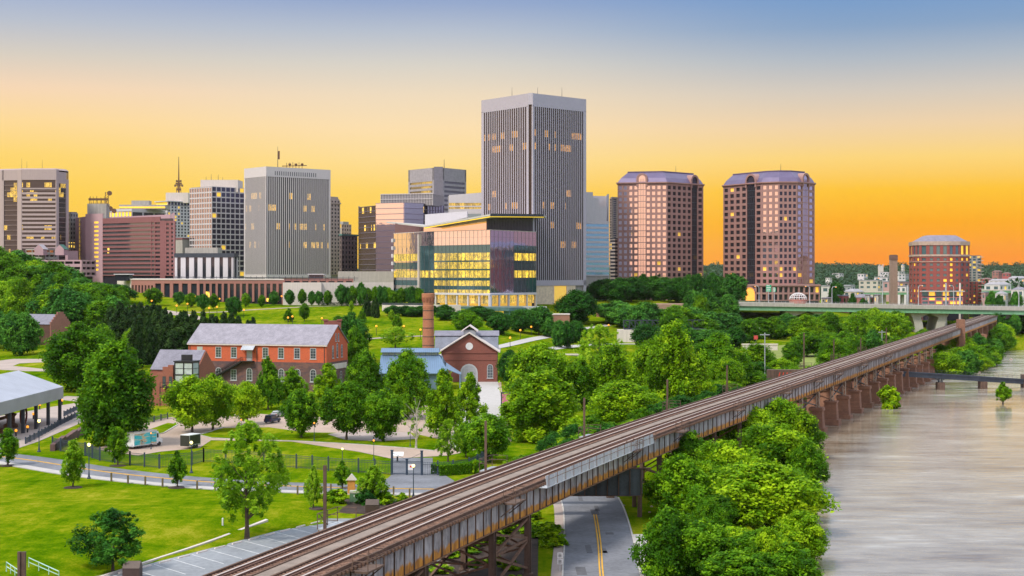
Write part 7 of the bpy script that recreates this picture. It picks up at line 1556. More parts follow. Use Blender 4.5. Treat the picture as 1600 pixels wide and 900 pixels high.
mass('t', 1000, 1150, 640, 690, 510, 512, 7, 52, ['darkbroad', 'far'], 'low dark tree in front of the truss footbridge', 'low trees in front of the truss footbridge', 9)
mass('t', 1075, 1140, 800, 860, 452, 462, 4, 44, ['tall', 'far'], 'tall green tree at the left abutment of the bridge', 'tall trees at the bridge abutment', 10)
mass('t', 925, 1150, 880, 925, 434, 432, 13, 44, ['darkbroad', 'far'], 'dark tree hiding the foot of the left twin tower', 'dark trees at the foot of the left twin tower', 11)
tpx('darkbroad', 900, 0, 454, 66, 'wide dark tree on the slope right of the lobby of the tallest tower', Y=770)
tpx('darkbroad', 848, 0, 482, 50, 'dark tree in front of the green glass terrace building', Y=700)
mass('t', 690, 850, 640, 720, 482, 484, 9, 46, ['darkbroad', 'oak', 'farround'], 'dark tree between the engine house and the glass terrace building', 'trees behind the engine house', 12)
mass('t', 610, 700, 690, 725, 484, 486, 6, 30, ['darkbroad', 'farround'], 'small dark tree at the foot of the white terrace wall', 'trees at the terrace wall', 13)
tpx('tallbright', 1095, 0, 462, 30, 'slim light tree at the bridge abutment', Y=790)
tpx('airy', 618, 545, 510, 58, 'loose olive green tree left of the smokestack')
tpx('darkbroad', 548, 0, 490, 62, 'dark tree behind the right gable of the museum, upper one', Y=520)
tpx('oak', 556, 0, 512, 50, 'dark tree behind the right gable of the museum, lower one', Y=460)
tpx('darkbroad', 797, 600, 548, 52, 'dark round tree at the right corner of the engine house')
# cedar screen left of the museum
mass('t', 172, 262, 560, 600, 478, 478, 10, 42, ['cedar'], 'dark cedar in the tall evergreen screen left of the museum roof', 'cedars of the evergreen screen', 14)
mass('t', 200, 310, 500, 540, 492, 492, 8, 42, ['cedar'], 'dark cedar in the front row of the evergreen screen', 'cedars of the front row', 15)
mass('t', 262, 402, 545, 575, 489, 496, 12, 30, ['cedar'], 'low dark cedar behind the museum roof', 'cedars behind the museum roof', 16)
tpx('round', 160, 565, 507, 46, 'yellowish round tree between the oak and the evergreen screen'); tpx('roundbright', 205, 565, 515, 34, 'small yellowish tree right of the other yellowish tree')
# wooded hill on the left
mass('t', -20, 70, 800, 880, 383, 408, 6, 66, ['far', 'oak'], 'green tree on top of the wooded hill at the far left', 'trees on top of the wooded hill', 17)
mass('t', -20, 110, 720, 790, 400, 420, 7, 76, ['oak', 'far', 'oakbright'], 'green tree high on the wooded hillside', 'trees high on the wooded hillside', 18)
mass('t', 60, 190, 700, 760, 420, 448, 8, 58, ['far', 'oak', 'darkbroad'], 'green tree on the right shoulder of the wooded hill', 'trees on the shoulder of the hill', 19)
mass('t', -20, 180, 640, 690, 436, 450, 8, 80, ['oak', 'oakbright', 'far'], 'green tree midway down the wooded hillside', 'trees midway down the hillside', 20)
mass('t', -20, 40, 560, 610, 478, 484, 3, 60, ['far', 'darkbroad'], 'blue green tree left of the stepped gable house', 'trees left of the stepped gable house', 21)
mass('t', 85, 185, 620, 650, 452, 470, 5, 70, ['far', 'tall'], 'large green tree behind the stepped gable house', 'trees behind the stepped gable house', 22)
# lawn trees and the avenue in front of the long brick building
lawn = [(190, 478, 449, 22), (158, 470, 444, 26), (240, 478, 452, 26), (280, 477, 458, 16), (298, 480, 460, 18), (317, 485, 462, 18), (334, 483, 461, 16), (365, 494, 466, 24), (384, 480, 460, 15), (428, 477, 457, 16), (409, 480, 463, 12), (453, 474, 455, 15), (472, 474, 454, 15), (498, 474, 457, 12), (512, 474, 456, 15), (534, 474, 447, 18), (551, 475, 449, 18), (564, 472, 444, 17), (586, 474, 450, 14), (602, 474, 450, 16), (615, 477, 457, 20), (543, 474, 451, 15), (575, 474, 452, 14), (594, 474, 449, 16), (608, 474, 452, 16), (487, 474, 457, 12), (627, 474, 452, 18), (642, 474, 450, 18), (653, 474, 452, 16)]
for k, (px, by, ty, w) in enumerate(lawn):
    b_ = G(px, by); b_ = gp(px, 776) if b_.y > 776 else b_
    tree('farround' if k % 2 else 'round', b_, zat(ty - 2, b_.y), w * 1.15 / FPX * b_.y, 'small round tree of the avenue along the long brick building and the white wall', group='avenue trees above the lawn')
for px, by, ty, w, lk, lb in ((451, 503, 482, 17, 'cone', 'small conical tree on the open lawn, leftmost of the lawn trees'), (476, 502, 474, 20, 'round', 'small round tree on the open lawn right of the conical one'), (566, 505, 482, 14, 'cone', 'slim conical tree on the lawn right of the middle'), (612, 502, 484, 11, 'young', 'tiny sapling on the lawn near the terrace wall'), (621, 512, 490, 16, 'cone', 'dark cone shaped tree on the lawn beside the smokestack'), (549, 488, 470, 9, 'young', 'tiny sapling at the top of the lawn')):
    tpx(lk, px, by, ty, w, lb)
mass('t', 566, 592, 700, 715, 462, 466, 5, 13, ['cedar'], 'narrow dark evergreen in the group at the right end of the lawn', 'evergreens at the right end of the lawn', 23)
mass('t', 520, 565, 560, 610, 496, 500, 4, 26, ['oak', 'farround'], 'green tree on the slope above the museum gable', 'trees above the museum gable', 24)
mass('t', 852, 905, 620, 680, 492, 500, 4, 34, ['darkbroad', 'far'], 'dark green tree beside the curving park path', 'trees beside the curving path', 25)
mass('t', 1470, 1600, 930, 1000, 458, 462, 6, 18, ['far'], 'small green tree behind the right half of the bridge', 'small trees behind the bridge', 26)
mass('t', 1285, 1350, 940, 1010, 458, 460, 5, 18, ['darkbroad'], 'small dark tree in front of the low red houses', 'small trees before the red houses', 27)
tpx('farround', 1306, 0, 442, 26, 'round yellow green tree top standing among the town roofs', Y=1050)
# hedges and shrubs
def hedge(name, label, P, w, h, mat='green', n=9000):
    nr = np.random.default_rng(3); L = dense([Vector(p) for p in P], 1.0); idx = nr.integers(0, len(L) - 1, n); t = nr.uniform(size=n)
    c = np.array([[L[i].x * (1 - a) + L[i + 1].x * a, L[i].y * (1 - a) + L[i + 1].y * a] for i, a in zip(idx, t)]); f = nr.integers(0, 3, n); o1 = nr.uniform(-w / 2, w / 2, n); z = nr.uniform(0, h, n)
    o1 = np.where(f == 0, -w / 2, np.where(f == 1, w / 2, o1)) + nr.normal(size=n) * .05; z = np.where(f == 2, h, z) + nr.normal(size=n) * .04
    d = np.array([L[-1].x - L[0].x, L[-1].y - L[0].y]); d /= np.linalg.norm(d); C = np.stack([c[:, 0] + d[1] * o1, c[:, 1] - d[0] * o1, z], 1); C[:, 2] += np.array([T(a, b__) for a, b__ in C[:, :2]])
    me = leaves_mesh(name, C, nr.normal(size=(n, 3)), np.clip(.5 + .2 * nr.normal(size=n), 0, 1), .14, nr, LM[mat]); o = bpy.data.objects.new(name, me); col.objects.link(o); tag(o, label, 'hedge'); return o
h0, h1 = G(680, 743), G(752, 737); hedge('hedge', 'clipped dark box hedge behind the fence right of the gate', [(h0.x, h0.y), (h1.x, h1.y)], 3.0, 1.8)
h0, h1 = G(500, 478), G(612, 477); hedge('hedge', 'long low dark hedge at the foot of the white wall above the lawn', [(h0.x, h0.y), (h1.x, h1.y)], 2.5, 1.6, 'cedar', 6000)
for k, (px, by, w, h, lk, lb) in enumerate(((529, 786, 38, 22, 'shrub', 'big rounded light shrub left of the utility box'), (572, 790, 34, 26, 'shrubdark', 'dark shrub right behind the utility box'), (600, 788, 40, 20, 'shrub', 'wide light shrub right of the utility box'), (628, 786, 24, 16, 'shrub', 'small light shrub next to the street lamp'), (510, 782, 22, 14, 'shrub', 'low shrub at the left end of the planting bed'), (742, 740, 14, 22, 'shrub', 'yellow green shrub at the track edge beside the hedge'), (738, 757, 12, 12, 'shrub', 'tiny yellow shrub touching the track edge'))):
    b_ = G(px, by); tree(lk, b_, b_.z + h / FPX * b_.y, w / FPX * b_.y, lb, 'shrub', name='shrub')
mass_sh = random.Random(8)
for k in range(34):
    px, by = mass_sh.uniform(640, 868), mass_sh.uniform(795, 872); b_ = G(px, by); tree('shrub', b_, b_.z + mass_sh.uniform(1.2, 2.2), mass_sh.uniform(3, 5), 'leafy undergrowth clump behind the viaduct columns', 'shrub', 'undergrowth clumps behind the viaduct columns', name='shrub')
for k in range(9):
    px, by = mass_sh.uniform(640, 860), mass_sh.uniform(880, 930); b_ = G(px, by); tree('shrub', b_, b_.z + mass_sh.uniform(.5, .9), mass_sh.uniform(2, 3.5), 'low ground plant at the bottom edge under the viaduct', 'shrub', 'low plants under the viaduct', name='shrub')
for px, by, w in ((752, 889, 10), (738, 893, 12), (725, 897, 12), (683, 893, 14), (700, 884, 9), (1018, 792, 5), (1015, 801, 5), (975, 790, 4), (664, 897, 9)):
    c = G(px, by); mb = MB(); ww = w / FPX * c.y / 2; me_ = [(ww, -.2), (ww * 1.0, ww * .35), (ww * .6, ww * .75), (.05, ww * .85)]; mb.lathe(c, me_, 7); o = mb.build('boulder', M['rock']); o.rotation_euler = (0, 0, 0)
    tag(o, 'pale boulder lying on the ground near the viaduct' if px > 760 else 'boulder in the row of pale stones under the near end of the viaduct', 'boulder', 'small boulders beside the street' if px > 760 else 'boulders under the viaduct')
# wooded hills far away: one mass of crowns
nr = np.random.default_rng(11); Cc, Nn2, Tt = [], [], []
q = random.Random(4); placed = 0
while placed < 1500:
    px = q.uniform(1100, 1640) if q.random() < .8 else q.uniform(500, 1100); Y = 1250 * (5200 / 1250) ** q.random(); x = xat(px, Y); z = T(x, Y)
    if Y < 2300 and q.random() < .72: continue
    r = q.uniform(6, 12) * (1 if Y < 2500 else 1.5); hgt = r * q.uniform(1.2, 1.7); n_ = 110; d = nr.normal(size=(n_, 3)); d[:, 2] = np.abs(d[:, 2]); d /= np.linalg.norm(d, axis=1, keepdims=True)
    Cc.append(np.array([x, Y, z]) + d * np.array([r, r, hgt]) * nr.uniform(.75, 1.05, (n_, 1)) + np.array([0, 0, 1])); Nn2.append(d + nr.normal(size=(n_, 3)) * .35); Tt.append(np.clip(q.uniform(.25, .75) + nr.normal(size=n_) * .12, 0, 1)); placed += 1
me = leaves_mesh('far_woods', np.concatenate(Cc), np.concatenate(Nn2), np.concatenate(Tt), 2.6, nr, LM['woods']); o = bpy.data.objects.new('far_woods', me); col.objects.link(o); tag(o, 'blue green woods covering the low hills on the horizon', 'woods', kind='stuff')
# ------------------------------------------------------------------ small things
def lamp(px, by, ty, label, glow='lampglow', group='street lamps'):
    c = G(px, by); h = (by - ty) / FPX * c.y; r = thing('street_lamp', label, 'street lamp', c, group); mb = MB(); s = h / 6
    mb.lathe(c, [(.34 * s, 0), (.34 * s, .15 * s), (.2 * s, .35 * s), (.13 * s, .8 * s), (.085 * s, 1.2 * s), (.07 * s, h * .86), (.14 * s, h * .87), (.14 * s, h * .885)], 8); mb.build('post', M['fence'], r)
    mb = MB(); mb.lathe((c.x, c.y, c.z + h * .885), [(.12 * s, 0), (.27 * s, .18 * s), (.27 * s, .38 * s), (.14 * s, .55 * s), (.05 * s, .6 * s)], 8); mb.build('globe', M[glow], r)
    mb = MB(); mb.lathe((c.x, c.y, c.z + h * .885 + .56 * s), [(.17 * s, 0), (.05 * s, .1 * s), (.02 * s, .22 * s)], 8); mb.build('finial', M['fence'], r); return r
lamp(139, 748, 691, 'lit street lamp on the sidewalk behind the bright young lawn tree'); lamp(299, 739, 688, 'lit street lamp at the end of the iron fence near the trailer'); lamp(646, 777, 724, 'lit street lamp on the sidewalk beside the railway tracks')
lamp(61, 706, 654, 'lit street lamp in front of the pavilion'); lamp(236, 702, 675, 'slim lamp post in front of the food truck', 'lamporange'); lamp(535, 734, 699, 'short lit lamp just behind the fence in the grass strip'); lamp(584, 719, 686, 'lit orange lamp at the near edge of the brick forecourt', 'lamporange'); lamp(491, 689, 659, 'orange lantern on the island between the two left round trees', 'lamporange'); lamp(641, 698, 667, 'unlit dark lamp post on the island beside the half bare tree', 'white'); lamp(377, 680, 654, 'small orange lamp behind the yellow green tree', 'lamporange'); lamp(416, 736, 716, 'lit lamp showing through the tall loose tree')
lamp(1024, 836, 820, 'lit lamp among the leaves beside the street at the bottom right'); lamp(766, 722, 703, 'bright lamp on the side platform of the viaduct behind the tracks')
for k, (px, by) in enumerate(((62, 640), (97, 633), (52, 655), (75, 660), (59, 668), (43, 676), (25, 682))):
    c = G(px, by); r = thing('bollard_light', 'low bollard with a glowing top beside the pavilion terrace', 'bollard light', c, 'glowing bollards around the pavilion'); mb = MB(); mb.lathe(c, [(.16, 0), (.16, 1.0)], 8); mb.build('post', M['black'], r); mb = MB(); mb.lathe((c.x, c.y, c.z + 1.0), [(.2, 0), (.28, .15), (.28, .4), (.1, .55)], 8); mb.build('light', M['lamporange'], r)
for k, (px, by, h) in enumerate(((189, 472, 4), (203, 470, 5), (228, 476, 9), (237, 482, 8), (305, 475, 9), (343, 480, 12), (388, 479, 9), (440, 476, 12), (276, 490, 7), (293, 487, 9), (327, 494, 8), (339, 492, 9), (381, 497, 8), (450, 510, 8), (457, 508, 9), (503, 511, 7), (588, 524, 6), (631, 524, 7), (657, 530, 8), (612, 455, 16), (565, 470, 9), (813, 530, 10), (797, 543, 7), (830, 524, 7), (845, 520, 7), (1005, 535, 24) if False else (951, 520, 10), (1112, 480, 18), (973, 498, 14), (989, 502, 15))):
    c = G(px, by); r = thing('park_lamp', 'small orange glowing lamp on the green slope below the city', 'park lamp', c, 'orange lamps dotted over the slope'); hh = max(3.5, h / FPX * c.y); mb = MB(); mb.tube([c, c + Vector((0, 0, hh))], [.12, .09], 5); mb.build('post', M['black'], r); mb = MB(); mb.lathe((c.x, c.y, c.z + hh), [(.2, 0), (.42, .2), (.42, .6), (.15, .8)], 8); mb.build('globe', M['lamporange'], r)
for k, px in enumerate(((174, 752), (200, 756), (227, 758), (254, 761), (308, 765), (336, 767), (433, 770), (465, 773), (517, 770), (615, 774), (640, 778), (10, 722) if False else (492, 774))):
    px, by = px; c = G(px, by); mb = MB(); mb.box(c.x - .13, c.x + .13, c.y - .13, c.y + .13, c.z - .2, c.z + 1.35); mb.hexa([(c.x - .13, c.y - .13, c.z + 1.35), (c.x + .13, c.y - .13, c.z + 1.35), (c.x + .13, c.y + .13, c.z + 1.35), (c.x - .13, c.y + .13, c.z + 1.35), (c.x - .06, c.y - .06, c.z + 1.42), (c.x + .06, c.y - .06, c.z + 1.42), (c.x + .06, c.y + .06, c.z + 1.42), (c.x - .06, c.y + .06, c.z + 1.42)])
    o = mb.build('wooden_bollard', M['wood']); tag(o, 'square wooden bollard at the lawn edge of the sidewalk', 'bollard', 'wooden bollards along the sidewalk')
# iron fences
def fence(label, pts, h=2.3, post=4.0, dz=0.0, pick=.28):
    P = [G(*p) for p in pts]; L = [Vector((p.x, p.y)) for p in P]; r = thing('iron_fence', label, 'fence', P[0]); mb = MB(); pm = []
    for a, b_ in zip(L[:-1], L[1:]):
        n = max(1, int((b_ - a).length / pick)); 
        for k in range(n): p = a + (b_ - a) * k / n; z = T(p.x, p.y) + dz; mb.box(p.x - .022, p.x + .022, p.y - .022, p.y + .022, z + .08, z + h)
        m_ = max(1, round((b_ - a).length / post))
        for k in range(m_):
            p, q_ = a + (b_ - a) * k / m_, a + (b_ - a) * (k + 1) / m_; zp, zq = T(p.x, p.y) + dz, T(q_.x, q_.y) + dz; pm.append((p, zp))
            for hz in (.25, h * .82, h * .97): mb.bar((p.x, p.y, zp + hz), (q_.x, q_.y, zq + hz), .055)
    pm.append((L[-1], T(*L[-1]) + dz)); mb.build('railing', M['fence'], r)
    for p, z in pm: mb = MB(); mb.box(p.x - .12, p.x + .12, p.y - .12, p.y + .12, z - .2, z + h + .25); mb.build('post', M['fence'], r)
    return r
fence('long iron fence rising and falling along the street left of the trailer', [(82, 702), (108, 708), (133, 712), (156, 720), (203, 727), (249, 732), (300, 727), (318, 722)])
fence('iron fence in the grass from the trailer corner to the gate', [(318, 722), (388, 725), (437, 730), (463, 732), (513, 736), (560, 739), (612, 742)])
fence('iron fence right of the gate in front of the hedge', [(660, 743), (684, 743), (708, 742), (733, 738), (746, 732), (760, 724)])
fence('iron fence along the pavilion ramp', [(40, 694), (60, 684), (95, 664), (122, 651)], 1.2); fence('short upper iron fence at the top of the pavilion ramp', [(100, 651), (115, 644), (128, 637)], 1.2)
fence('small iron fence at the foot of the ruined building', [(230, 662), (262, 655), (275, 655)], 1.3)
# gate
gt_ = thing('iron_gate', 'double iron gate between two tall posts with dipping top rails', 'gate', G(612, 742)); g0, g1 = G(612.5, 742), G(659, 743); gm = (g0 + g1) / 2
for p, h in ((g0, 4.1), (g1, 4.1), (gm, 2.7)): mb = MB(); mb.box(p.x - .2, p.x + .2, p.y - .2, p.y + .2, 0, h); mb.box(p.x - .26, p.x + .26, p.y - .26, p.y + .26, h, h + .12); mb.build('gate_post', M['fence'], gt_)
for a, b_ in ((g0, gm), (g1, gm)):
    mb = MB(); n = 14
    for k in range(1, n): p = a.lerp(b_, k / n); mb.box(p.x - .025, p.x + .025, p.y - .025, p.y + .025, .1, 2.4)
    for hz in (.25, 2.1, 2.35): mb.bar(a + Vector((0, 0, hz)), b_ + Vector((0, 0, hz)), .07)
    mb.bar(a + Vector((0, 0, 3.8)), b_ + Vector((0, 0, 2.6)), .05); mb.build('gate_leaf', M['fence'], gt_)
p = g0.lerp(g1, .63); mb = MB(); mb.box(p.x - .45, p.x + .45, p.y - .12, p.y - .06, .9, 1.9); s_ = mb.build('gate_sign', M['white'], gt_); mb = MB(); mb.box(p.x - .15, p.x + .15, p.y - .14, p.y - .122, 1.35, 1.65); mb.build('sign_symbol', mk('sign_red', (.6, .05, .04), .5), s_)
# canal wall ditch
cw_ = thing('canal_wall', 'rough old stone canal wall in the ditch behind the fence', 'wall', G(90, 705)); c = [G(82, 705), G(100, 694), G(118, 684), G(130, 678)]; mb = MB()
for a, b_ in zip(c[:-1], c[1:]): mb.bar(a + Vector((0, 0, .2)), b_ + Vector((0, 0, .6)), .9, 2.2)
mb.build('masonry', oldstone, cw_)
# --- vehicles
def wheel(mb, c, r, w, ax): 
    a = Vector(c) - Vector(ax) * w / 2; b_ = Vector(c) + Vector(ax) * w / 2; mb.tube([a, b_], [r, r], 14)
def box_r(P, L_, W_, z0, z1, d, e, x0=0, x1=1): pass
def vehicle(name, label, cat, c, ang, parts):
    r = thing(name, label, cat, c); u = Vector((math.cos(ang), math.sin(ang), 0)); v = Vector((-u.y, u.x, 0))
    W_ = lambda x, y, z: c + u * x + v * y + Vector((0, 0, z))
    for nm, mat, shp in parts:
        mb = MB()
        for s in shp:
            if s[0] == 'b': _, x0, x1, y0, y1, z0, z1 = s; mb.hexa([W_(x0, y0, z0), W_(x1, y0, z0), W_(x1, y1, z0), W_(x0, y1, z0), W_(x0, y0, z1), W_(x1, y0, z1), W_(x1, y1, z1), W_(x0, y1, z1)])
            elif s[0] == 'h': mb.hexa([W_(*q_) for q_ in s[1]])
            elif s[0] == 'w': wheel(mb, W_(s[1], s[2], s[3]), s[3], .26, v)
        mb.build(nm, mat, r)
    return r
# food truck: white cab facing right, painted teal box
m, nt, bb = newmat('truck_mural'); v_ = objco(nt); n1 = noise(nt, objco(nt, (.25, .25, 1.2)), 1.6, 3); nt.links.new(cramp(nt, n1, [(.3, (.02, .25, .42)), (.42, (.04, .50, .56)), (.54, (.08, .55, .60)), (.60, (.60, .62, .40)), (.64, (.70, .30, .10)), (.7, (.06, .42, .58))]), bb.inputs['Base Color']); bb.inputs['Roughness'].default_value = .35; MUR = m
c0, c1 = G(203, 703), G(243, 697); ang = math.atan2(c1.y - c0.y, c1.x - c0.x)
wp = mk('van_white', (.75, .76, .78), .35, var=.03); tyre = M['black']; mid = (c0 + c1) / 2 + Vector((0, 1.2, .08))
vehicle('food_truck', 'food truck with a white cab and teal mural, half under the huge maple', 'food truck', mid, ang, [
    ('body', wp, [('b', -4.2, 2.2, -1.2, 1.2, .55, 3.1)]), ('mural_panel', MUR, [('b', -4.1, 2.1, -1.23, -1.205, .7, 2.9)]), ('roof', M['conc_lt'], [('b', -4.25, 2.25, -1.25, 1.25, 3.1, 3.22)]),
    ('cab', wp, [('b', 2.2, 3.3, -1.15, 1.15, .55, 1.5), ('h', [(2.2, -1.15, 1.5), (3.25, -1.15, 1.5), (3.25, 1.15, 1.5), (2.2, 1.15, 1.5), (2.2, -1.1, 2.9), (2.75, -1.1, 2.9), (2.75, 1.1, 2.9), (2.2, 1.1, 2.9)]), ('b', 3.25, 3.95, -1.1, 1.1, .55, 1.35)]),
    ('windscreen', M['gdark'], [('h', [(3.2, -1.05, 1.6), (3.24, -1.05, 1.6), (3.24, 1.05, 1.6), (3.2, 1.05, 1.6), (2.82, -1.0, 2.75), (2.86, -1.0, 2.75), (2.86, 1.0, 2.75), (2.82, 1.0, 2.75)])]), ('side_window', M['gdark'], [('b', 2.3, 2.75, -1.17, -1.14, 1.65, 2.5)]),
    ('bumper', M['metal_lt'], [('b', -4.4, -4.2, -1.2, 1.2, .45, .65), ('b', 3.95, 4.08, -1.1, 1.1, .45, .7)]), ('wheel', tyre, [('w', 3.0, -1.05, .42)]), ('wheel', tyre, [('w', -2.4, -1.05, .42)]), ('wheel', tyre, [('w', 3.0, 1.05, .42)]), ('wheel', tyre, [('w', -2.4, 1.05, .42)])])
c = (G(283, 703) + G(310, 699)) / 2 + Vector((0, 1.2, .08)); ang = math.atan2(G(310, 699).y - G(283, 703).y, G(310, 699).x - G(283, 703).x) + .1
vehicle('cargo_trailer', 'black cargo trailer with a white roof parked on the forecourt beside a lamp', 'trailer', c, ang, [
    ('body', mk('trailer_black', (.03, .035, .03), .35), [('b', -2.0, 1.5, -1.1, 1.1, .45, 2.55)]), ('roof', wp, [('b', -2.05, 1.55, -1.15, 1.15, 2.55, 2.66)]), ('trim', M['metal_lt'], [('b', -2.03, -1.9, -1.13, -1.1, .45, 2.55), ('b', 1.4, 1.53, -1.13, -1.1, .45, 2.55), ('b', -2, 1.5, -1.13, -1.1, .5, .75)]),
    ('wheel', tyre, [('w', -.6, -1.05, .36)]), ('wheel', tyre, [('w', .3, -1.05, .36)]), ('tow_bar', M['metal_lt'], [('b', 1.5, 2.8, -.1, .1, .5, .62)]), ('door', M['steel'], [('b', 1.5, 1.54, -.9, .2, .6, 2.3)])])
def car(label, px, by, ang, colr, name='parked_car', suv=False, cat='car'):
    c = G(px, by) + Vector((0, .6, .08)); h = 1.8 if suv else 1.45; pm_ = mk('car_paint', colr, .3, var=.03, metal=.2)
    return vehicle(name, label, cat, c, ang, [('body', pm_, [('h', [(-2.35, -.9, .35), (2.35, -.9, .35), (2.35, .9, .35), (-2.35, .9, .35), (-2.35, -.9, .95), (2.25, -.86, .85), (2.25, .86, .85), (-2.35, .9, .95)]), ('h', [(-2.2 if suv else -1.7, -.86, .95), (1.1, -.86, .92), (1.1, .86, .92), (-2.2 if suv else -1.7, .86, .95), (-2.0 if suv else -1.1, -.7, h), (.3, -.7, h), (.3, .7, h), (-2.0 if suv else -1.1, .7, h)])]),
        ('side_window', M['gdark'], [('h', [(-1.9 if suv else -1.3, -.88, 1.0), (.9, -.88, .98), (.9, .88, .98), (-1.9 if suv else -1.3, .88, 1.0), (-1.8 if suv else -1.0, -.74, h - .12), (.28, -.74, h - .12), (.28, .74, h - .12), (-1.8 if suv else -1.0, .74, h - .12)])]), ('rear_window', M['gdark'], [('b', -2.2 if suv else -1.6, -2.12 if suv else -1.5, -.65, .65, 1.05, h - .25)]),
        ('tail_light', mk('tail_red', (.35, .02, .02), .3), [('b', -2.37, -2.33, -.88, -.65, .65, .9)]), ('tail_light', mk('tail_red', (.35, .02, .02), .3), [('b', -2.37, -2.33, .65, .88, .65, .9)]), ('wheel', tyre, [('w', -1.45, -.82, .34)]), ('wheel', tyre, [('w', 1.45, -.82, .34)]), ('wheel', tyre, [('w', -1.45, .82, .34)]), ('wheel', tyre, [('w', 1.45, .82, .34)])])
car('dark blue SUV seen from behind under the trees before the museum', 425, 661, R(70), (.03, .05, .12), suv=True); car('silver car parked in front of the dark SUV', 434, 652, R(70), (.4, .42, .45), suv=False)
car('yellow car behind the pair of trees beside the museum stair', 362, 650, R(20), (.7, .42, .02))
# trolley stop kiosk (bright canopy) at left
k_ = thing('playground_kiosk', 'small colourful kiosk with a teal and purple canopy behind the huge maple', 'kiosk', G(198, 548)); c = G(198, 548); mb = MB(); mb.lathe((c.x, c.y, c.z + 2.8), [(2.6, 0), (2.2, .8), (1.2, 1.3), (.2, 1.5)], 10); mb.build('canopy', mk('canopy_teal', (.03, .42, .42), .5), k_); mb = MB(); mb.lathe((c.x + 1.5, c.y - .3, c.z + 2.5), [(1.7, 0), (1.4, .5), (.3, .9)], 10); mb.build('canopy', mk('canopy_purple', (.30, .04, .35), .5), k_)
mb = MB()
for dx in (-2, 2): mb.bar((c.x + dx, c.y, c.z), (c.x + dx, c.y, c.z + 2.9), .2)
mb.box(c.x - 1.8, c.x + 1.5, c.y - 1, c.y + 1, c.z, c.z + 2.1); mb.build('counter', mk('kiosk_red', (.5, .03, .05), .5), k_); mb = MB(); mb.box(c.x + 2.6, c.x + 3.8, c.y - .2, c.y, c.z, c.z + 2.6); mb.build('board', M['white'], k_)
# wooden kiosk, utility box and bin by the tracks
c = G(549, 772); k_ = thing('wooden_kiosk', 'little orange wooden kiosk with a pointed roof behind the green utility box', 'kiosk', c); mb = MB(); mb.box(c.x - .55, c.x + .55, c.y - .4, c.y + .4, c.z, c.z + 2.3); mb.build('body', mk('kiosk_wood', (.50, .22, .05), .7), k_); mb = MB(); mb.hexa([(c.x - .8, c.y - .6, c.z + 2.2), (c.x + .8, c.y - .6, c.z + 2.2), (c.x + .8, c.y + .6, c.z + 2.2), (c.x - .8, c.y + .6, c.z + 2.2), (c.x - .04, c.y - .6, c.z + 3.1), (c.x + .04, c.y - .6, c.z + 3.1), (c.x + .04, c.y + .6, c.z + 3.1), (c.x - .04, c.y + .6, c.z + 3.1)]); mb.build('roof', M['conc_lt'], k_)
c = G(556, 784); k_ = thing('utility_box', 'green utility box with a pale lid and small white panel among the shrubs', 'utility box', c); mb = MB(); mb.box(c.x - .85, c.x + .85, c.y - .6, c.y + .6, c.z, c.z + 1.35); mb.build('cabinet', mk('cabinet_green', (.10, .20, .11), .6), k_); mb = MB(); mb.box(c.x - .9, c.x + .9, c.y - .65, c.y + .65, c.z + 1.35, c.z + 1.65); mb.build('lid', mk('lid_grey', (.45, .45, .36), .6), k_); mb = MB(); mb.box(c.x - .25, c.x + .3, c.y - .63, c.y - .603, c.z + .7, c.z + 1.1); mb.build('label_panel', M['white'], k_)
mb = MB(); mb.lathe(G(575, 790) + Vector((0, 0, .02)), [(7.5, 0), (7.0, .12), (2, .18)], 20); o = mb.build('planting_bed', M['mulch']); o['kind'] = 'structure'
for px, by, lab, s in ((582, 801, 'dark brown house shaped bin beside the railway tracks', 1.0), (207, 903, 'dark brown house shaped bin at the bottom edge beside the car park', 1.0)):
    c = G(px, by); w = .95 * s; k_ = thing('litter_bin', lab, 'bin', c); mb = MB(); mb.box(c.x - w, c.x + w, c.y - .7, c.y + .7, c.z, c.z + 1.2); mb.build('body', mk('bin_brown', (.06, .035, .03), .6), k_); mb = MB(); mb.hexa([(c.x - w, c.y - .75, c.z + 1.2), (c.x + w, c.y - .75, c.z + 1.2), (c.x + w, c.y + .75, c.z + 1.2), (c.x - w, c.y + .75, c.z + 1.2), (c.x - w, c.y - .1, c.z + 1.9), (c.x + w, c.y - .1, c.z + 1.9), (c.x + w, c.y + .1, c.z + 1.9), (c.x - w, c.y + .1, c.z + 1.9)]); mb.build('lid', mk('bin_lid', (.09, .06, .05), .6), k_)
# steel post and stair rails bottom left
c = G(34, 918); mb = MB(); h = zat(862, c.y) - c.z
for dx in (-.28, .28): mb.box(c.x + dx - .13, c.x + dx + .13, c.y - .22, c.y + .22, 0, c.z + h)
mb.box(c.x - .2, c.x + .2, c.y - .05, c.y + .05, 0, c.z + h); o = mb.build('steel_post', M['rust_dk']); tag(o, 'dark rusty double steel post standing at the bottom left corner', 'post')
st_ = thing('garden_stair', 'short concrete stair with pale tubular handrails at the bottom left corner', 'stair', G(50, 905)); mb = MB(); a, b_ = G(8, 893), G(60, 900)
for k in range(5): c = G(30, 900); mb.box(c.x - 1.5 + k * .5, c.x + 4, c.y - 3 - k * .45, c.y - 2.5 - k * .45, c.z - 1.2, c.z + .35 - k * .16)
mb.build('steps', M['conc_lt'], st_)
for (q0_, q1_) in (((10, 893), (30, 903)), ((45, 886), (92, 904))):
    a, b_ = G(*q0_), G(*q1_); mb = MB(); n = 3
    mb.tube([a, a + Vector((0, 0, 1.05)), b_ + Vector((0, 0, .8)), b_], .055, 6); mb.bar(a + Vector((0, 0, .55)), b_ + Vector((0, 0, .4)), .07)
    for k in range(1, n): p = a.lerp(b_, k / n); mb.bar(p, p + Vector((0, 0, .95)), .07)
    mb.build('handrail', mk('rail_paint', (.42, .62, .58), .4), st_)
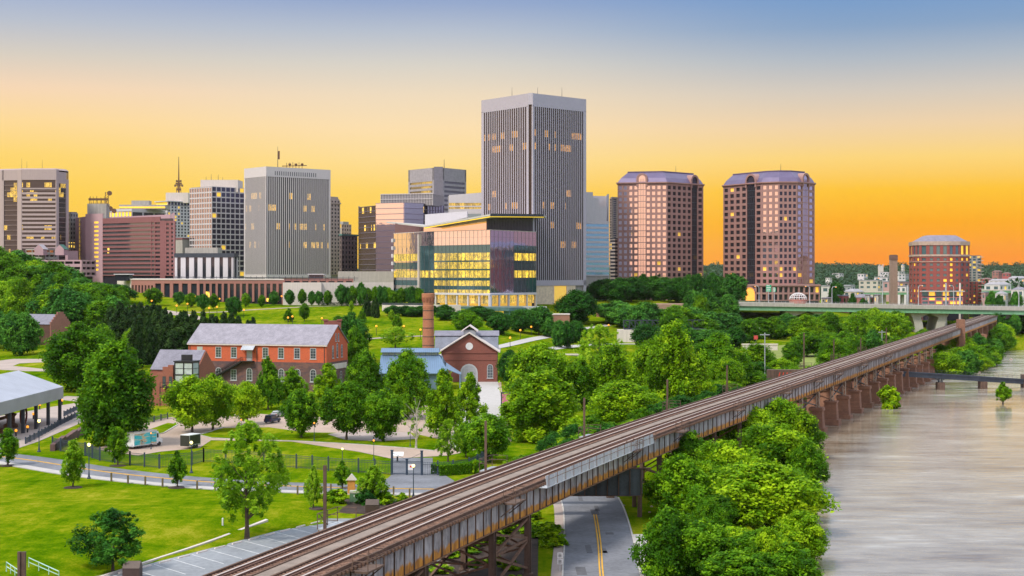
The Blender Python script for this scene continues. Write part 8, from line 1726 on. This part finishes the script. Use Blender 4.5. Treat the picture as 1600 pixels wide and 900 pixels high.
mb = MB(); c = G(348, 821); mb.lathe(c, [(.12, 0), (.12, .9), (.05, 1.0)], 8); o = mb.build('marker_post', M['white']); tag(o, 'short white plastic marker post on the lawn beside the tall loose tree', 'marker post')
# info panels, road signs
for px, by, lab in ((135 + 200, 690, ''),): pass
c = G(334, 671); k_ = thing('info_panel', 'slanted dark information panel on the island left of the small bright tree', 'information panel', c); mb = MB(); mb.bar(c, c + Vector((0, 0, 1.1)), .12); mb.build('leg', M['black'], k_); mb = MB(); mb.hexa([(c.x - .6, c.y - .4, c.z + 1.0), (c.x + .6, c.y - .4, c.z + 1.0), (c.x + .6, c.y + .4, c.z + 1.35), (c.x - .6, c.y + .4, c.z + 1.35), (c.x - .6, c.y - .4, c.z + 1.07), (c.x + .6, c.y - .4, c.z + 1.07), (c.x + .6, c.y + .4, c.z + 1.42), (c.x - .6, c.y + .4, c.z + 1.42)]); mb.build('panel', M['steel'], k_)
c = G(621, 722); k_ = thing('info_panel', 'slanted white information panel behind the iron gate', 'information panel', c); mb = MB(); mb.bar(c, c + Vector((0, 0, 1.2)), .3); mb.build('leg', M['black'], k_); mb = MB(); mb.hexa([(c.x - 1.1, c.y - .5, c.z + 1.1), (c.x + 1.1, c.y - .5, c.z + 1.1), (c.x + 1.1, c.y + .5, c.z + 1.7), (c.x - 1.1, c.y + .5, c.z + 1.7), (c.x - 1.1, c.y - .5, c.z + 1.2), (c.x + 1.1, c.y - .5, c.z + 1.2), (c.x + 1.1, c.y + .5, c.z + 1.8), (c.x - 1.1, c.y + .5, c.z + 1.8)]); mb.build('panel', M['white'], k_)
c = G(875, 893); k_ = thing('road_sign', 'pair of small white road signs on a post left of the street under the viaduct', 'road sign', c); mb = MB(); mb.bar(c, c + Vector((0, 0, 2.2)), .08); mb.build('post', M['metal_lt'], k_)
for z0 in (.85, 1.55): mb = MB(); mb.box(c.x - .3, c.x + .3, c.y - .1, c.y - .05, c.z + z0, c.z + z0 + .62); s_ = mb.build('panel', M['white'], k_); mb = MB(); [mb.box(c.x - .18, c.x + .18, c.y - .12, c.y - .102, c.z + z0 + .12 + q_ * .16, c.z + z0 + .19 + q_ * .16) for q_ in range(3)]; mb.build('lettering', M['black'], s_)
# truck with pink sign at yard entrance
c = G(793, 650); k_ = thing('entrance_sign', 'dark entrance frame with a rose coloured panel right of the grey yard', 'sign', c); mb = MB(); mb.box(c.x - 1.6, c.x - 1.3, c.y - .3, c.y + .3, 0, 5.6); mb.box(c.x + 1.3, c.x + 1.6, c.y - .3, c.y + .3, 0, 5.6); mb.box(c.x - 1.6, c.x + 1.6, c.y - .3, c.y + .3, 5.4, 5.7); mb.build('frame', M['steel'], k_); mb = MB(); mb.box(c.x - 1.3, c.x + 1.3, c.y - .35, c.y - .25, 3.2, 5.3); mb.build('panel', mk('rose_panel', (.55, .16, .25), .6), k_)
# park walls and truss footbridge on the right
Yt = 700; tb = thing('truss_footbridge', 'dark steel truss footbridge among the trees below the twin towers', 'footbridge', (xat(985, Yt), Yt, 2)); xa_, xb_ = xat(975, Yt), xat(1100, Yt + 10); zt_, zb_ = zat(501, Yt), zat(514, Yt); mb = MB()
for dy in (0, 4):
    mb.bar((xa_, Yt + dy, zt_), (xb_, Yt + dy + 10, zt_), .4); mb.bar((xa_, Yt + dy, zb_), (xb_, Yt + dy + 10, zb_), .5)
    n = 14
    for k in range(n):
        f0, f1 = k / n, (k + 1) / n; x0, x1 = xa_ + (xb_ - xa_) * f0, xa_ + (xb_ - xa_) * f1; mb.bar((x0, Yt + dy + 10 * f0, zb_), (x0, Yt + dy + 10 * f0, zt_), .25); mb.bar((x0, Yt + dy + 10 * f0, zt_), (x1, Yt + dy + 10 * f1, zb_), .2)
mb.build('truss', M['steel'], tb); mb = MB(); mb.box(xa_, xb_, Yt, Yt + 4, zb_ - .3, zb_ - .01); mb.build('deck', M['steel'], tb); mb = MB(); mb.box(xa_ - 3, xa_ + 6, Yt - 1, Yt + 5, -1, zb_ - .3); mb.build('abutment', M['conc_lt'], tb)
for px0, px1, y0, y1, Y, mat, lab in ((932, 968, 481, 497, 800, 'b', 'brick ramp wall with a pale sloping coping left of the rounded trees'), (1100, 1146, 475, 488, 845, 'b', 'orange brick wall joining the left end of the bridge'), (855, 890, 492, 510, 690, 'b', 'small orange lit brick hut beside the curving park path'), (1160, 1215, 539, 545, 650, 'c', 'broad pale steps at the top of the meadow'), (858, 905, 555, 562, 585, 'c', 'low white wall beside the park path, left of the loose topped tree')):
    x0, x1 = xat(px0, Y), xat(px1, Y); zb_ = T((x0 + x1) / 2, Y) - 2; r_ = thing('park_wall', lab, 'wall', (x0, Y, zb_)); mb = MB(); dy = 6 if lab[0] == 's' else 1.2
    sl_ = 2.2 if 'ramp' in lab else 0; mb.hexa([(x0, Y, zb_), (x1, Y, zb_), (x1, Y + dy, zb_), (x0, Y + dy, zb_), (x0, Y, zat(y0, Y)), (x1, Y, zat(y0, Y) - sl_), (x1, Y + dy, zat(y0, Y) - sl_), (x0, Y + dy, zat(y0, Y))]); mb.build('wall', brickmat('wall_brick', (.40, .20, .13), (.34, .16, .11), (.3, .22, .18)) if mat == 'b' else M['conc_lt'], r_)
    mb = MB(); mb.hexa([(x0 - .2, Y - .2, zat(y0, Y)), (x1 + .2, Y - .2, zat(y0, Y) - sl_), (x1 + .2, Y + dy + .2, zat(y0, Y) - sl_), (x0 - .2, Y + dy + .2, zat(y0, Y)), (x0 - .2, Y - .2, zat(y0, Y) + .5), (x1 + .2, Y - .2, zat(y0, Y) - sl_ + .5), (x1 + .2, Y + dy + .2, zat(y0, Y) - sl_ + .5), (x0 - .2, Y + dy + .2, zat(y0, Y) + .5)]); mb.build('coping', M['conc_lt'], r_)
c = G(1181, 531); mb = MB(); mb.bar(c, Vector((c.x, c.y, zat(506, c.y))), .5); mb.bar((c.x - 2, c.y, zat(513, c.y)), (c.x + 2, c.y, zat(513, c.y)), .5); o = mb.build('wooden_cross', M['conc_lt']); tag(o, 'tall pale cross standing on the green left of the meadow', 'cross')
c = G(1181, 545); k_ = thing('banner', 'small red and white banner post at the top left of the meadow', 'banner', c); mb = MB(); mb.bar(c, c + Vector((0, 0, 6)), .15); mb.build('post', M['steel'], k_); mb = MB(); mb.box(c.x - .9, c.x + .9, c.y - .1, c.y, c.z + 4.2, c.z + 6); mb.build('panel', mk('banner_red', (.55, .07, .06), .6), k_)
c = G(1387, 548); k_ = thing('banner', 'small yellow green banner post beside the viaduct before the bridge', 'banner', c); mb = MB(); mb.bar(c, c + Vector((0, 0, 8)), .15); mb.build('post', M['steel'], k_); mb = MB(); mb.box(c.x - .9, c.x + .9, c.y - .1, c.y, c.z + 5, c.z + 8); mb.build('panel', mk('banner_lime', (.45, .6, .05), .6), k_)
for px, top in ((1256, 520), ): pass
for px, by, ty, lb in ((1378, 560, 516, 'tall pale floodlight post left of the lime banner'), (1195, 600, 520, 'thin grey pole with cross arms at the left side of the meadow')):
    c = G(px, by); mb = MB(); mb.bar(c, Vector((c.x, c.y, zat(ty, c.y))), .25); mb.bar((c.x - 1.5, c.y, zat(ty + 3, c.y)), (c.x + 1.5, c.y, zat(ty + 3, c.y)), .25); o = mb.build('light_pole', M['metal_lt']); tag(o, lb, 'pole')
# containers and red boxes beside the tracks
c = Vector((xat(1222, 420), 420, 0)); k_ = thing('freight_container', 'dark container with red lettering beside the tracks right of the bright trees', 'container', c); mb = MB(); mb.box(c.x - 4, c.x + 6, c.y, c.y + 2.5, 3.8, 6.6); mb.box(c.x - 3.5, c.x + 5.5, c.y + .5, c.y + 2, -.3, 3.8); mb.build('body', M['rust_dk'], k_); mb = MB()
for q_ in range(6): mb.bar((c.x - 1 + q_ * 1.05, c.y - .03, 4.4), (c.x - .6 + q_ * 1.05, c.y - .03, 5.9), .28, .05)
mb.build('lettering', mk('red_letters', (.6, .06, .03), .6), k_)
# ------------------------------------------------------------------ the evening air
hm = bpy.data.materials.new('haze'); hm.use_nodes = True; nt = hm.node_tree; nt.nodes.clear(); ho = N(nt, 'ShaderNodeOutputMaterial'); hv = N(nt, 'ShaderNodeVolumePrincipled')
hv.inputs['Color'].default_value = (.95, .90, .88, 1); hv.inputs['Density'].default_value = 0.000013; hv.inputs['Anisotropy'].default_value = 0.0; nt.links.new(hv.outputs[0], ho.inputs['Volume'])
mb = MB(); mb.box(-6300, 6300, -3100, 6300, -16, 160); o = mb.build('haze', hm); o['kind'] = 'stuff'; o['label'] = 'thin pale evening haze lying over the whole valley and city'
